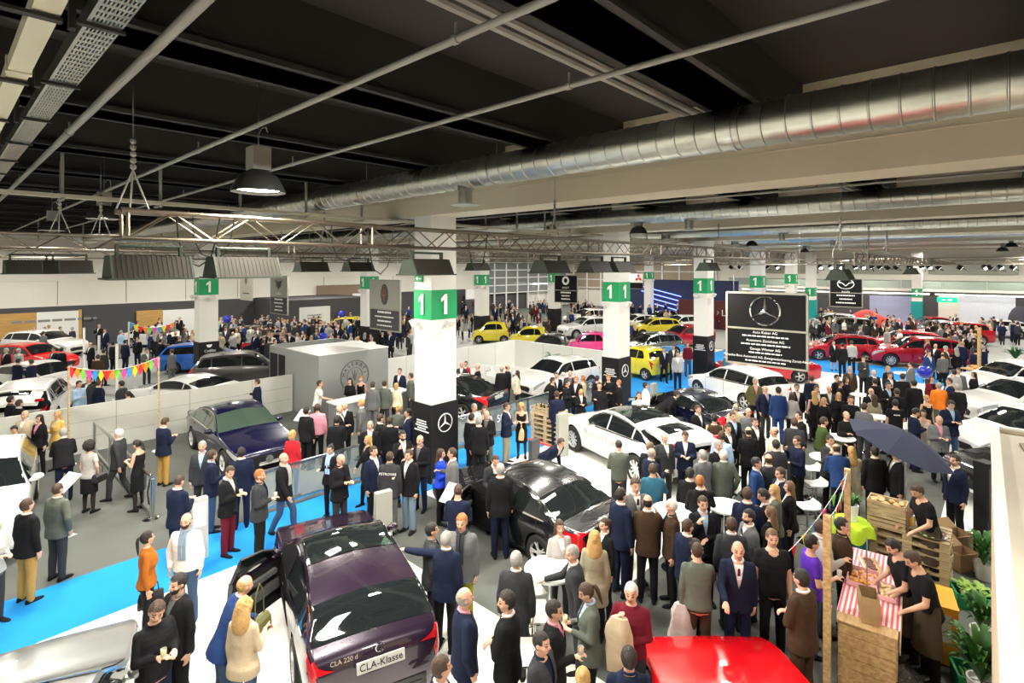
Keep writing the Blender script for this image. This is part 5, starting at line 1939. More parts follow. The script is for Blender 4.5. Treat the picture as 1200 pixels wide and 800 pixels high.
t = farpanel(vpx(866, 48.6), vpx(795, 48.6), .0, 2.6, mat('maroon_board', (.10, .02, .02), .6), 'long dark maroon stand wall behind the third aisle column', u=48.6)
text('LE VO', .8, M_wtext, t, (5.2, -.02, 1.5), (PI / 2, 0, 0))
t = thing('light_wall', 'stand wall crossed by bright blue light strips', 'light wall', (*uv(58, vpx(738, 58)), 0), HA - PI / 2)
MB().box(0, 13, 0, .2, 0, 4.2).build('board', mat('midnight_board', (.02, .03, .10), .6), t)
m = MB()
for q in range(5):
 m.box(q * 1.0, q * 1.0 + 6, -.05, 0, 3.6 - q * .55, 3.68 - q * .55, Matrix.Rotation(R(12), 4, 'Y'))
m.build('light_strip', M_blueg, t)
for i, (px, u) in enumerate(((1040, 59), (1150, 59), (1000, 58), (905, 59), (640, 58), (610, 57))):
 t = thing('light_strip', ['bright strip light over the evening sky print', 'bright strip light over the pale poster wall', 'bright strip light over the dark stand wall', 'bright strip light under the gallery behind the star sign',
        'bright strip light in the far corner stand', 'strip light in the far corner beside the lattice'][i], 'light', (*uv(u, vpx(px, u)), 3.3), HA)
 MB().box(0, .1, -3, 3, 0, .06).build('diffuser', M_warmg, t)
 MB().box(-.03, .13, -3.05, 3.05, .06, .12).build('housing', M_steel, t)
t = thing('exit_sign', 'green exit light on the cream wall at the far right', 'exit sign', (*uv(60.5, vpx(1110, 60.5)), 2.6), HA)
MB().box(-.06, 0, -.7, .7, 0, .42).build('panel', mat('exit_green_light', (0, .5, .2), .5, emit=1.5), t)
MB().box(-.07, -.06, -.35, -.05, .12, .3).box(-.07, -.06, .1, .4, .15, .26).build('pictogram', M_wtext, t)
spm = MB()
spm.lathe([(.06, -.30), (.16, -.26), (.18, 0), (.15, .02)], 14)
spm.tube([(-.2, 0, -.1), (-.2, 0, .28), (.2, 0, .28), (.2, 0, -.1)], .02, 6)
spm = spm.mesh('housing', M_black, True)
lens = MB().lathe([(.001, -.0), (.14, -.0), (.14, .02), (.001, .02)], 14, M=Matrix.Translation((0, 0, .005))).mesh('lens', mat('spot_lens', (1, 1, 1), .3, emit=9, ecol=(.85, .9, 1)))
for px in [962, 974, 986, 1003, 1012, 1022, 1032, 1041, 1051, 1067, 1081, 1090, 1101, 1127, 1155, 1162, 1174, 1189, 900, 911, 922, 868, 858]:
 u = 50.5
 t = thing('stage_spotlight', 'black stage spotlight hanging on the far truss at the right', 'spotlight', (*uv(u, vpx(px, u)), 5.62), HA + rng.uniform(-1, 1), 'stage spotlights on the far truss')
 a = link('housing', spm, t)
 b = link('lens', lens, t)
 tilt = rng.uniform(2.0, 2.8)
 a.rotation_euler = b.rotation_euler = (tilt, 0, 0)
def bar_table(px, py, lab, r=.38, h=1.1, loc=None):
 loc = loc or at(px, py, h)
 t = thing('bar_table', lab, 'table', (*loc, .021 if False else 0))
 MB().lathe([(.001, h), (r, h), (r + .005, h - .012), (r, h - .03), (.001, h - .03)], 32).build('table_top', M_white, t, True)
 MB().lathe([(.001, 0), (.24, 0), (.24, .012), (.035, .03), (.03, .05), (.03, h - .03)], 20).build('pedestal', M_chrome, t, True)
def stool(px, py, lab, rz=0, h=.76):
 loc = at(px, py, h)
 t = thing('bar_stool', lab, 'stool', (*loc, 0), R(rz))
 prof = [(-.20, h + .10), (-.17, h + .02), (-.05, h - .01), (.12, h), (.20, h + .01)]
 m = MB()
 rows = []
 for k, (y, z) in enumerate(prof):
  rows.append([(x * (1 if k else .8), y, z) for x in (-.2, -.12, 0, .12, .2)])
 lo = [[(x, y, z - .022) for x, y, z in r] for r in rows]
 for g, fl in ((rows, 0), (lo, 1)):
  vs = [p for r in g for p in r]
  m.add(vs, [((i * 5 + j, i * 5 + j + 1, (i + 1) * 5 + j + 1, (i + 1) * 5 + j)[::-1 if fl else 1]) for i in range(4) for j in range(4)])
 m.build('seat', M_white, t, True)
 MB().lathe([(.001, 0), (.21, 0), (.21, .012), (.03, .035), (.025, .06), (.025, h - .03)], 20).build('pedestal', M_chrome, t, True)
 MB().tube([(-.13, 0, .3), (-.13, .18, .3), (.13, .18, .3), (.13, 0, .3), (-.13, 0, .3)], .010, 6).build('footrest', M_chrome, t, True)
bar_table(645, 666, 'white round bar table with a glass and phone, beside the black saloon tail', .40)
stool(622, 690, 'white moulded bar stool beside the near round table', 200)
stool(627, 720, 'white bar stool below the near round table, behind the curly haired man', 180)
stool(619, 768, 'white bar stool near the bottom edge beside the laughing man', 180)
bar_table(790, 598, 'white bar table behind the man in the brown suit', .42)
bar_table(850, 592, 'white bar table between the men in black suits and navy suits', .38)
bar_table(985, 512, 'white round bar table with people in dark clothes around it', .36)
bar_table(967, 535, 'white bar table in front of the man in the blue suit', .34)
bar_table(1030, 488, 'white bar table under the raised end of the navy umbrella', .34)
bar_table(1060, 437, 'white round bar table near the red sport utility car', .40)
bar_table(1008, 462, 'grey topped high table in the right-hand crowd', .34)
bar_table(1090, 500, 'white bar table beside the couple', .3)
stool(952, 548, 'white bar stool in the gap of the crowd, upper one', 90)
stool(956, 566, 'white bar stool in the gap of the crowd, lower one', 90)
stool(946, 592, 'white bar stool lowest of the three in the crowd gap', 90)
stool(1008, 500, 'white bar stool beside the man in the grey-blue suit', 60)
def armchair(px, py, lab, rz):
 t = thing('armchair', lab, 'armchair', (*at(px, py, .0), .021), R(rz))
 MB().box(-.55, .55, -.42, .42, .08, .42).build('seat', M_white, t)
 MB().box(-.55, .55, .30, .45, .42, .80).build('backrest', M_white, t)
 MB().box(-.55, -.40, -.42, .42, .42, .60).build('armrest', M_white, t)
 MB().box(.40, .55, -.42, .42, .42, .60).build('armrest', M_white, t)
armchair(561, 448, 'white upholstered armchair behind the men near the centre column', -40)
armchair(584, 450, 'white upholstered sofa seat left of the low white wall', -40)
def leaf_blades(mb, n, r, h, w, seed):
 rg = random.Random(seed)
 for i in range(n):
  a = rg.uniform(0, 2 * PI)
  tl = rg.uniform(.55, 1.0)
  hh = h * rg.uniform(.5, 1.0)
  d = Vector((math.cos(a), math.sin(a), 0))
  s = Vector((-d.y, d.x, 0))
  pts = []
  for k in range(7):
   q = k / 6
   p = d * (r * tl * q) + Vector((0, 0, hh * math.sin(q * PI * .62)))
   ww = w * math.sin(PI * min(1, q * .95 + .05)) ** .7 * (1 if k < 6 else .1)
   pts += [p - s * ww, p + Vector((0, 0, -.01)), p + s * ww]
  fs = []
  for k in range(6):
   for j in range(2):
    fs.append((k * 3 + j, k * 3 + j + 1, (k + 1) * 3 + j + 1, (k + 1) * 3 + j))
  mb.add(pts, fs)
def plant(loc, z, lab, n=40, r=.45, h=.6, w=.035, seed=1, pot=.16, m=None):
 t = thing('potted_plant', lab, 'plant', (loc[0], loc[1], z))
 MB().lathe([(.001, 0), (pot * .75, 0), (pot, .28), (pot, .30), (pot * .85, .30), (pot * .8, .24), (.001, .24)], 20).build('pot', M_white, t, True)
 mb = MB()
 leaf_blades(mb, n, r, h, w, seed)
 mb.build('foliage', m or M_leaf, t, True, (0, 0, .24))
plant(atY(648, 28.2), 0, 'bushy green palm in a tall pot before the white partition', 60, .6, 1.0, .035, 2, .25)
plant(at(1152, 745, .2), 0, 'green leafy pot plant between the crates and the white stand wall, upper one', 60, .34, .55, .035, 3)
plant(at(1150, 795, .3), .0, 'big glossy pot plant at the bottom right in front of the stand wall', 80, .42, .7, .042, 4)
plant(at(1153, 665, .2), 0, 'tall pot plant beside the cardboard boxes', 46, .28, .65, .04, 5)
plant(at(965, 722, .1), 0, 'potted chives with pale tips beside the wooden stall post', 60, .16, .35, .012, 6, .12, M_leafl)
plant(atY(1190, 26), 1.0, 'flower arrangement on the far wooden counter', 60, .55, .6, .03, 9, .2)
SE, SN = R(52.5), None
t = thing('food_counter', 'wooden food counter under a pink and white striped cloth', 'counter', (4.42, 7.30, 0), SE)
Ls, Ws, hs = 2.35, .68, .95
m = MB()
for q in range(6):
 m.box(0, .03, -Ws + .02, -.02, .05 + q * .148, .05 + q * .148 + .14)
m.build('front_panel', M_pine, t)
m = MB()
for q in range(6):
 m.box(.05, Ls, -.03, -.005, .05 + q * .148, .05 + q * .148 + .11)
 m.box(.05, Ls, -Ws + .005, -Ws + .03, .05 + q * .148, .05 + q * .148 + .11)
for x in (.03, Ls / 2, Ls - .08):
 m.box(x, x + .08, -.1, -.03, 0, hs - .02).box(x, x + .08, -Ws + .03, -Ws + .1, 0, hs - .02)
m.build('side_slats', M_pallet, t)
MB().box(0, Ls, -Ws, 0, hs - .04, hs).build('counter_top', M_pine, t)
cl = MB()
cl.box(.22, Ls - .02, -Ws - .012, .012, hs, hs + .006).box(.22, Ls - .02, -Ws - .02, -Ws - .012, hs - .32, hs + .006).box(.22, Ls - .02, .012, .02, hs - .10, hs + .006)
o = cl.build('tablecloth', M_gingham, None, rz=SE, loc=(4.42, 7.30, 0))
tag(o, 'pink and white striped cloth lying over the wooden food counter', 'tablecloth')
SM = Matrix.Translation((4.42, 7.30, 0)) @ Matrix.Rotation(SE, 4, 'Z')
def on_stall(x, y, z=0):
 return tuple(SM @ Vector((x, y * .82, hs + .008 + z)))
def post(p, h, lab):
 t = tag(MB().box(-.045, .045, -.045, .045, 0, h).build('wooden_post', M_pine, None, rz=SE, loc=(p[0], p[1], 0)), lab, 'post')
 return (p[0], p[1], h)
P1 = post(tuple(SM @ Vector((-.08, .10, 0)))[:2], 2.36, 'tall square wooden post at the near end of the striped counter')
P2 = post(tuple(SM @ Vector((Ls + .02, .1, 0)))[:2], 2.26, 'square wooden post at the far end of the striped counter')
FLAGC = [(.75, .02, .03), (.80, .62, .02), (.03, .28, .65), (.75, .05, .35), (.18, .55, .08), (.80, .25, .02)]
def bunting(p0, p1, sag, n, lab, sz=.14):
 t = thing('bunting', lab, 'bunting', p0)
 p0, p1 = Vector(p0), Vector(p1)
 d = p1 - p0
 def P(q):
  return d * q + Vector((0, 0, -4 * sag * q * (1 - q)))
 MB().tube([P(i / 12) for i in range(13)], .006, 5).build('string', M_white, t)
 hd = Vector((d.x, d.y, 0)).normalized()
 nn_ = Vector((-hd.y, hd.x, 0)) * .002
 for i in range(n):
  c = P((i + .5) / n)
  tri = [c - hd * sz * .45, c + hd * sz * .45, c + Vector((0, 0, -sz * 1.25))]
  m = MB()
  tri = [Vector(v) for v in tri]
  m.rings([[v - nn_ for v in tri], [v + nn_ for v in tri]])
  col = FLAGC[(i * 5 + int(p0.x)) % 6]
  m.build('flag', mat('flag_%d' % FLAGC.index(col), col, .8), t)
bunting((P1[0], P1[1], 2.33), (P2[0], P2[1], 2.22), .18, 9, 'colourful bunting strung between the two wooden posts of the food stall', .15)
bunting((P2[0], P2[1], 2.2), tuple(SM @ Vector((.9, .75, 1.25))), .1, 6, 'colourful bunting hanging from the far stall post towards the barrel', .15)
def tray(x, y, L, W, lab, fm, seed, h=.07):
 t = thing('food_tray', lab, 'tray', on_stall(x, y), SE)
 m = MB().box(0, L, 0, W, 0, .01).box(0, L, 0, .012, 0, h).box(0, L, W - .012, W, 0, h).box(0, .012, 0, W, 0, h).box(L - .012, L, 0, W, 0, h)
 m.build('tray', mat('pink_tray', (.75, .42, .45), .5), t)
 rg = random.Random(seed)
 m = MB()
 for i in range(26):
  m.ell((rg.uniform(.05, L - .05), rg.uniform(.05, W - .05), .02 + rg.uniform(0, .035)), (.042, .028, .02), 8, Matrix.Identity(4))
 tag(m.build('snacks', fm, None, True, on_stall(x, y, .012), SE), lab.replace('tray of', 'heap of') + ' inside its tray', 'food', kind='stuff')
tray(1.0, -.50, .55, .40, 'long tray of orange baked snacks on the striped cloth', M_food, 1)
tray(.85, -.78, .42, .24, 'second tray of snacks in front of the cook with gloves', mat('pale_food', (.72, .52, .28), .6, noise_amt=.4, noise_scale=20), 2)
t = thing('paper_bag', 'large open brown paper bag standing on the striped cloth', 'bag', on_stall(.30, -.42), SE + .2)
m = MB()
m.rings([[(x, y, z) for x, y in ((-a, -b), (a, -b), (a + .015, 0), (a, b), (-a, b), (-a - .01, 0))] for a, b, z in ((.17, .10, 0), (.18, .11, .12), (.17, .12, .26), (.15, .10, .34))], False)
m.rings([[(x * .97, y * .97, z) for x, y in ((-a, -b), (a, -b), (a + .015, 0), (a, b), (-a, b), (-a - .01, 0))] for a, b, z in ((.15, .10, .34), (.17, .12, .26), (.17, .10, .01))], False)
m.add([(-.17, -.1, .002), (.17, -.1, .002), (.17, .1, .002), (-.17, .1, .002)], [(0, 1, 2, 3)])
m.build('bag', M_paper, t, False)
t = thing('cutting_board', 'wooden cutting board with dark sliced meat at the far end of the striped cloth', 'cutting board', on_stall(1.65, -.55), SE + .3)
MB().box(0, .45, 0, .26, 0, .02).build('board', M_pine, t)
m = MB()
for k in range(6):
 m.ell((.06 + k * .06, .12 + .02 * (k % 2), .035), (.04, .06, .02), 8)
m.build('sliced_meat', mat('dark_meat', (.12, .03, .02), .5), t, True)
MB().box(.1, .34, .22, .25, .02, .026).box(.34, .44, .222, .246, .018, .034).build('knife', M_steel, t)
t = thing('lamp_stick', 'thin steel rod standing on the striped counter', 'rod', on_stall(.75, -.36), SE)
MB().lathe([(.001, 0), (.05, 0), (.05, .01), (.008, .02), (.008, .9), (.001, .9)], 10).build('rod', M_steel, t, True)
t = thing('barrel', 'turquoise steel barrel behind the striped counter', 'barrel', (*at(998, 665), 0))
MB().lathe([(.001, 0), (.29, 0), (.29, .02), (.285, .28), (.295, .30), (.285, .32), (.285, .56), (.295, .58), (.285, .60), (.285, .86), (.295, .88), (.001, .88)], 28).build('drum', M_barrel, t, True)
rg = random.Random(3)
m = MB()
rings = []
for z, r_ in ((.905, .001), (.905, .30), (.86, .33), (.76, .35), (.66, .37)):
 rings.append([(r_ * (1 + (.10 * math.sin(6 * a) if z < .9 else 0)) * math.cos(a), r_ * (1 + (.10 * math.sin(6 * a) if z < .9 else 0)) * math.sin(a), z + (.05 * math.sin(4 * a) if z < .7 else 0)) for a in [2 * PI * j / 48 for j in range(48)]])
m.rings(rings, False)
o = m.build('tablecloth', M_lime, None, True, (*at(998, 665), 0))
tag(o, 'lime green cloth draped over the turquoise barrel', 'tablecloth')
plant(at(998, 665), .91, 'dark green plant in a tub on the lime cloth of the barrel', 40, .22, .25, .02, 8, .12)
plant(at(990, 668), 0, 'green herbs in a pot at the foot of the turquoise barrel', 40, .16, .25, .015, 18, .12, M_leafl)
b0 = at(1017, 668)
PR = HA - PI / 2
pallets(b0, PR, 6, 'pallet in the stack of the cooking stall under the umbrella', 'pallets of the cooking stall')
PM = Matrix.Translation((b0[0], b0[1], 0)) @ Matrix.Rotation(PR, 4, 'Z')
zt = 6 * .149 + .002
for k in range(2):
 p = PM @ Vector((-.02, .02, zt + k * .23))
 o = link('crate', CR_W, None, p, PR)
 tag(o, ['wooden crate lower of the two on the cooking stall', 'wooden crate of bread rolls, upper of the two on the cooking stall'][k], 'crate')
m = MB()
rg = random.Random(5)
for i in range(22):
 m.ell((rg.uniform(.06, .54), rg.uniform(.06, .34), .05 + rg.uniform(0, .05)), (.05, .04, .03), 8)
tag(m.build('bread_rolls', mat('bread_crust', (.60, .38, .18), .7, noise_amt=.3, noise_scale=15), None, True, tuple(PM @ Vector((-.02, .02, zt + .33))), PR), 'heap of bread rolls in the upper crate of the cooking stall', 'food', kind='stuff')
t = thing('serving_pan', 'wide round pan of green salad and orange vegetables on the cooking stall', 'pan', tuple(PM @ Vector((.90, .22, zt))))
MB().lathe([(.001, 0), (.20, 0), (.26, .05), (.27, .05), (.25, .03), (.001, .012)], 28).build('pan', M_steel, t, True)
m = MB()
m2 = MB()
for i in range(40):
 a, r_ = rg.uniform(0, 2 * PI), rg.uniform(0, .2)
 (m if math.cos(a) < 0 else m2).ell((r_ * math.cos(a), r_ * math.sin(a), .045), (.035, .03, .018), 8)
m.build('salad', M_leafl, t, True)
m2.build('vegetables', M_food, t, True)
t = thing('cooking_pot', 'steel cooking pot with dark lid at the back of the cooking stall', 'pot', tuple(PM @ Vector((.80, .62, zt))))
MB().lathe([(.001, 0), (.14, 0), (.15, .02), (.15, .17), (.16, .18), (.14, .18), (.13, .04), (.001, .04)], 24).build('pot', M_steel, t, True)
t = thing('sauce_bottle', 'yellow sauce bottle beside the round pan', 'bottle', tuple(PM @ Vector((.62, .40, zt))))
MB().lathe([(.001, 0), (.04, 0), (.042, .14), (.02, .18), (.012, .22), (.001, .22)], 14).build('bottle', mat('mustard_plastic', (.70, .40, .08), .4), t, True)
for k in range(4):
 t = thing('storage_jar', 'pale food tub at the rear of the cooking stall', 'tub', tuple(PM @ Vector((.18 + k * .15, .62 + .04 * (k % 2), zt))), 0, 'food tubs at the rear of the cooking stall')
 MB().lathe([(.001, 0), (.05, 0), (.06, .11), (.062, .12), (.001, .12)], 14).build('tub', M_screen, t, True)
up = atY(1061, 11.0)
t = thing('parasol', 'large tilted navy parasol over the cooking stall', 'parasol', (*up, 0))
TM = Matrix.Translation((0, 0, 2.36)) @ Matrix.Rotation(R(17), 4, 'Y') @ Matrix.Rotation(R(13), 4, 'X')
m = MB()
n = 8
rows = []
for k in range(9):
 q = k / 8
 rows.append([TM @ Vector((.97 * q * math.cos(a), .97 * q * math.sin(a), -.32 * q ** 1.6)) for a in [2 * PI * j / 8 for j in range(8)]])
m.rings(rows[1:], False)
m.add([rows[1][j] for j in range(8)] + [TM @ Vector((0, 0, 0))], [(j, (j + 1) % 8, 8) for j in range(8)])
me = m.mesh('canopy', M_navyc)
me = tomesh(me, ('SOLIDIFY', dict(thickness=.006)))
me.name = 'canopy'
link('canopy', me, t)
MB().tube([(0, 0, 0), (0, 0, 2.2), TM @ Vector((0, 0, .06))], .022, 10).build('pole', M_steel, t, True)
for j in range(8):
 a = 2 * PI * j / 8
 MB().tube([TM @ Vector((.95 * q * math.cos(a), .95 * q * math.sin(a), -.32 * q ** 1.6 - .015)) for q in (.02, .3, .6, .98)], .007, 5).build('rib', M_steel, t)
MB().lathe([(.001, 0), (.26, 0), (.26, .07), (.05, .09), (.04, .3), (.001, .3)], 20).build('base', M_black, t, True)
t = thing('storage_cabinet', 'orange storage cabinet with a printed white sheet on its side', 'cabinet', (*at(1080, 772), 0), SE + PI / 2 * 0)
t.rotation_euler = (0, 0, R(-32))
MB().box(0, .42, 0, .62, .02, .82).build('body', M_orangec, t)
MB().box(-.01, .43, -.01, .63, .82, .85).build('top_board', M_orangec, t)
MB().box(.04, .34, -.008, 0, .35, .74).build('printed_sheet', M_screen, t)
MB().tube([(.42, .2, .5), (.46, .2, .5), (.46, .42, .5), (.42, .42, .5)], .012, 6).build('handle', M_black, t)
cab = t
def gcrate(px, py, rz, lab, lab2, lettuce=True):
 x, y = at(px, py)
 o = link('crate', CR_G, None, (x, y, 0), R(rz))
 tag(o, lab, 'crate')
 rg = random.Random(int(px))
 m = MB()
 if lettuce:
  for i in range(60):
   a = rg.uniform(0, 2 * PI)
   c = Vector((rg.uniform(.08, .52), rg.uniform(.07, .33), .16 + rg.uniform(0, .14)))
   e = Vector((math.cos(a), math.sin(a), rg.uniform(.2, .9))) * .09
   s_ = Vector((-math.sin(a), math.cos(a), 0)) * .05
   m.add([c - s_, c + s_, c + e + s_ * .8, c + e * 1.2, c + e - s_ * .8], [(0, 1, 2, 3, 4)])
  q = m.build('lettuce_leaves', M_leafl, None, False, (x, y, .02), R(rz))
 else:
  for i in range(5):
   c = Vector((.08 + i * .055, .1, .12))
   m.tube([c, c + Vector((0, .09, .01)), c + Vector((0, .2, .0))], [.018, .024, .016], 8)
  q = m.build('courgettes', M_leaf, None, True, (x, y, .06), R(rz))
  m = MB()
  for i in range(50):
   a = rg.uniform(0, 2 * PI)
   c = Vector((rg.uniform(.36, .52), rg.uniform(.07, .33), .12 + rg.uniform(0, .10)))
   e = Vector((math.cos(a), math.sin(a), rg.uniform(.2, .9))) * .07
   s_ = Vector((-math.sin(a), math.cos(a), 0)) * .04
   m.add([c - s_, c + s_, c + e + s_ * .8, c + e * 1.2, c + e - s_ * .8], [(0, 1, 2, 3, 4)])
  tag(m.build('lettuce_leaves', M_leafl, None, False, (x, y, .02), R(rz)), 'pale green lettuce in the crate at the bottom right', 'vegetables', kind='stuff')
 tag(q, lab2, 'vegetables', kind='stuff')
gcrate(1122, 712, -25, 'green plastic crate of lettuce beside the cardboard boxes', 'wrapped lettuce heads filling the upper green crate')
gcrate(1124, 812, -25, 'green plastic crate of courgettes at the bottom right edge', 'dark green courgettes in the lower green crate', False)
def cardbox(px, py, rz, s, lab, z=0):
 t = thing('cardboard_box', lab, 'box', (*at(px, py, z), z), R(rz))
 a, b, h = s
 m = MB().box(0, a, 0, .008, 0, h).box(0, a, b - .008, b, 0, h).box(0, .008, 0, b, 0, h).box(a - .008, a, 0, b, 0, h).box(0, a, 0, b, 0, .008)
 m.build('carton', M_card, t)
 for y0, sg in ((0, -1), (b, 1)):
  MB().box(0, a, 0, .22, -.004, .004, Matrix.Translation((0, y0, h)) @ Matrix.Rotation(R(35 if sg > 0 else 150), 4, 'X')).build('flap', M_card, t)
cardbox(1126, 672, 12, (.42, .30, .34), 'open brown cardboard box with raised flaps, lower of the two')
cardbox(1122, 655, 15, (.46, .34, .42), 'open brown cardboard box behind the first one on the white floor')
t = tag(MB().box(0, .34, 0, .42, 0, .01).build('cardboard_sheet', mat('pale_card', (.60, .46, .28), .8), None, loc=(*at(1112, 652), .022), rz=.3), 'flat piece of pale cardboard lying on the white floor', 'cardboard')
m = MB()
rings = []
rg = random.Random(11)
for z, r_ in ((0, .20), (.05, .30), (.18, .34), (.32, .30), (.42, .20), (.50, .09), (.56, .11)):
 rings.append([(r_ * (1 + rg.uniform(-.14, .14)) * math.cos(a), r_ * (1 + rg.uniform(-.14, .14)) * math.sin(a), z) for a in [2 * PI * j / 22 for j in range(22)]])
m.rings(rings)
o = m.build('refuse_sack', mat('sack_plastic', (.010, .010, .011), .22, bump=1, bscale=18), None, True, (*atY(1049, 7.15), 0))
tag(o, 'black plastic refuse sack on the floor behind the striped counter', 'sack')
t = thing('loudspeaker', 'tall slim black loudspeaker tower beside the white stand wall', 'loudspeaker', (*atY(1155, 10.3), 0), .2)
MB().box(-.13, .13, -.13, .13, 0, 2.0).build('cabinet', M_black, t)
MB().box(-.10, .10, -.14, -.13, .9, 1.9).build('grille', M_dgrey, t)
t = thing('stand_wall', 'tall cream stand wall with a flat fabric covered top at the right edge', 'stand', (6.44, 7.2, 0), R(48.65) + PI)
MB().box(0, 7.6, 0, .06, 0, 3.60).box(0, .06, .06, 4, 0, 3.60).build('side_board', mat('cream_board', (.60, .50, .36), .7, noise_amt=.04), t)
MB().box(.06, 7.6, .06, 4, 3.50, 3.56).build('top_cover', mat('worn_top_fabric', (.58, .52, .42), .7, noise_amt=.22, noise_scale=1.3), t)
MB().box(0, 7.6, -.015, .075, 3.6, 3.63).box(.0, .075, .075, 4, 3.6, 3.63).build('edge_profile', M_column, t)
MB().prism([(.6, .25), (7.6, 1.0), (7.6, 1.7), (.5, .5)], 3.56, 3.585).build('fabric_strip', mat('brown_fabric', (.27, .19, .12), .7, noise_amt=.25, noise_scale=3), t)
t = thing('food_counter', 'far wooden counter with a post and food displays at the right', 'counter', (*at(1150, 462), 0), R(10))
m = MB()
for q in range(5):
 m.box(0, 3.0, 0, .04, q * .2, q * .2 + .19)
m.build('front_panel', M_pine, t)
MB().box(-.05, 3.1, -.05, .9, 1.0, 1.05).build('counter_top', M_pine, t)
MB().box(-.1, 0, 0, .1, 0, 3.0).build('post', M_pine, t)
m = MB()
rg = random.Random(21)
for i in range(30):
 m.ell((rg.uniform(.1, 2.9), rg.uniform(.1, .8), 1.12), (.1, .08, .07), 8)
m.build('snacks', M_food, t, True)
def pole(px, y0, y1, lab, r=.035, m=None):
 Y = F * H / (y1 - HY)
 h = H - (y0 - HY) * Y / F
 t = thing('flag_pole', lab, 'pole', (*atY(px, Y), 0))
 MB().tube([(0, 0, .02), (0, 0, h)], r, 10).build('pole', m or M_white, t, True)
 MB().lathe([(.001, 0), (.18, 0), (.18, .02), (.001, .03)], 16).build('foot', M_white, t)
 return Vector((*atY(px, Y), h))
a = pole(80.5, 429, 545, 'pale wooden pole carrying bunting above the long low partition, leftmost', .03, M_pallet)
b = pole(186, 418, 528, 'pale wooden pole carrying bunting beside the white coupe', .03, M_pallet)
c = pole(151, 377, 428, 'pole with a small sign and bunting in front of the grey wall', .05, M_panelw)
d = pole(205, 377, 422, 'pole with a small framed notice by the crowd on the left stand', .05, M_grey)
bunting(a, b, .25, 16, 'colourful pennant string over the left stand behind the low partition', .27)
bunting(c, d, .35, 10, 'pale pennant string in front of the golden wood panel', .32)
for i, (px, y0, y1) in enumerate(((98.5, 384, 432), (116, 393, 440), (137, 403, 468))):
 pole(px, y0, y1, ['thin white upright tube in front of the grey wall, farthest', 'thin white upright tube among the visitors, middle one', 'white upright tube nearest to the bunting'][i], .06)
for px, py, Y, r_, lab in ((266, 374, 38, .28, 'blue balloon beside the column with script lettering'), (400, 368, 46, .3, 'blue balloon in front of the dark booth'),
       (379, 394, 30, .22, 'blue balloon right above the grey box booth'), (1083.5, 436, 22.5, .28, 'large shiny blue balloon in front of the red cars')):
 z = H - (py - HY) * Y / F
 t = thing('balloon', lab, 'balloon', (*atY(px, Y), z))
 MB().lathe([(.001, -r_), (r_ * .5, -r_ * .88), (r_ * .85, -r_ * .5), (r_, 0), (r_ * .86, r_ * .52), (r_ * .5, r_ * .87), (.001, r_)], 20).build('envelope', M_blueb, t, True)
 MB().tube([(0, 0, -r_), (.02, 0, -z * .5), (0, 0, -z + .03)], .006, 5).build('string', M_white, t)
ca = car('wagon', (-2.78, 8.80), 118.5, 'aubergine', 'dark purple estate car with its driver door open and lettered plate at the back', skip=('number_plate',))
open_door(ca, 'wagon', 1, 50, 0, 'aubergine')
roof_glass(ca, 'wagon', 7.15, 8.8)
L_ = CARS['wagon']['L']
pm_ = MB().box(-.02, .0, -.30, .30, -.06, .07)
o = pm_.build('number_plate', M_plate, ca, loc=(-L_ / 2 - .075, 0, .80))
o.rotation_euler = (0, R(12), 0)
text('CLA-Klasse', .115, M_black, o, (-.024, 0, .003), (PI / 2, 0, -PI / 2), .002)
mm = MB()
star(mm, .062, .010, n=24)
q = mm.build('star_emblem', M_chrome, ca, loc=(-L_ / 2 - .025, 0, .955))
q.rotation_euler = (R(0), 0, -PI / 2)
text('CLA 220 d', .075, M_chrome, ca, (-L_ / 2 - .03, .44, .93), (PI / 2 - R(15), 0, -PI / 2), .002)
MB().tube([(-L_ / 2 + .30, .30, 1.04), (-L_ / 2 + .22, -.02, 1.03)], .010, 6).build('rear_wiper', M_steel, ca)
cb = car('sedan', (.22, 11.70), 133, 'black', 'long glossy black saloon with its front door open, red tail light towards the viewer', scale=.97)
open_door(cb, 'sedan', 1, 58, 0, 'black')
cc = car('suvcoupe', (3.42, 15.75), 118, 'white', 'white crossover coupe with its tailgate raised')
open_hatch(cc, 'suvcoupe', 'white')
roof_glass(cc, 'suvcoupe', 7.3, 9.6)
text('PLUG-IN HYBRID', .22, mat('pale_grey_print', (.45, .45, .44), .5), cc, (.05, .962, .80), (PI / 2, 0, PI), .002)
cd = car('hatch', (9.55, 22.9), 112, 'white', 'white hatchback seen from its side behind the crossover coupe')
ce = car('sedan', (6.25, 19.25), 120, 'midnight', 'dark blue saloon with an open door between the two white cars', scale=.93)
open_door(ce, 'sedan', 1, 60, 0, 'midnight')
cf = car('sedan', (-8.45, 16.55), -45, 'navy', 'glossy deep blue saloon facing the viewer beside the long low partition', z=.0, glass=M_cglassg)
mm = MB().lathe([(.10, 0), (.10, .02), (.085, .02), (.085, 0)], 20, M=Matrix.Translation((4.9 / 2 + .03, 0, .45)) @ Matrix.Rotation(PI / 2, 4, 'Y'))
mm.tube([(4.9 / 2 + .045, 0, .38), (4.9 / 2 + .045, 0, .52)], .008, 5)
mm.build('trident_emblem', M_chrome, cf)
cg = car('suv', (-11.65, 11.65), -51, 'white', 'white car cut by the left picture edge with its bonnet towards the viewer', z=0)
ch = car('sedan', (-4.95, 5.25), 120, 'silver', 'silver grey car cut off at the bottom left corner')
ci = car('coupe', (2.62, 5.12), 90, 'red', 'bright red car cut off at the bottom edge, bonnet pointing away', z=0)
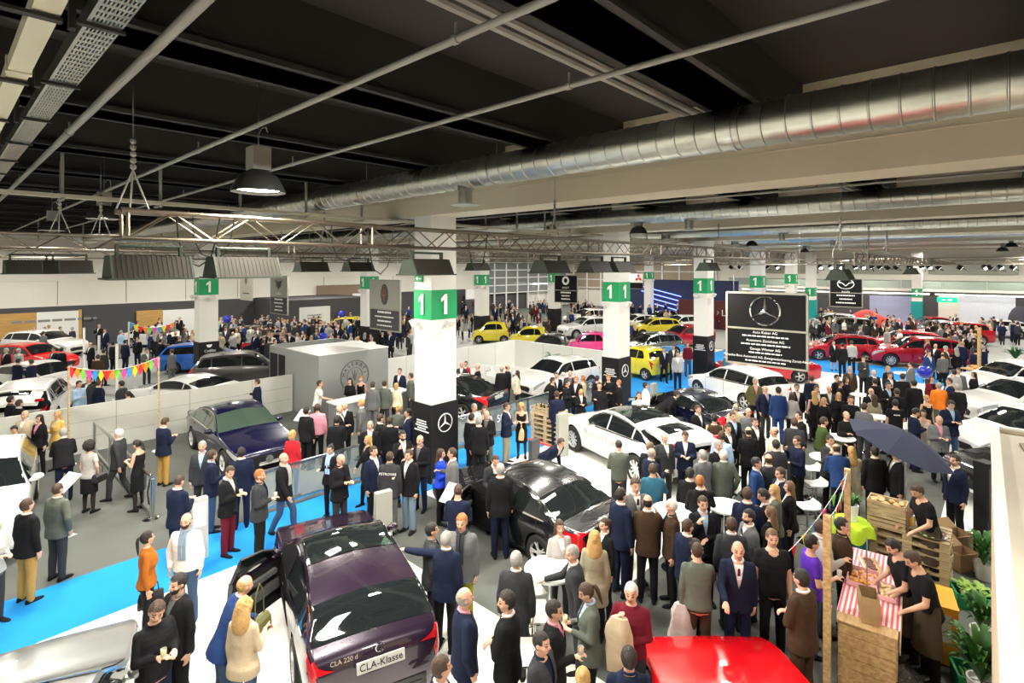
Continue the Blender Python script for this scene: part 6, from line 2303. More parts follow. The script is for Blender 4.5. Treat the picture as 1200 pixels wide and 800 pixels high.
LAB = [
 ('suv', (-17.5, 19.6), 120, 'white', 'white van-like car with a raised tailgate behind the low partition at the left edge'),
 ('coupe', (-13.6, 21.9), 168, 'white', 'low white coupe just behind the low partition below the script column'),
 ('wagon', (-21.2, 24.2), -10, 'white', 'white estate car at the left edge behind the van-like one'),
 ('hatch', (-26.2, 29.3), -8, 'red', 'orange-red hatchback on the left stand before the white display panel'),
 ('suv', (-29.8, 34.2), -8, 'white', 'white sport utility car farthest back at the left edge'),
 ('hatch', (-16.9, 29.6), 15, 'blue', 'bright blue hatchback partly hidden by the script column'),
 ('suv', (-12.7, 25.7), 25, 'darkgrey', 'dark grey-brown sport utility car right of the script column'),
 ('sedan', (-14.6, 34.5), 20, 'black', 'black saloon in the crowd before the dark booth'),
 ('hatch', (-18.0, 38.2), 10, 'darkgrey', 'dark hatchback far back beside the dark booth'),
 ('sedan', (-25.3, 38.5), 0, 'white', 'white saloon behind the pale pennants at the grey wall'),
 ('hatch', (-12.8, 44.7), 0, 'yellow', 'yellow car in front of the brown textured wall'),
 ('hatch', (2.05, 24.6), 221, 'white', 'white hatchback facing left in front of the white corner partition'),
 ('sedan', (-2.6, 21.2), 150, 'black', 'low black car behind the centre column with a small red tail light'),
 ('mini', (6.75, 28.2), 125, 'yellow', 'tiny two-tone yellow car right of the second aisle column'),
 ('hatch', (8.7, 34), 200, 'chromegrey', 'shiny mirror-grey hatchback facing left behind the tiny yellow car'),
 ('hatch', (11.6, 44), 190, 'yellow', 'lime yellow hatchback in the far rows'),
 ('hatch', (14.6, 46.5), 200, 'white', 'white hatchback right of the lime yellow one'),
 ('sedan', (11.2, 48), 195, 'white', 'white saloon behind the lime yellow hatchback'),
 ('hatch', (12.4, 38.6), 200, 'crimson', 'crimson hatchback left of the third aisle column'),
 ('sedan', (14.6, 52), 190, 'black', 'black saloon in front of the blue light strips'),
 ('sedan', (18.0, 53), 190, 'crimson', 'dark red saloon far back behind the third aisle column'),
 ('coupe', (12.9, 27.3), 172, 'crimson', 'red sports coupe under the big hanging star sign'),
 ('hatch', (20.2, 33.2), 165, 'crimson', 'red hatchback on the blue edge right of the star sign'),
 ('suv', (23.3, 31.0), 162, 'crimson', 'crimson sport utility car, nearer of the pair in the right crowd'),
 ('hatch', (25.6, 35.2), 160, 'crimson', 'crimson hatchback just behind the crimson sport utility car'),
 ('suv', (32.3, 39.4), 170, 'crimson', 'dark red sport utility car in front of the teal column'),
 ('suv', (26.4, 43), 165, 'darkgrey', 'bronze-grey sport utility car behind the red hatchback'),
 ('suv', (27.6, 46.9), 165, 'silver', 'silver sport utility car behind the bronze-grey one'),
 ('sedan', (33.6, 42.6), 165, 'black', 'black saloon at the far right stands'),
 ('wagon', (39.3, 43.6), 150, 'white', 'white estate car under the pale poster wall'),
 ('sedan', (35.6, 45.8), 170, 'crimson', 'dark red saloon before the pale poster wall'),
 ('suv', (21.6, 22.9), 178, 'white', 'white sport utility car with large door letters at the right edge'),
 ('suvcoupe', (18.75, 19.5), 178, 'white', 'white crossover whose front wheel stands beside the couple with the pink shirt'),
 ('hatch', (15.4, 15.9), 180, 'white', 'white hatchback nose just beyond the cream stand wall'),
 ('suv', (13.3, 12.9), 180, 'black', 'dark car nose peeping out beside the cream stand wall'),
 ('suv', (7.3, 51.5), 200, 'white', 'white sport utility car farther back beside the ring logo sign'),
 ('suv', (6.1, 43.4), 200, 'white', 'white sport utility car nearer one left of the second aisle column'),
 ('mini', (4.9, 34.3), 172, 'pink', 'tiny pink car behind the white partition'),
 ('mini', (2.2, 33.2), 172, 'black', 'tiny black car left of the pink one'),
 ('mini', (1.2, 37.4), 172, 'yellow', 'tiny yellow car left of the pink one'),
 ('mini', (-1.6, 40.5), 180, 'yellow', 'tiny yellow-green car beside the black-based rear column'),
]
for kd, loc, hd, pt, lab in LAB:
 far = loc[1] > 24
 t = car(kd, loc, hd, pt, lab, z=.021, lod=far)
 if 'raised tailgate' in lab:
  open_hatch(t, kd, pt)
 if 'door letters' in lab:
  text('GLE', .38, M_dgrey, t, (-.2, .975, .80), (PI / 2, 0, PI), .002)
t = thing('covered_car', 'car hidden under a bright red cloth before the evening sky print', 'car', (*atY(1021, 48), .02), R(170))
CARBOX.append((*atY(1021, 48), R(170), 2.6, 1.1))
m = MB()
rows = []
for i in range(25):
 q = i / 24
 x = (q - .5) * 5.0
 hgt = 1.0 + .85 * math.exp(-((q - .58) / .24) ** 2)
 w_ = 1.0 * (1 - .25 * abs(2 * q - 1) ** 4)
 e_ = min(1, math.sin(PI * min(.995, max(.005, q))) * 4)
 rows.append([(x, w_ * math.cos(a) * (1 + .03 * math.sin(9 * a + i)) * (1.05 if math.sin(a) < .2 else 1), max(0.0, hgt * e_ * max(0, math.sin(a)) ** .5)) for a in [PI * j / 20 for j in range(21)]])
m.rings(rows, True)
m.build('cloth_cover', mat('red_cloth', (.75, .04, .03), .7), t, True)
HT = {'bend': 1.30, 'sit': 1.33, 'lean': 1.68, 'work': 1.72, 'reachf': 1.74}
def put(px, py, face, sex, pose, top, tc, bc, shirt, hair, hc, label, **kw):
 hh = kw.get('h') or (1.66 if sex == 'f' else 1.77)
 kw['h'] = hh
 top_z = HT.get(pose, 1.755) / 1.755 * hh
 lx, ly = at(px, py, top_z)
 fem = sex == 'f'
 hp_ = (skeleton(pose, fem)['H0'] @ Vector((0, 0, 1.66))) * (hh / 1.755)
 a = -R(face)
 lx -= hp_.x * math.cos(a) - hp_.y * math.sin(a)
 ly -= hp_.x * math.sin(a) + hp_.y * math.cos(a)
 for _ in range(3):
  for cx_, cy_, ca_, hl, hw in CARBOX:
   dx, dy = lx - cx_, ly - cy_
   u = dx * math.cos(ca_) + dy * math.sin(ca_)
   v = -dx * math.sin(ca_) + dy * math.cos(ca_)
   if abs(u) < hl + .12 and abs(v) < hw + .16 and pose not in ('bend', 'lean'):
    eu, ev = hl + .14 - abs(u), hw + .17 - abs(v)
    if ev < eu:
     v += ev if v > 0 else -ev
    else:
     u += eu if u > 0 else -eu
    lx, ly = cx_ + u * math.cos(ca_) - v * math.sin(ca_), cy_ + u * math.sin(ca_) + v * math.cos(ca_)
  for _t, x_, y_ in PEOPLE:
   d = math.hypot(lx - x_, ly - y_)
   if d < .4:
    lx, ly = x_ + (lx - x_) / d * .4, y_ + (ly - y_) / d * .4
 return person((lx, ly), face, sex, pose, top, tc, bc, shirt, hair, hc, label=label, **kw)
N = [
 (29, 481, 175, 'm', 'stand', 'jacket', 'beige', 'greygreen', 'white', 'bald', 'grey', 'bald older man in a beige jacket beside two long haired women', {}),
 (46, 486, 185, 'f', 'stand', 'jacket', 'black', 'black', 'pink', 'long', 'dark', 'long haired brunette woman in a black jacket between the bald man and the blonde', {}),
 (67, 482, 190, 'f', 'glass', 'coat', 'gold', 'black', 'cream', 'long', 'blond', 'long haired blonde woman in a golden coat beside the low partition', {}),
 (16, 499, 170, 'm', 'phone', 'shirt', 'charcoal', 'black', 'white', 'fringe', 'dark', 'boy in a dark grey sweater leaning at the white car', dict(h=1.5, yaw=0)),
 (74, 503, 315, 'm', 'lean', 'jacket', 'black', 'navy', 'white', 'short', 'grey', 'man in a black suit bending towards the white car at the left edge', {}),
 (105, 517, 5, 'f', 'pocket', 'tee', 'silver', 'black', 'white', 'afro', 'dark', 'curly haired woman in a grey top and black skirt, seen from behind', dict(bottom='skirt', legs='tights')),
 (139, 501, 265, 'm', 'walk', 'jacket', 'charcoal', 'charcoal', 'white', 'short', 'white', 'white haired man in a dark suit walking beside the woman in a black dress', dict(tie='navy')),
 (160, 515, 275, 'f', 'phone', 'dress', 'black', 'black', 'black', 'pony', 'dark', 'woman in a short black dress and dark tights with a ponytail', dict(bottom='skirt', legs='tights')),
 (194, 489, 20, 'm', 'phone', 'jacket', 'navy', 'mustard', 'white', 'short', 'brown', 'man in a navy blazer and mustard trousers seen from behind near the blue saloon', {}),
 (32, 584, 15, 'm', 'stand', 'jacket', 'black', 'mustard', 'white', 'short', 'brown', 'man in a black jacket and tan trousers, seen from behind near the white car', {}),
 (68, 566, 10, 'm', 'pocket', 'jacket', 'greygreen', 'charcoal', 'white', 'buzz', 'brown', 'man in a grey-green jacket seen from behind on the edge of the blue carpet', {}),
 (-6, 612, 100, 'f', 'phone', 'shirt', 'lightgrey', 'charcoal', 'white', 'long', 'blond', 'blonde visitor cut by the left picture edge', {}),
 (237, 517, 165, 'm', 'stand', 'jacket', 'charcoal', 'charcoal', 'lightblue', 'short', 'grey', 'grey haired man in a dark suit facing the viewer in front of the blue saloon', {}),
 (211, 556, 15, 'm', 'phone', 'jacket', 'navy', 'navy', 'white', 'buzz', 'brown', 'man in a navy suit at the white information stand, seen from behind', {}),
 (249, 527, 60, 'm', 'glass', 'jacket', 'navy', 'denim', 'lightblue', 'short', 'brown', 'man in a navy blazer and jeans seen from behind talking in a group of three', dict(yaw=25)),
 (270, 546, 95, 'm', 'phone', 'jacket', 'black', 'maroon', 'white', 'short', 'brown', 'man in a black jacket and maroon trousers holding a drink', dict(yaw=-25)),
 (283, 524, 330, 'm', 'stand', 'jacket', 'navy', 'navy', 'white', 'short', 'dark', 'man in a dark navy suit seen from behind, left of the reddish haired man', {}),
 (305, 550, 80, 'm', 'glass', 'jacket', 'charcoal', 'black', 'navy', 'short', 'ginger', 'reddish bearded man in a dark grey coat holding a cup', dict(beard=True)),
 (333, 529, 100, 'm', 'walk', 'jacket', 'black', 'denim', 'lightgrey', 'bald', 'grey', 'bald man with a grey scarf and jeans striding along the blue carpet', dict(scarf='lightgrey')),
 (343, 504, 10, 'f', 'stand', 'jacket', 'red', 'denim', 'white', 'bob', 'blond', 'blonde woman in a red jacket seen from behind in front of the blue saloon', {}),
 (301, 444, 250, 'm', 'glass', 'jacket', 'navy', 'black', 'white', 'short', 'brown', 'man in a dark suit standing alone by the low partition behind the blue saloon', {}),
 (375, 446, 80, 'm', 'reachf', 'tee', 'white', 'navy', 'white', 'short', 'brown', 'man in a white T-shirt leaning on the silver reception counter', {}),
 (372, 473, 350, 'm', 'stand', 'shirt', 'pink', 'black', 'pink', 'short', 'brown', 'man in a pink shirt seen from behind with a black jacket over his arm', {}),
 (362, 476, 20, 'm', 'stand', 'jacket', 'black', 'black', 'white', 'short', 'dark', 'man in black half hidden behind the pink shirt', {}),
 (398, 475, 95, 'm', 'glass', 'jacket', 'black', 'black', 'white', 'bald', 'grey', 'bald man in black facing the grey suited man near the counter', {}),
 (404, 471, 180, 'm', 'glass', 'jacket', 'black', 'black', 'white', 'bald', 'grey', 'bald man behind the first bald one near the counter', {}),
 (423, 468, 265, 'm', 'glass', 'jacket', 'grey', 'charcoal', 'white', 'short', 'blond', 'man in a grey suit facing left near the counter, holding a glass', {}),
 (395, 487, 355, 'm', 'glass', 'jacket', 'black', 'navy', 'black', 'short', 'dark', 'bearded dark haired man in a black jacket seen from behind above the railing', dict(beard=True)),
 (434, 493, 170, 'm', 'stand', 'jacket', 'black', 'black', 'white', 'bald', 'grey', 'bald man in a dark suit behind the blonde woman in the black coat', {}),
 (387, 521, 195, 'f', 'glass', 'jacket', 'black', 'black', 'lightblue', 'bun', 'dark', 'woman in a black jacket with a pale blue scarf walking on the blue carpet', dict(scarf='lightblue')),
 (400, 532, 120, 'm', 'phone', 'jacket', 'black', 'charcoal', 'black', 'bald', 'grey', 'bald man in glasses and black jacket looking at his phone on the blue carpet', {}),
 (431, 509, 235, 'f', 'walk', 'coat', 'black', 'black', 'beige', 'long', 'blond', 'blonde woman in a long black coat reaching towards the railing', {}),
 (438, 523, 120, 'm', 'stand', 'jacket', 'navy', 'black', 'white', 'short', 'brown', 'young man in navy and white shirt left of the man with the lettered jacket', {}),
 (457, 529, 5, 'm', 'stand', 'jacket', 'charcoal', 'grey', 'grey', 'buzz', 'brown', 'man in a dark grey jacket with white lettering on the back', {}),
 (479, 527, 210, 'm', 'glass', 'jacket', 'black', 'lightdenim', 'white', 'short', 'brown', 'man in a dark jacket and pale jeans next to the lettered jacket', {}),
 (472, 505, 150, 'm', 'face', 'jacket', 'black', 'black', 'white', 'short', 'dark', 'bearded man in a black suit and open white shirt touching his chin', dict(beard=True)),
 (492, 510, 200, 'm', 'face', 'jacket', 'black', 'navy', 'grey', 'bald', 'dark', 'bald man in a black jacket at the left side of the centre column base', {}),
 (457, 488, 5, 'm', 'glass', 'jacket', 'black', 'black', 'white', 'short', 'brown', 'broad man in black seen from behind among the group left of the centre column', {}),
 (450, 486, 60, 'm', 'glass', 'jacket', 'black', 'charcoal', 'white', 'short', 'brown', 'man in a dark suit left of the broad man in black', {}),
 (467, 475, 5, 'f', 'stand', 'shirt', 'greygreen', 'charcoal', 'white', 'bun', 'blond', 'blonde woman with a bun in a grey-green top seen from behind', {}),
 (478, 479, 250, 'm', 'glass', 'jacket', 'navy', 'navy', 'white', 'short', 'dark', 'man in a navy suit facing the woman with the bun', {}),
 (517, 526, 100, 'f', 'glass', 'shirt', 'royal blue', 'black', 'white', 'long', 'brown', 'brunette woman in a bright royal blue sweater by the centre column', {}),
 (538, 516, 260, 'm', 'glass', 'jacket', 'grey', 'charcoal', 'white', 'short', 'brown', 'man in a grey blazer with an orange tie talking to the woman in blue', dict(tie='orange')),
 (553, 484, 40, 'm', 'glass', 'jacket', 'black', 'black', 'white', 'short', 'dark', 'man in black seen from behind right of the centre column base', {}),
 (559, 487, 0, 'm', 'stand', 'jacket', 'black', 'black', 'white', 'short', 'grey', 'grey haired man in black seen from behind right of the centre column base', {}),
 (556, 473, 140, 'm', 'stand', 'shirt', 'white', 'denim', 'white', 'short', 'grey', 'grey haired man in a white shirt behind the men in black', {}),
 (564, 475, 180, 'm', 'glass', 'shirt', 'silver', 'charcoal', 'white', 'short', 'brown', 'man in a pale top between the white shirt and the bald man', {}),
 (570, 481, 195, 'm', 'phone', 'jacket', 'black', 'greygreen', 'grey', 'bald', 'dark', 'bald man in a black jacket facing the viewer by the railing', {}),
 (594, 472, 110, 'm', 'glass', 'jacket', 'navy', 'khaki', 'white', 'short', 'brown', 'young man in a navy blazer and beige trousers on the blue aisle', {}),
 (611, 472, 185, 'f', 'phone', 'dress', 'black', 'black', 'black', 'curly', 'blond', 'curly blonde woman in a short black dress beside the drinks stand', dict(bottom='skirt', legs='tights')),
 (581, 535, 160, 'm', 'lean', 'jacket', 'charcoal', 'charcoal', 'white', 'short', 'brown', 'man in a grey vest leaning at the open door of the black saloon', {}),
 (587, 543, 350, 'm', 'stand', 'jacket', 'black', 'navy', 'white', 'short', 'grey', 'broad grey haired man in a black suit seen from behind beside the black saloon', dict(h=1.85)),
 (537, 567, 5, 'm', 'phone', 'shirt', 'navy', 'charcoal', 'navy', 'buzz', 'brown', 'man in dark blue seen from behind, below the woman in the bright blue sweater', {}),
 (658, 524, 135, 'm', 'bend', 'jacket', 'navy', 'navy', 'white', 'short', 'brown', 'man in a navy suit bending forward behind the roof of the black saloon', {}),
 (173, 622, 60, 'f', 'stand', 'shirt', 'rust', 'black', 'rust', 'pony', 'dark', 'woman in a rust coloured blouse with dark wavy hair holding a handbag', dict(yaw=25)),
 (218, 602, 175, 'm', 'pocket', 'shirt', 'white', 'denim', 'white', 'bald', 'dark', 'bald bearded man in a white shirt with a blue scarf and jeans', dict(scarf='lightdenim', beard=True)),
 (208, 673, 205, 'm', 'pocket', 'jacket', 'black', 'black', 'grey', 'short', 'dark', 'bearded man in a dark blazer over an open grey shirt', dict(beard=True, h=1.82)),
 (184, 705, 120, 'm', 'phone', 'shirt', 'black', 'navy', 'black', 'fringe', 'brown', 'man in a black shirt holding a small yellow drink beside the silver car', dict(yaw=-25)),
 (288, 677, 45, 'm', 'lean', 'jacket', 'blue', 'denim', 'white', 'bald', 'blond', 'bald man in a blue jacket looking into the open purple estate car', {}),
 (283, 698, 10, 'f', 'glass', 'jacket', 'beige', 'denim', 'beige', 'curly', 'blond', 'blonde woman in a beige jacket with a shoulder bag seen from behind', {}),
 (487, 617, 75, 'm', 'stand', 'jacket', 'charcoal', 'charcoal', 'grey', 'short', 'dark', 'older man with glasses in a dark suit behind the man touching the purple car', {}),
 (517, 618, 15, 'm', 'reach', 'jacket', 'navy', 'black', 'white', 'short', 'grey', 'man in navy with one arm stretched onto the roof of the purple estate car', {}),
 (541, 603, 190, 'm', 'glass', 'jacket', 'grey', 'lime', 'charcoal', 'fringe', 'ginger', 'ginger man in lime green trousers with a dark scarf and grey jacket', dict(scarf='charcoal', h=1.85)),
 (545, 689, 70, 'm', 'pocket', 'jacket', 'navy', 'navy', 'pink', 'bald', 'grey', 'bald man in a navy suit with a pink shirt walking near the purple estate car', dict(h=1.84)),
 (518, 769, 70, 'm', 'stand', 'jacket', 'navy', 'navy', 'white', 'short', 'brown', 'man whose head shows at the bottom edge below the bald man in navy', {}),
 (605, 646, 10, 'm', 'stand', 'jacket', 'charcoal', 'charcoal', 'white', 'short', 'grey', 'grey haired man in a charcoal suit seen from behind left of the near bar table', {}),
 (593, 693, 290, 'm', 'crossed', 'jacket', 'black', 'black', 'white', 'fringe', 'dark', 'dark haired man in a black suit with folded arms seen from behind', dict(yaw=25, h=1.84)),
 (635, 741, 120, 'm', 'stand', 'jacket', 'charcoal', 'charcoal', 'navy', 'buzz', 'dark', 'laughing man in a grey team jacket with striped sleeve at the bottom edge', {}),
 (650, 704, 100, 'm', 'glass', 'jacket', 'black', 'black', 'pink', 'short', 'dark', 'man in a dark suit with a pink tie holding a small plate', dict(tie='pink')),
 (686, 683, 265, 'f', 'phone', 'jacket', 'greygreen', 'black', 'lightblue', 'pony', 'brown', 'woman in a grey blazer over a blue blouse holding a yellow snack', dict(h=1.74)),
 (683, 782, 10, 'f', 'stand', 'shirt', 'cream', 'black', 'cream', 'bun', 'blond', 'blonde woman with hair pinned up at the bottom edge', {}),
 (656, 610, 165, 'f', 'stand', 'jacket', 'silver', 'charcoal', 'white', 'long', 'brown', 'long haired woman in a pale grey blazer behind the near bar table', {}),
 (670, 640, 275, 'm', 'reachf', 'jacket', 'charcoal', 'charcoal', 'white', 'short', 'grey', 'grey haired man with glasses leaning on the near bar table', dict(yaw=25)),
 (708, 607, 240, 'f', 'stand', 'jacket', 'black', 'black', 'white', 'pony', 'brown', 'woman with a ponytail in a black blazer behind the red tail light', {}),
 (697, 623, 15, 'f', 'stand', 'coat', 'khaki', 'black', 'white', 'curly', 'blond', 'curly blonde woman in a khaki coat seen from behind', {}),
 (728, 572, 60, 'm', 'stand', 'jacket', 'navy', 'navy', 'white', 'short', 'dark', 'man in a navy suit standing with his back to the black saloon tail', dict(h=1.86)),
 (745, 561, 170, 'm', 'crossed', 'jacket', 'grey', 'charcoal', 'white', 'fringe', 'brown', 'tall man in a grey suit with folded arms and dark tie', dict(tie='navy', h=1.88)),
 (759, 580, 15, 'm', 'face', 'jacket', 'brown', 'black', 'white', 'bald', 'dark', 'balding man in a dark brown suit seen from behind', dict(h=1.82)),
 (781, 585, 275, 'm', 'stand', 'jacket', 'brown', 'black', 'charcoal', 'short', 'white', 'white haired older man in a brown jacket looking down', {}),
 (806, 608, 60, 'm', 'stand', 'jacket', 'navy', 'navy', 'white', 'buzz', 'brown', 'man in a navy suit left of the woman in the black T-shirt', {}),
 (811, 624, 110, 'f', 'stand', 'tee', 'black', 'black', 'black', 'bun', 'dark', 'dark haired woman in a black T-shirt with a smart pose in the near crowd', {}),
 (741, 684, 200, 'm', 'face', 'shirt', 'maroon', 'charcoal', 'blue', 'short', 'white', 'white haired man in a maroon sweater holding a beige coat', {}),
 (737, 758, 5, 'm', 'stand', 'jacket', 'navy', 'navy', 'navy', 'short', 'dark', 'dark haired man in a navy jacket seen from behind at the bottom edge', {}),
 (725, 515, 5, 'm', 'phone', 'shirt', 'greygreen', 'charcoal', 'grey', 'buzz', 'dark', 'man in a grey-green sweater seen from behind beside the crossover wheel', {}),
 (765, 543, 10, 'm', 'face', 'shirt', 'teal', 'navy', 'teal', 'short', 'brown', 'man in a denim blue shirt taking a photograph', {}),
 (762, 518, 40, 'm', 'stand', 'jacket', 'black', 'black', 'white', 'short', 'lightbrown', 'man in black behind the bald man in navy at the crossover', {}),
 (764, 525, 60, 'm', 'glass', 'jacket', 'navy', 'navy', 'white', 'bald', 'grey', 'bald man in a navy suit behind the photographer', {}),
 (779, 507, 165, 'm', 'pocket', 'jacket', 'charcoal', 'charcoal', 'white', 'bald', 'brown', 'man in a grey suit facing the viewer under the raised tailgate', {}),
 (803, 505, 195, 'm', 'phone', 'jacket', 'navy', 'navy', 'white', 'short', 'brown', 'man in a navy suit and open white shirt with clasped hands under the tailgate', {}),
 (823, 527, 340, 'm', 'stand', 'jacket', 'grey', 'charcoal', 'white', 'short', 'grey', 'grey haired man in a grey suit seen from behind right of the tailgate', {}),
 (818, 475, 150, 'm', 'stand', 'jacket', 'black', 'black', 'white', 'short', 'brown', 'man in a black suit and white shirt beside the raised tailgate', {}),
 (837, 485, 5, 'm', 'stand', 'vest', 'brown', 'charcoal', 'khaki', 'short', 'dark', 'visitor with a dark brown backpack seen from behind', {}),
 (842, 516, 160, 'm', 'stand', 'jacket', 'black', 'black', 'white', 'short', 'grey', 'man in a black blazer facing the viewer beside the white haired man', {}),
 (848, 527, 10, 'm', 'pocket', 'jacket', 'greygreen', 'charcoal', 'white', 'short', 'white', 'white haired man in a green-grey suit seen from behind', {}),
 (846, 505, 30, 'm', 'stand', 'shirt', 'lightblue', 'grey', 'lightblue', 'short', 'brown', 'man in a pale blue shirt with a light bag between the suits', {}),
 (853, 497, 165, 'm', 'glass', 'jacket', 'black', 'black', 'white', 'short', 'brown', 'man in a black suit with white striped shirt facing the viewer in the middle crowd', {}),
 (859, 483, 170, 'm', 'stand', 'jacket', 'black', 'black', 'lightblue', 'short', 'brown', 'man in a dark suit with blue shirt behind the striped shirt', {}),
 (862, 473, 10, 'm', 'stand', 'shirt', 'beige', 'khaki', 'white', 'bald', 'grey', 'bald man in a beige sweater seen from behind right of the dark saloon', {}),
 (877, 478, 180, 'm', 'crossed', 'jacket', 'grey', 'grey', 'grey', 'bald', 'brown', 'bald man in a grey jacket facing the viewer in the middle crowd', {}),
 (885, 490, 175, 'm', 'stand', 'jacket', 'black', 'black', 'white', 'short', 'brown', 'man in a black suit and white shirt behind the man with the folded arms', {}),
 (877, 500, 5, 'm', 'crossed', 'jacket', 'black', 'black', 'black', 'bald', 'dark', 'broad man all in black seen from behind in the middle crowd', {}),
 (907, 500, 275, 'm', 'stand', 'shirt', 'cream', 'cream', 'white', 'bald', 'brown', 'man in cream clothes beside the man all in black', {}),
 (909, 515, 5, 'm', 'glass', 'jacket', 'charcoal', 'charcoal', 'white', 'short', 'dark', 'broad man in a charcoal suit seen from behind below the cream clothes', {}),
 (931, 490, 30, 'm', 'glass', 'jacket', 'charcoal', 'charcoal', 'white', 'short', 'brown', 'man in a charcoal suit seen from behind left of the bar stools', {}),
 (936, 482, 260, 'm', 'glass', 'jacket', 'black', 'black', 'white', 'short', 'dark', 'man in a dark suit behind the charcoal suit left of the bar stools', {}),
 (934, 511, 265, 'm', 'face', 'shirt', 'navy', 'black', 'white', 'short', 'brown', 'man in a dark navy sweater rubbing his face beside the bar stools', {}),
 (887, 536, 120, 'm', 'stand', 'jacket', 'blue', 'navy', 'white', 'short', 'dark', 'young man in a bright navy suit looking down in the dense middle group', {}),
 (900, 532, 10, 'm', 'stand', 'jacket', 'charcoal', 'charcoal', 'white', 'bald', 'brown', 'balding man in charcoal seen from behind beside the bright navy suit', {}),
 (914, 548, 265, 'm', 'glass', 'jacket', 'navy', 'navy', 'white', 'short', 'brown', 'man in a navy suit with an open white shirt facing the blonde women', {}),
 (820, 557, 10, 'm', 'face', 'jacket', 'black', 'black', 'white', 'short', 'ginger', 'reddish haired man in a black suit seen from behind at the white bar table', {}),
 (809, 548, 40, 'm', 'glass', 'jacket', 'black', 'black', 'white', 'short', 'dark', 'man in a black suit behind the reddish haired man', {}),
 (824, 582, 180, 'm', 'face', 'jacket', 'black', 'black', 'lightblue', 'short', 'brown', 'man in a black suit and blue shirt with his hand at his mouth', dict(h=1.82)),
 (876, 571, 30, 'm', 'glass', 'jacket', 'navy', 'navy', 'white', 'short', 'brown', 'man in a dark navy suit with glasses seen from behind in the near crowd', dict(h=1.84)),
 (890, 573, 285, 'm', 'phone', 'jacket', 'black', 'black', 'white', 'short', 'dark', 'dark haired man in black bending over a phone beside the blonde women', {}),
 (907, 568, 275, 'f', 'stand', 'jacket', 'greygreen', 'black', 'beige', 'long', 'blond', 'long haired blonde woman in a grey jacket holding a small plate', {}),
 (921, 563, 285, 'f', 'stand', 'jacket', 'black', 'black', 'white', 'long', 'lightbrown', 'long haired woman in black behind the blonde in grey', {}),
 (903, 593, 320, 'f', 'stand', 'jacket', 'black', 'black', 'black', 'long', 'lightbrown', 'long haired woman in black seen from behind below the blonde in grey', {}),
 (857, 606, 10, 'm', 'stand', 'jacket', 'charcoal', 'charcoal', 'white', 'short', 'brown', 'broad man in a charcoal jacket seen from behind above the bald man with the tie', {}),
 (877, 597, 265, 'm', 'pocket', 'jacket', 'grey', 'charcoal', 'white', 'short', 'dark', 'bearded man in a grey suit and navy tie facing left', dict(beard=True, tie='navy')),
 (828, 653, 10, 'm', 'reachf', 'shirt', 'greygreen', 'brown', 'pink', 'buzz', 'brown', 'man in a grey-brown sweater shaking hands, seen from behind', {}),
 (865, 636, 195, 'm', 'reachf', 'jacket', 'navy', 'navy', 'white', 'bald', 'ginger', 'balding man in a blue suit with a purple tie shaking hands', dict(tie='maroon', h=1.83)),
 (905, 621, 190, 'm', 'stand', 'tee', 'black', 'black', 'black', 'short', 'lightbrown', 'man in a black V-neck T-shirt facing the viewer', dict(h=1.85)),
 (914, 667, 330, 'm', 'crossed', 'jacket', 'brown', 'brown', 'white', 'short', 'dark', 'man in a dark brown suit and glasses seen from behind above the red car', dict(h=1.84)),
 (952, 627, 100, 'm', 'glass', 'tee', 'purple', 'denim', 'purple', 'short', 'dark', 'man in a purple polo shirt and jeans at the striped food counter', {}),
 (963, 610, 95, 'm', 'glass', 'jacket', 'silver', 'charcoal', 'white', 'short', 'brown', 'man in a pale grey jacket behind the purple polo shirt', {}),
 (986, 607, 120, 'm', 'stand', 'jacket', 'brown', 'black', 'black', 'short', 'dark', 'man in a brown jacket hidden behind the bunting of the food stall', {}),
 (1068, 646, 280, 'm', 'work', 'tee', 'black', 'black', 'black', 'short', 'brown', 'cook with black gloves and brown apron at the striped counter, nearer one', dict(h=1.80)),
 (1053, 637, 280, 'm', 'work', 'tee', 'black', 'black', 'black', 'short', 'dark', 'dark haired cook behind the first one at the striped counter', {}),
 (1074, 568, 272, 'm', 'work', 'tee', 'black', 'black', 'black', 'fringe', 'brown', 'cook in a black T-shirt and brown apron filling the round pan', dict(h=1.84)),
 (1119, 533, 265, 'm', 'stand', 'jacket', 'navy', 'black', 'white', 'short', 'dark', 'man in a black suit standing alone on the white floor facing left', dict(h=1.80)),
 (980, 521, 15, 'm', 'lean', 'jacket', 'blue', 'navy', 'white', 'bald', 'brown', 'broad bald man in a blue suit seen from behind at a bar table', dict(tcx=1)),
 (973, 510, 170, 'm', 'face', 'jacket', 'charcoal', 'black', 'white', 'short', 'dark', 'man in a dark suit eating at the bar table behind the blue suit', {}),
 (998, 523, 15, 'f', 'face', 'coat', 'cream', 'maroon', 'cream', 'long', 'blond', 'long haired blonde woman in a pale furry jacket beside the blue suit', {}),
 (966, 489, 100, 'm', 'reachf', 'shirt', 'green', 'charcoal', 'green', 'short', 'brown', 'man in an olive green jacket leaning on the round bar table', {}),
 (992, 482, 175, 'm', 'glass', 'shirt', 'black', 'black', 'black', 'bald', 'brown', 'man with a cap and black shirt facing the viewer at the round bar table', {}),
 (1013, 472, 60, 'm', 'glass', 'jacket', 'grey', 'charcoal', 'white', 'short', 'brown', 'man in a grey-blue suit seen from behind near the raised end of the parasol', {}),
 (1025, 523, 10, 'm', 'stand', 'jacket', 'black', 'black', 'white', 'short', 'dark', 'man in black standing under the left half of the navy parasol', {}),
 (1040, 525, 280, 'm', 'stand', 'jacket', 'black', 'black', 'white', 'short', 'brown', 'man in black with white shirt half hidden by the navy parasol', {}),
 (1074, 478, 110, 'm', 'phone', 'jacket', 'navy', 'navy', 'white', 'short', 'dark', 'man in a navy suit with the woman in white above the parasol', {}),
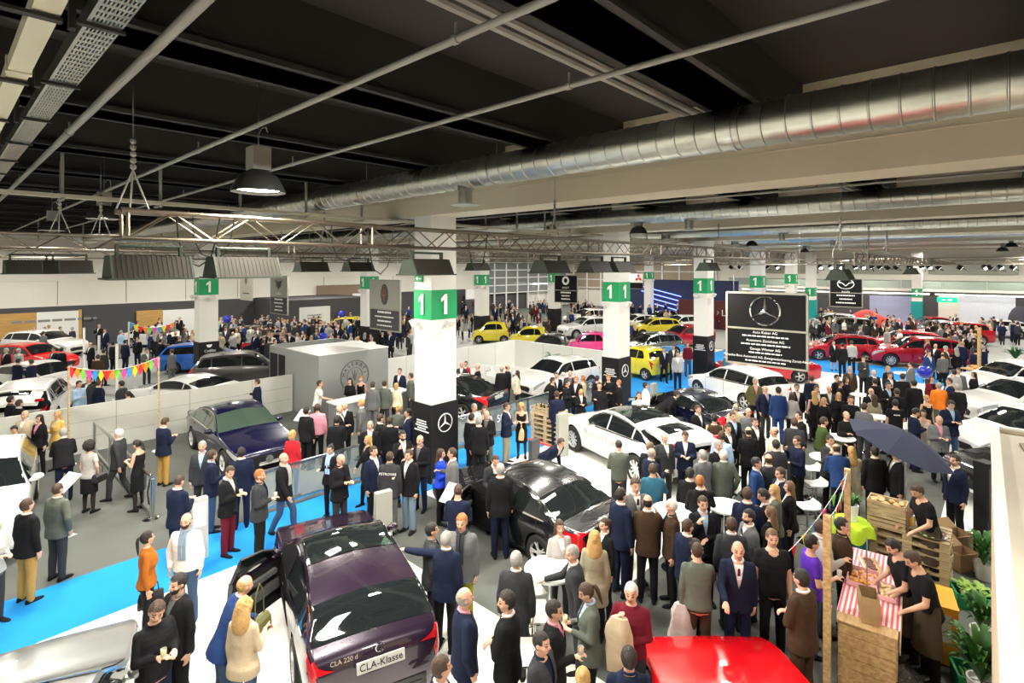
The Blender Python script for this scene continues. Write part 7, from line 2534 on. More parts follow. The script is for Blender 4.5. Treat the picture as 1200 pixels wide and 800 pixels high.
 (1082, 480, 210, 'f', 'glass', 'dress', 'cream', 'cream', 'cream', 'bob', 'dark', 'dark haired woman in a cream dress beside the man in navy', dict(bottom='skirt')),
 (1101, 487, 195, 'm', 'phone', 'jacket', 'grey', 'black', 'pink', 'bald', 'grey', 'man in a grey blazer over a pink shirt right of the parasol', {}),
 (1115, 469, 190, 'm', 'phone', 'jacket', 'navy', 'denim', 'lightblue', 'short', 'dark', 'tall man in a navy blazer with blue shirt behind the pink shirt', dict(h=1.88)),
 (1049, 468, 20, 'm', 'glass', 'tee', 'black', 'black', 'black', 'short', 'dark', 'waiter in a black T-shirt with small white lettering seen from behind', {}),
 (1086, 463, 180, 'f', 'stand', 'dress', 'black', 'black', 'black', 'short', 'blond', 'blonde waitress in black behind the navy suit', dict(bottom='skirt', legs='tights')),
 (1100, 448, 5, 'm', 'stand', 'puffer', 'orange', 'greygreen', 'orange', 'short', 'grey', 'man in a bright orange jacket seen from behind', {}),
 (1122, 450, 15, 'm', 'stand', 'jacket', 'black', 'black', 'white', 'short', 'grey', 'grey haired man in a black coat seen from behind right of the orange jacket', {}),
 (1112, 443, 280, 'm', 'glass', 'jacket', 'navy', 'navy', 'lightblue', 'short', 'brown', 'man in a navy suit between the orange jacket and the grey suit', {}),
 (1123, 431, 230, 'm', 'glass', 'jacket', 'grey', 'charcoal', 'white', 'short', 'brown', 'man in a grey suit looking down right of the blue balloon', {}),
 (1135, 437, 10, 'm', 'stand', 'jacket', 'lightgrey', 'greygreen', 'grey', 'short', 'dark', 'man in a light grey suit seen from behind near the far white cars', {}),
 (1141, 436, 280, 'f', 'stand', 'jacket', 'black', 'black', 'black', 'long', 'dark', 'dark haired woman in black right of the light grey suit', {}),
 (1092, 441, 190, 'f', 'stand', 'jacket', 'maroon', 'black', 'black', 'long', 'brown', 'dark haired woman in a maroon top in front of the blue balloon', {}),
 (1071, 445, 10, 'm', 'stand', 'jacket', 'black', 'black', 'white', 'short', 'dark', 'large man in a black suit seen from behind left of the orange jacket', dict(h=1.86)),
 (1041, 448, 190, 'm', 'glass', 'jacket', 'black', 'navy', 'lightblue', 'short', 'brown', 'man in a black jacket with a light blue shirt in the right crowd', {}),
 (1051, 455, 15, 'm', 'stand', 'jacket', 'black', 'black', 'black', 'short', 'brown', 'man in a black sweater seen from behind in the right crowd', {}),
 (1021, 455, 190, 'm', 'stand', 'jacket', 'black', 'black', 'white', 'bald', 'brown', 'bald man in dark clothes above the woman with long brown hair', {}),
 (1024, 462, 10, 'f', 'stand', 'jacket', 'khaki', 'black', 'white', 'long', 'brown', 'woman with long brown hair in a khaki top seen from behind', {}),
 (997, 464, 200, 'm', 'glass', 'shirt', 'black', 'black', 'black', 'buzz', 'brown', 'man in a black shirt looking down left of the brown haired woman', {}),
 (1024, 433, 185, 'm', 'stand', 'jacket', 'black', 'black', 'white', 'bald', 'grey', 'bald man in black facing the viewer by the round table near the red cars', {}),
 (1025, 443, 10, 'm', 'stand', 'jacket', 'black', 'black', 'black', 'short', 'dark', 'short dark haired man in black seen from behind near the grey topped table', {}),
 (1041, 429, 185, 'f', 'stand', 'jacket', 'black', 'black', 'white', 'long', 'blond', 'blonde woman in black left of the round table near the red cars', {}),
 (1043, 436, 180, 'm', 'glass', 'jacket', 'navy', 'navy', 'white', 'short', 'brown', 'man in navy with white shirt below the blonde near the round table', {}),
 (1051, 437, 15, 'm', 'stand', 'jacket', 'black', 'black', 'white', 'short', 'dark', 'man in black seen from behind at the round table near the red cars', {}),
 (1067, 424, 290, 'm', 'glass', 'jacket', 'grey', 'grey', 'white', 'short', 'dark', 'man in a grey suit bending to the round table near the red cars', {}),
 (1012, 417, 180, 'm', 'glass', 'jacket', 'charcoal', 'black', 'grey', 'short', 'brown', 'man in a dark jacket beside the pale stand post', {}),
 (981, 439, 160, 'm', 'stand', 'shirt', 'black', 'black', 'black', 'short', 'dark', 'man in a black shirt at the left side of the right crowd', {}),
 (992, 442, 170, 'f', 'stand', 'shirt', 'black', 'black', 'gold', 'long', 'dark', 'dark haired woman in patterned black near the black shirt', {}),
 (996, 429, 190, 'm', 'stand', 'jacket', 'brown', 'charcoal', 'grey', 'short', 'grey', 'man in a brown-grey jacket above the patterned black top', {}),
 (985, 446, 120, 'f', 'stand', 'shirt', 'black', 'black', 'black', 'bob', 'brown', 'brown haired woman in black at the left side of the right crowd', {}),
 (966, 466, 175, 'f', 'stand', 'jacket', 'black', 'black', 'black', 'long', 'blond', 'blonde woman in black next to another blonde left of the cap wearer', {}),
 (983, 460, 200, 'f', 'stand', 'jacket', 'black', 'black', 'black', 'long', 'blond', 'second blonde woman in black nearer the man with the cap', {}),
 (951, 440, 20, 'm', 'hips', 'jacket', 'navy', 'navy', 'white', 'short', 'brown', 'man in a navy suit seen from behind with his hand on his hip', {}),
 (954, 458, 10, 'f', 'glass', 'dress', 'black', 'black', 'black', 'long', 'blond', 'long haired blonde woman in a sleeveless black dress seen from behind', dict(bottom='skirt', legs='tights')),
 (957, 452, 175, 'm', 'stand', 'jacket', 'black', 'black', 'white', 'short', 'brown', 'man in a dark suit facing the blonde in the sleeveless dress', {}),
 (967, 452, 200, 'm', 'glass', 'jacket', 'charcoal', 'black', 'white', 'bald', 'grey', 'balding man in charcoal right of the sleeveless dress', {}),
 (934, 450, 190, 'm', 'stand', 'jacket', 'black', 'black', 'white', 'short', 'brown', 'man in a black suit left of the navy suit with the hand on the hip', {}),
 (928, 460, 10, 'f', 'stand', 'shirt', 'silver', 'black', 'white', 'bob', 'brown', 'brown haired woman in a pale patterned top with a black strap', {}),
 (912, 453, 5, 'm', 'stand', 'jacket', 'blue', 'blue', 'white', 'short', 'dark', 'man in a blue suit seen from behind beside the hatchback tail', dict(h=1.86)),
 (897, 452, 170, 'm', 'pocket', 'jacket', 'navy', 'charcoal', 'lilac', 'bald', 'brown', 'bald man in a navy jacket and lilac shirt walking towards the viewer', {}),
 (885, 443, 190, 'm', 'pocket', 'jacket', 'olive', 'black', 'pink', 'short', 'grey', 'man in an olive jacket and pink shirt walking beside the lilac shirt', {}),
 (757, 448, 100, 'm', 'stand', 'shirt', 'white', 'navy', 'white', 'short', 'dark', 'man in a white shirt beside the dark blue saloon bonnet', {}),
 (749, 459, 180, 'm', 'stand', 'shirt', 'lightblue', 'navy', 'lightblue', 'short', 'brown', 'man in a pale blue shirt in front of the white shirt', {}),
 (793, 466, 95, 'm', 'bend', 'jacket', 'black', 'black', 'white', 'short', 'dark', 'man in dark clothes leaning into the open dark blue saloon', {}),
 (588, 429, 5, 'm', 'stand', 'jacket', 'black', 'black', 'black', 'bald', 'grey', 'bald man in black seen from behind left of the white hatchback', {}),
 (595, 427, 100, 'm', 'stand', 'jacket', 'black', 'black', 'black', 'bald', 'brown', 'balding man in black beside the other bald one left of the white hatchback', {}),
 (606, 434, 275, 'f', 'stand', 'jacket', 'cream', 'black', 'cream', 'long', 'dark', 'dark haired woman in a cream jacket left of the white hatchback', {}),
 (648, 442, 100, 'm', 'glass', 'jacket', 'black', 'black', 'white', 'short', 'dark', 'man in black leftmost of the group in front of the white hatchback', {}),
 (652, 436, 170, 'm', 'glass', 'jacket', 'black', 'black', 'white', 'short', 'brown', 'man in black second of the group in front of the white hatchback', {}),
 (668, 434, 180, 'm', 'glass', 'jacket', 'charcoal', 'charcoal', 'grey', 'bald', 'brown', 'man in a grey jacket before the white hatchback door', {}),
 (665, 445, 120, 'm', 'glass', 'jacket', 'black', 'denim', 'black', 'short', 'dark', 'man in a black jacket and jeans before the white hatchback', {}),
 (675, 441, 200, 'm', 'glass', 'jacket', 'black', 'black', 'white', 'short', 'ginger', 'man in a black suit and white shirt at the white hatchback rear', {}),
 (683, 440, 260, 'f', 'glass', 'shirt', 'beige', 'charcoal', 'beige', 'pony', 'ginger', 'ginger woman in a beige top at the white hatchback rear', {}),
 (681, 456, 175, 'f', 'phone', 'jacket', 'black', 'charcoal', 'white', 'bob', 'blond', 'short blonde woman in black holding a plate near the drinks stand', dict(h=1.55)),
 (653, 458, 350, 'm', 'stand', 'jacket', 'navy', 'navy', 'navy', 'short', 'brown', 'man in dark blue seen from behind at the drinks stand', {}),
 (700, 440, 60, 'm', 'stand', 'jacket', 'black', 'black', 'white', 'short', 'dark', 'man in a black suit left of the second aisle column base', {}),
 (713, 439, 190, 'm', 'face', 'jacket', 'black', 'black', 'black', 'short', 'ginger', 'reddish man in black in front of the second aisle column base', {}),
 (706, 449, 190, 'm', 'glass', 'jacket', 'black', 'denim', 'black', 'short', 'brown', 'man in a black jacket and jeans before the second aisle column base', {}),
 (725, 445, 250, 'f', 'glass', 'shirt', 'black', 'black', 'black', 'bun', 'ginger', 'ginger woman in black right of the group at the second aisle column', {}),
 (778, 406, 180, 'm', 'walk', 'jacket', 'black', 'black', 'lightblue', 'short', 'brown', 'man in a black jacket and blue shirt walking on the blue aisle', {}),
 (789, 404, 190, 'm', 'stand', 'jacket', 'charcoal', 'black', 'white', 'short', 'brown', 'man in a dark suit behind the walking man on the blue aisle', {}),
 (794, 412, 190, 'm', 'stand', 'jacket', 'lightgrey', 'navy', 'white', 'short', 'brown', 'man in a pale jacket beside the third aisle column', {}),
 (806, 401, 180, 'm', 'stand', 'shirt', 'maroon', 'denim', 'maroon', 'short', 'brown', 'man in a maroon jacket and jeans beside the third aisle column', {}),
 (842, 413, 120, 'm', 'glass', 'shirt', 'teal', 'denim', 'teal', 'bald', 'brown', 'man in a blue-grey shirt right of the third aisle column base', {}),
 (977, 399, 190, 'f', 'stand', 'jacket', 'black', 'black', 'white', 'bob', 'brown', 'woman in black with bare legs before the red hatchback', dict(bottom='skirt')),
 (987, 402, 5, 'm', 'stand', 'jacket', 'black', 'black', 'black', 'short', 'dark', 'man in black seen from behind before the red hatchback', {}),
 (998, 399, 20, 'm', 'stand', 'shirt', 'lightgrey', 'black', 'lightgrey', 'short', 'brown', 'man in a light grey shirt before the red hatchback', {}),
 (410, 443, 190, 'f', 'glass', 'jacket', 'black', 'black', 'black', 'long', 'dark', 'dark haired woman behind the silver reception counter', {}),
 (423, 440, 180, 'f', 'glass', 'dress', 'black', 'black', 'black', 'bun', 'ginger', 'reddish woman in a black top behind the reception counter', {}),
 (437, 447, 10, 'm', 'stand', 'jacket', 'grey', 'grey', 'white', 'short', 'brown', 'man in a grey suit seen from behind at the reception counter', {}),
 (448, 446, 10, 'm', 'stand', 'jacket', 'greygreen', 'charcoal', 'white', 'short', 'brown', 'man in a grey-green suit at the right end of the reception counter', {}),
 (460, 449, 10, 'f', 'stand', 'shirt', 'cream', 'black', 'cream', 'bob', 'blond', 'blonde woman in a cream top beside the reception counter', {}),
 (470, 431, 190, 'm', 'stand', 'jacket', 'navy', 'navy', 'white', 'short', 'brown', 'man in navy and white shirt left of the centre column, behind the cream top', {}),
 (481, 437, 260, 'm', 'stand', 'jacket', 'greygreen', 'charcoal', 'white', 'short', 'brown', 'man in a grey-green suit beside the centre column shaft', {}),
 (541, 424, 180, 'm', 'stand', 'jacket', 'charcoal', 'black', 'white', 'bald', 'brown', 'bald man in a grey coat right of the centre column shaft', {}),
 (546, 423, 200, 'f', 'stand', 'jacket', 'red', 'black', 'white', 'bun', 'brown', 'woman in a red jacket right of the centre column shaft', {}),
 (555, 428, 260, 'm', 'stand', 'jacket', 'black', 'black', 'white', 'bald', 'grey', 'man in a black suit facing left right of the red jacket', {}),
 (93, 446, 100, 'm', 'glass', 'shirt', 'lightblue', 'black', 'lightblue', 'short', 'brown', 'man in a pale blue shirt sitting low behind the partition', dict()),
 (104, 441, 190, 'm', 'stand', 'jacket', 'charcoal', 'black', 'white', 'short', 'brown', 'man in charcoal behind the pale blue shirt on the left stand', {}),
 (116, 445, 20, 'm', 'stand', 'jacket', 'navy', 'black', 'white', 'short', 'brown', 'man in a navy suit seen from behind over the partition', {}),
 (142, 446, 270, 'm', 'glass', 'jacket', 'charcoal', 'black', 'grey', 'short', 'dark', 'man in a dark jacket facing left over the partition under the bunting', {}),
 (150, 458, 280, 'm', 'stand', 'shirt', 'beige', 'black', 'beige', 'short', 'dark', 'dark haired head of a man low behind the partition', dict(h=1.6)),
 (13, 464, 30, 'm', 'stand', 'jacket', 'black', 'black', 'black', 'short', 'dark', 'man in black at the raised tailgate near the left edge', {}),
 (23, 468, 20, 'm', 'stand', 'jacket', 'black', 'black', 'lightblue', 'short', 'brown', 'man in black right of the other at the raised tailgate near the left edge', {}),
 (22, 420, 10, 'm', 'phone', 'jacket', 'navy', 'navy', 'white', 'short', 'dark', 'man in navy seen from behind before the white estate car roof', {}),
 (48, 419, 270, 'm', 'glass', 'jacket', 'navy', 'navy', 'white', 'short', 'brown', 'man in navy facing left before the white estate car', {}),
 (108, 415, 350, 'm', 'stand', 'jacket', 'brown', 'brown', 'white', 'short', 'brown', 'man in a brown jacket seen from behind under the bunting', {}),
 (122, 409, 10, 'm', 'stand', 'jacket', 'charcoal', 'black', 'white', 'short', 'dark', 'man in charcoal right of the brown jacket under the bunting', {}),
 (106, 401, 200, 'm', 'glass', 'jacket', 'black', 'black', 'white', 'bald', 'brown', 'man in a black suit between the orange-red car and the crowd', {}),
 (133, 400, 10, 'm', 'stand', 'jacket', 'black', 'black', 'black', 'short', 'dark', 'man in black seen from behind left of the tall navy pair', {}),
 (147, 398, 10, 'm', 'stand', 'jacket', 'navy', 'navy', 'navy', 'short', 'dark', 'man in dark navy seen from behind in the middle of the left stand', {}),
 (7, 408, 190, 'm', 'stand', 'jacket', 'black', 'black', 'white', 'short', 'grey', 'man in a black suit and white shirt before the orange-red car at the left edge', {}),
 (22, 408, 10, 'm', 'stand', 'jacket', 'lightgrey', 'charcoal', 'white', 'short', 'grey', 'man in light grey seen from behind before the orange-red car', {}),
 (63, 407, 200, 'm', 'glass', 'jacket', 'navy', 'black', 'white', 'short', 'brown', 'man in navy beside the orange-red car front', {}),
 (70, 407, 10, 'm', 'stand', 'jacket', 'black', 'black', 'white', 'short', 'dark', 'broad man in black seen from behind before the orange-red car bonnet', {}),
 (172, 408, 120, 'm', 'glass', 'jacket', 'greygreen', 'charcoal', 'white', 'short', 'brown', 'man in a grey-green suit facing right on the left stand', {}),
 (188, 397, 10, 'm', 'face', 'jacket', 'black', 'black', 'white', 'short', 'dark', 'man in black seen from behind taking a photograph on the left stand', {}),
 (201, 409, 280, 'm', 'glass', 'jacket', 'grey', 'grey', 'white', 'short', 'brown', 'man in a grey suit facing left beside the blue hatchback', {}),
 (60, 384, 90, 'm', 'stand', 'jacket', 'charcoal', 'black', 'white', 'short', 'brown', 'man in a dark suit leftmost of three before the white display panel', {}),
 (67, 386, 10, 'm', 'stand', 'jacket', 'grey', 'grey', 'white', 'short', 'brown', 'man in a grey suit in the middle of three before the white display panel', {}),
 (76, 384, 270, 'm', 'stand', 'jacket', 'charcoal', 'black', 'white', 'short', 'grey', 'man in a dark suit rightmost of three before the white display panel', {}),
 (116, 380, 180, 'm', 'face', 'jacket', 'black', 'black', 'white', 'short', 'grey', 'man in a black suit with raised arm before the grey wall', {}),
 (123, 385, 180, 'm', 'stand', 'jacket', 'navy', 'navy', 'white', 'short', 'brown', 'man in navy with white shirt before the grey wall', {}),
 (142, 387, 10, 'm', 'stand', 'shirt', 'lightblue', 'khaki', 'lightblue', 'short', 'grey', 'man in a light blue shirt seen from behind before the grey wall', {}),
]
HP = {}
for row in N:
 px, py, face, sex, pose, top, tc, bc, shirt, hair, hc, lab, kw = row
 kw.pop('tcx', None)
 t, hd = put(px, py, face, sex, pose, top, tc, bc, shirt, hair, hc, lab, **kw)
 HP[lab] = (t, hd)
ZONES = [  # px range, distance range, count, place
 (158, 232, 31, 40, 10, 'on the left stand under the pale pennants'),
 (255, 340, 29, 40, 14, 'in the crowd right of the script column'),
 (300, 400, 31, 47, 14, 'in the crowd between dark booth and grey box booth'),
 (395, 480, 30, 48, 14, 'in the crowd below the trident sign'),
 (532, 640, 36, 58, 12, 'in the far crowd around the rear columns'),
 (640, 705, 46, 62, 8, 'in the far crowd below the ring logo sign'),
 (720, 850, 34, 60, 7, 'among the far cars left of the star sign'),
 (955, 1150, 38, 56, 10, 'in the far crowd around the red cars'),
 (1085, 1150, 25, 32, 10, 'in the dense crowd right of the crimson cars'),
 (1000, 1060, 33, 38, 4, 'between the crimson cars'),
]
who = {'m': 'man', 'f': 'woman'}
clothes = ['black', 'black', 'navy', 'navy', 'charcoal', 'grey', 'black', 'brown', 'lightgrey', 'white', 'blue', 'beige']
rg = random.Random(42)
def hits_car(x, y, pad=.3):
 for cx_, cy_, a, hl, hw in CARBOX:
  dx, dy = x - cx_, y - cy_
  u = dx * math.cos(a) + dy * math.sin(a)
  v = -dx * math.sin(a) + dy * math.cos(a)
  if abs(u) < hl + pad and abs(v) < hw + pad:
   return True
 return False
def ok_spot(x, y, gap=.62):
 if hits_car(x, y):
  return False
 for _, a, b in PEOPLE:
  if (a - x) ** 2 + (b - y) ** 2 < gap * gap:
   return False
 u = x * D2[0] + y * D2[1]
 v = x * D1[0] + y * D1[1]
 if v > 48.2 or u > 59.4 or v < -20 or (20.3 < x < 24.8 and 23.3 < y < 25.9):
  return False
 if 19.0 < u < 27.5 and v > 41.8:
  return False
 if 9.4 < u < 13.3 and 18.5 < v < 23.5:
  return False
 for loc, _, _ in cols:
  if (loc[0] - x) ** 2 + (loc[1] + .5 - y) ** 2 < 1.3:
   return False
 if abs(v - 20.95) < .5 or (abs(u - 22.95) < .5 and 14 < v < 21):
  return False
 return True
for px0, px1, y0, y1, n, where in ZONES:
 made = 0
 tries = 0
 while made < n and tries < 2500:
  tries += 1
  Y = rg.uniform(y0, y1)
  x, y = atY(rg.uniform(px0, px1), Y)
  if not ok_spot(x, y):
   continue
  gx, gy = x, y
  for k in range(rg.choice((1, 2, 3, 3))):
   if made >= n:
    break
   a = rg.uniform(0, 2 * PI)
   x, y = gx + .75 * math.cos(a) * (k > 0), gy + .75 * math.sin(a) * (k > 0)
   if not ok_spot(x, y):
    continue
   sex = 'f' if rg.random() < .28 else 'm'
   tc = rg.choice(clothes)
   facing = rg.choice((180, 180, 0, 0, 90, 270)) + rg.uniform(-25, 25)
   hair = ('long' if sex == 'f' else rg.choice(('short', 'short', 'short', 'bald')))
   hc = rg.choice(('dark', 'brown', 'brown', 'grey', 'blond'))
   tn = {'lightgrey': 'light grey'}.get(tc, tc)
   lab = '%s in %s %s %s' % (who[sex], tn, 'jacket' if tc not in ('white', 'blue', 'beige') else 'top', where)
   person((x, y), facing, sex, rg.choice(('stand', 'glass')), 'jacket' if tc not in ('white', 'blue', 'beige') else 'shirt', tc,
     rg.choice(('black', 'navy', 'charcoal', 'black', 'denim')), 'white', hair, hc, label=lab, h=rg.uniform(1.6, 1.7) if sex == 'f' else rg.uniform(1.72, 1.86), group=lab, z=.02)
   made += 1
import numpy as np
CM = [skinm('light')] + [cloth(c) for c in ('black', 'navy', 'charcoal', 'grey', 'brown', 'white', 'lightgrey', 'blue', 'beige', 'maroon')] + [hairm(c) for c in ('dark', 'brown', 'blond', 'grey')] + [M_eye]
far_src = []
for pose, fem, hair in (('stand', False, 'short'), ('glass', False, 'short'), ('stand', True, 'long'), ('glass', False, 'bald')):
 me, J, HM = build_body(pose, fem, 0, .045, True)
 bm = bmesh.new()
 bm.from_mesh(me)
 for part, sl in ((build_top('jacket', pose, fem, J, .05), 5), (build_trousers(pose, fem, J, .05), 6), (build_hair(hair, HM, fem), 7)):
  part.polygons.foreach_set('material_index', [sl] * len(part.polygons))
  bm.from_mesh(part)
 bmesh.ops.triangulate(bm, faces=bm.faces)
 bm.to_mesh(me)
 bm.free()
 v = np.zeros(len(me.vertices) * 3, 'f'); me.vertices.foreach_get('co', v)
 f = np.zeros(len(me.polygons) * 3, 'i'); me.loops.foreach_get('vertex_index', f)
 mi = np.zeros(len(me.polygons), 'i'); me.polygons.foreach_get('material_index', mi)
 far_src.append((v.reshape(-1, 3), f, mi))
V_, F_, MI_, nv = [], [], [], 0
for px0, px1, y0, y1, n in ((158, 235, 30, 44, 16), (0, 60, 36, 43, 8), (255, 345, 29, 44, 34), (300, 400, 31, 50, 40), (395, 485, 32, 56, 44), (535, 645, 38, 66, 50), (640, 712, 46, 66, 22),
       (740, 850, 48, 62, 16), (955, 1080, 38, 58, 34), (1085, 1155, 24, 40, 26), (1100, 1200, 38, 52, 14), (870, 955, 30, 45, 10)):
 made = tries = 0
 while made < n and tries < 900:
  tries += 1
  x, y = atY(rg.uniform(px0, px1), rg.uniform(y0, y1))
  if not ok_spot(x, y, .5):
   continue
  PEOPLE.append((None, x, y))
  made += 1
  v, f, mi = far_src[rg.choice((0, 0, 1, 2, 3))]
  a, sc = rg.choice((0, PI, PI, PI / 2, -PI / 2)) + rg.uniform(-.4, .4), rg.uniform(.93, 1.05)
  w_ = np.stack([(v[:, 0] * math.cos(a) - v[:, 1] * math.sin(a)) * sc + x, (v[:, 0] * math.sin(a) + v[:, 1] * math.cos(a)) * sc + y, v[:, 2] * sc + .02], 1)
  look = np.array([0, rg.choice((6, 6, 7, 8)), rg.choice((1, 2)), 15, 0, rg.choice((1, 1, 2, 2, 3, 3, 4, 5, 7, 8, 9, 10)), rg.choice((1, 2, 3)), rg.choice((11, 11, 12, 12, 13, 14))], 'i')
  V_.append(w_); F_.append(f + nv); MI_.append(look[mi])
  nv += len(v)
V_, F_, MI_ = np.concatenate(V_), np.concatenate(F_), np.concatenate(MI_)
me = bpy.data.meshes.new('crowd')
me.vertices.add(len(V_)); me.vertices.foreach_set('co', V_.astype('f').ravel())
me.loops.add(len(F_)); me.loops.foreach_set('vertex_index', F_.astype('i'))
me.polygons.add(len(MI_)); me.polygons.foreach_set('loop_start', np.arange(0, len(F_), 3, dtype='i'))
for m in CM:
 me.materials.append(m)
me.polygons.foreach_set('material_index', MI_)
me.update(calc_edges=True)
sm(me, 80)
tag(link('crowd', me), 'dense mass of the farthest visitors filling the rear stands of the hall', 'crowd', kind='stuff')
M_wine = mat('drinking_glass', (.75, .78, .78), .05, alpha=.45)
def hold_glass(key, side='R', lab=None, fill=None):
 for k, (t, hd) in HP.items():
  if key in k:
   p = hd[side]
   g = thing('drinking_glass', lab, 'glass', (p.x, p.y, p.z))
   MB().lathe([(.028, -.02), (.034, .09), (.031, .09), (.026, -.015)], 14).build('glass', M_wine, g, True)
   if fill:
    MB().lathe([(.001, -.015), (.026, -.015), (.030, .06), (.001, .06)], 12).build('drink', mat('drink_' + fill, {'yellow': (.85, .62, .02), 'amber': (.6, .25, .02), 'red': (.3, .01, .02)}[fill], .2), g, True)
   return
 print('NOKEY', key)
hold_glass('small yellow drink', 'R', 'small yellow drink in the hands of the man in the black shirt', 'yellow')
hold_glass('reddish bearded man', 'R', 'cup held by the reddish bearded man in dark grey', 'amber')
hold_glass('maroon trousers', 'R', 'glass held by the man in maroon trousers', 'yellow')
hold_glass('yellow snack', 'R', 'yellow dessert cup held by the woman in the grey blazer', 'yellow')
hold_glass('holding a small plate', 'R', 'glass held by the man with the pink tie beside the near table', 'amber')
hold_glass('grey suit facing left near the counter', 'R', 'glass held by the man in the grey suit near the counter', 'yellow')
hold_glass('purple polo', 'R', 'drink held by the man in the purple polo shirt', 'amber')
hold_glass('royal blue sweater', 'R', 'glass held by the woman in the royal blue sweater', 'amber')
tx, ty = at(645, 666, 1.1)
for k, (dx, dy) in enumerate(((-.26, .12), (-.12, -.20), (.20, -.1))):
 g = thing('drinking_glass', ['tall glass at the left rim of the near bar table', 'glass at the front of the near bar table', 'glass beside the man leaning on the near bar table'][k], 'glass', (tx + dx, ty + dy, 1.101))
 MB().lathe([(.03, .0), (.034, .11), (.031, .11), (.026, .006), (.001, .006)], 14).build('glass', M_wine, g, True)
def bag(key, side, lab, m, size=(.30, .12, .24), dz=-.30, off=(0, 0), strap=.18):
 for k, (t, hd) in HP.items():
  if key in k:
   p = hd[side]
   rz = t.rotation_euler[2]
   g = thing('handbag', lab, 'bag', (p.x + off[0], p.y + off[1], p.z + dz), rz + PI / 2)
   w, d, h = size
   mb = MB()
   mb.rings([[(-w / 2 * a, -d / 2 * b, z), (w / 2 * a, -d / 2 * b, z), (w / 2 * a, d / 2 * b, z), (-w / 2 * a, d / 2 * b, z)] for a, b, z in ((1, 1, -h / 2), (1.04, 1.06, -h / 4), (1, .9, h / 4), (.88, .4, h / 2))])
   mb.build('bag_body', m, g)
   MB().tube([(-w * .3, 0, h * .48), (-w * .25, 0, h / 2 + strap * .7), (0, 0, h / 2 + strap), (w * .25, 0, h / 2 + strap * .7), (w * .3, 0, h * .48)], .009, 6).build('strap', m, g, True)
   return
M_blk_l = mat('black_leather', (.014, .013, .013), .35)
M_tan_l = mat('tan_leather', (.42, .20, .07), .4)
M_bei_l = mat('beige_leather', (.50, .36, .20), .5)
bag('rust coloured blouse', 'L', 'black leather handbag held by the woman in the rust blouse', M_blk_l, (.34, .14, .24), -.26)
bag('curly blonde woman in a short black dress', 'R', 'beige tote bag held by the curly blonde woman in the black dress', M_bei_l, (.34, .14, .26), -.34, (.05, -.12))
bag('beige jacket with a shoulder bag', 'R', 'green and tan shoulder bag of the blonde woman in beige', mat('olive_leather', (.10, .10, .03), .45), (.30, .13, .22), .02, (-.06, -.08), .42)
bag('curly haired woman in a grey top', 'R', 'black bag carried by the curly haired woman with dark tights', M_blk_l, (.30, .14, .20), .02, (.02, 0), .2)
bag('sleeveless black dress seen', 'L', 'black bag of the blonde woman in the sleeveless dress', M_blk_l, (.26, .12, .2), .05, (0, -.02), .2)
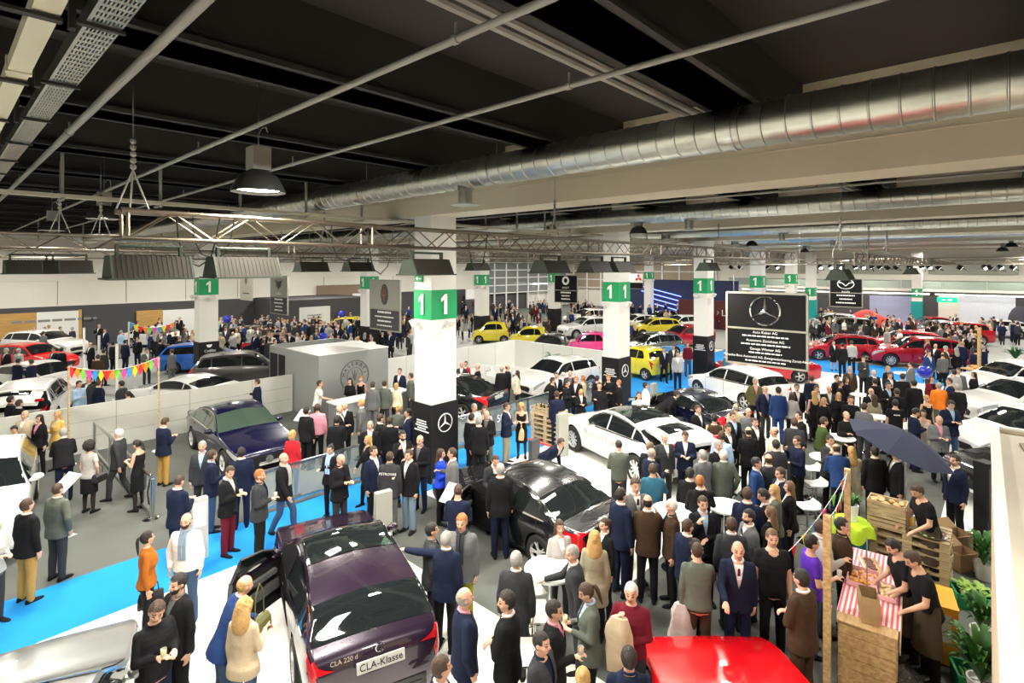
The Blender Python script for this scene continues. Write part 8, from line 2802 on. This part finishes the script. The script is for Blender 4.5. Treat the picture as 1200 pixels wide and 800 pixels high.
for key, side, lab, colr, dz in (('maroon sweater holding', 'R', 'beige coat hanging over the arm of the man in the maroon sweater', 'beige', -.30),
         ('pink shirt seen from behind', 'L', 'black jacket carried by the man in the pink shirt', 'black', -.28),
         ('shaking hands, seen', 'L', 'shiny silver puffer jacket hanging beside the man in the grey-brown sweater', 'silver', -.16)):
 for k, (t, hd) in HP.items():
  if key in k:
   p = hd[side]
   rows = []
   for q, (w, d) in enumerate(((.10, .05), (.15, .08), (.17, .09), (.16, .08), (.19, .08), (.17, .09), (.15, .06))):
    puff = 1 + (.12 if colr == 'silver' and q % 2 else 0)
    rows.append([(w * puff * math.cos(a) * (1 + .12 * math.sin(3 * a + q)), d * puff * math.sin(a) * (1 + .2 * math.sin(4 * a)), .16 - q * .11) for a in [2 * PI * j / 20 for j in range(20)]])
   m = MB().rings(rows)
   o = m.build('folded_jacket', cloth(colr), None, True, (p.x, p.y - .02, p.z + dz + .12), t.rotation_euler[2])
   tag(o, lab, 'jacket')
for key in ('nearer one', 'filling the round pan', 'behind the first one at the striped'):
 for k, (t, hd) in HP.items():
  if key in k and 'cook' in k:
   m = MB()
   rows = []
   for z, rx, ry in ((.42, .23, .20), (.60, .215, .185), (.80, .20, .165), (.95, .195, .155), (1.05, .185, .150), (1.08, .18, .148)):
    rows.append([(rx * math.sin(a), ry * math.cos(a) - .0, z) for a in [R(-105 + 210 * j / 20) for j in range(21)]] + [(rx * .96 * math.sin(a), ry * .96 * math.cos(a), z) for a in [R(105 - 210 * j / 20) for j in range(21)]])
   m.rings(rows)
   m.build('apron', mat('apron_brown', (.055, .038, .022), .8), t, True)
for k, (t, hd) in HP.items():
 if 'white lettering on the back' in k:
  text('PETRONAS', .075, M_wtext, t, (0, -.150, 1.33), (PI / 2, 0, 0), .002)
 if 'waiter' in k:
  bars(1, .25, .03, M_wtext, t, (0, -.140, 1.33), 0)
for v in (-8, -1, 4.8, 9.8, 16.5, 25.5, 35, 43):  # added grid of unseen fill lights, no fixtures hang at these spots
 for u in (3.3, 13, 22.5, 32, 41.5, 51, 60):
  x, y = uv(u, v)
  area(x, y, 7.0, 250 if v < 30 else 380, .6, col=(1, .95, .84))
w = bpy.data.worlds.new('world')
scene.world = w
w.use_nodes = True
w.node_tree.nodes['Background'].inputs[0].default_value = (1, .95, .85, 1)
w.node_tree.nodes['Background'].inputs[1].default_value = 0.05
cam = bpy.data.cameras.new('camera')
cam.sensor_width = 36
cam.lens = 36 * F / 1200
cam.shift_y = (HY - 400) / 1200
cam.clip_start = .05
cam.clip_end = 300
co = bpy.data.objects.new('camera', cam)
C.objects.link(co)
co.location = (0, 0, H)
co.rotation_euler = (PI / 2, 0, 0)
scene.camera = co
vs = scene.view_settings
vs.view_transform = 'Standard'
vs.look = 'None'
vs.gamma = 1
vs.exposure = 0.5
vs.use_curve_mapping = False
scene.cycles.use_denoising = True
scene.cycles.max_bounces = 6
scene.cycles.transparent_max_bounces = 12
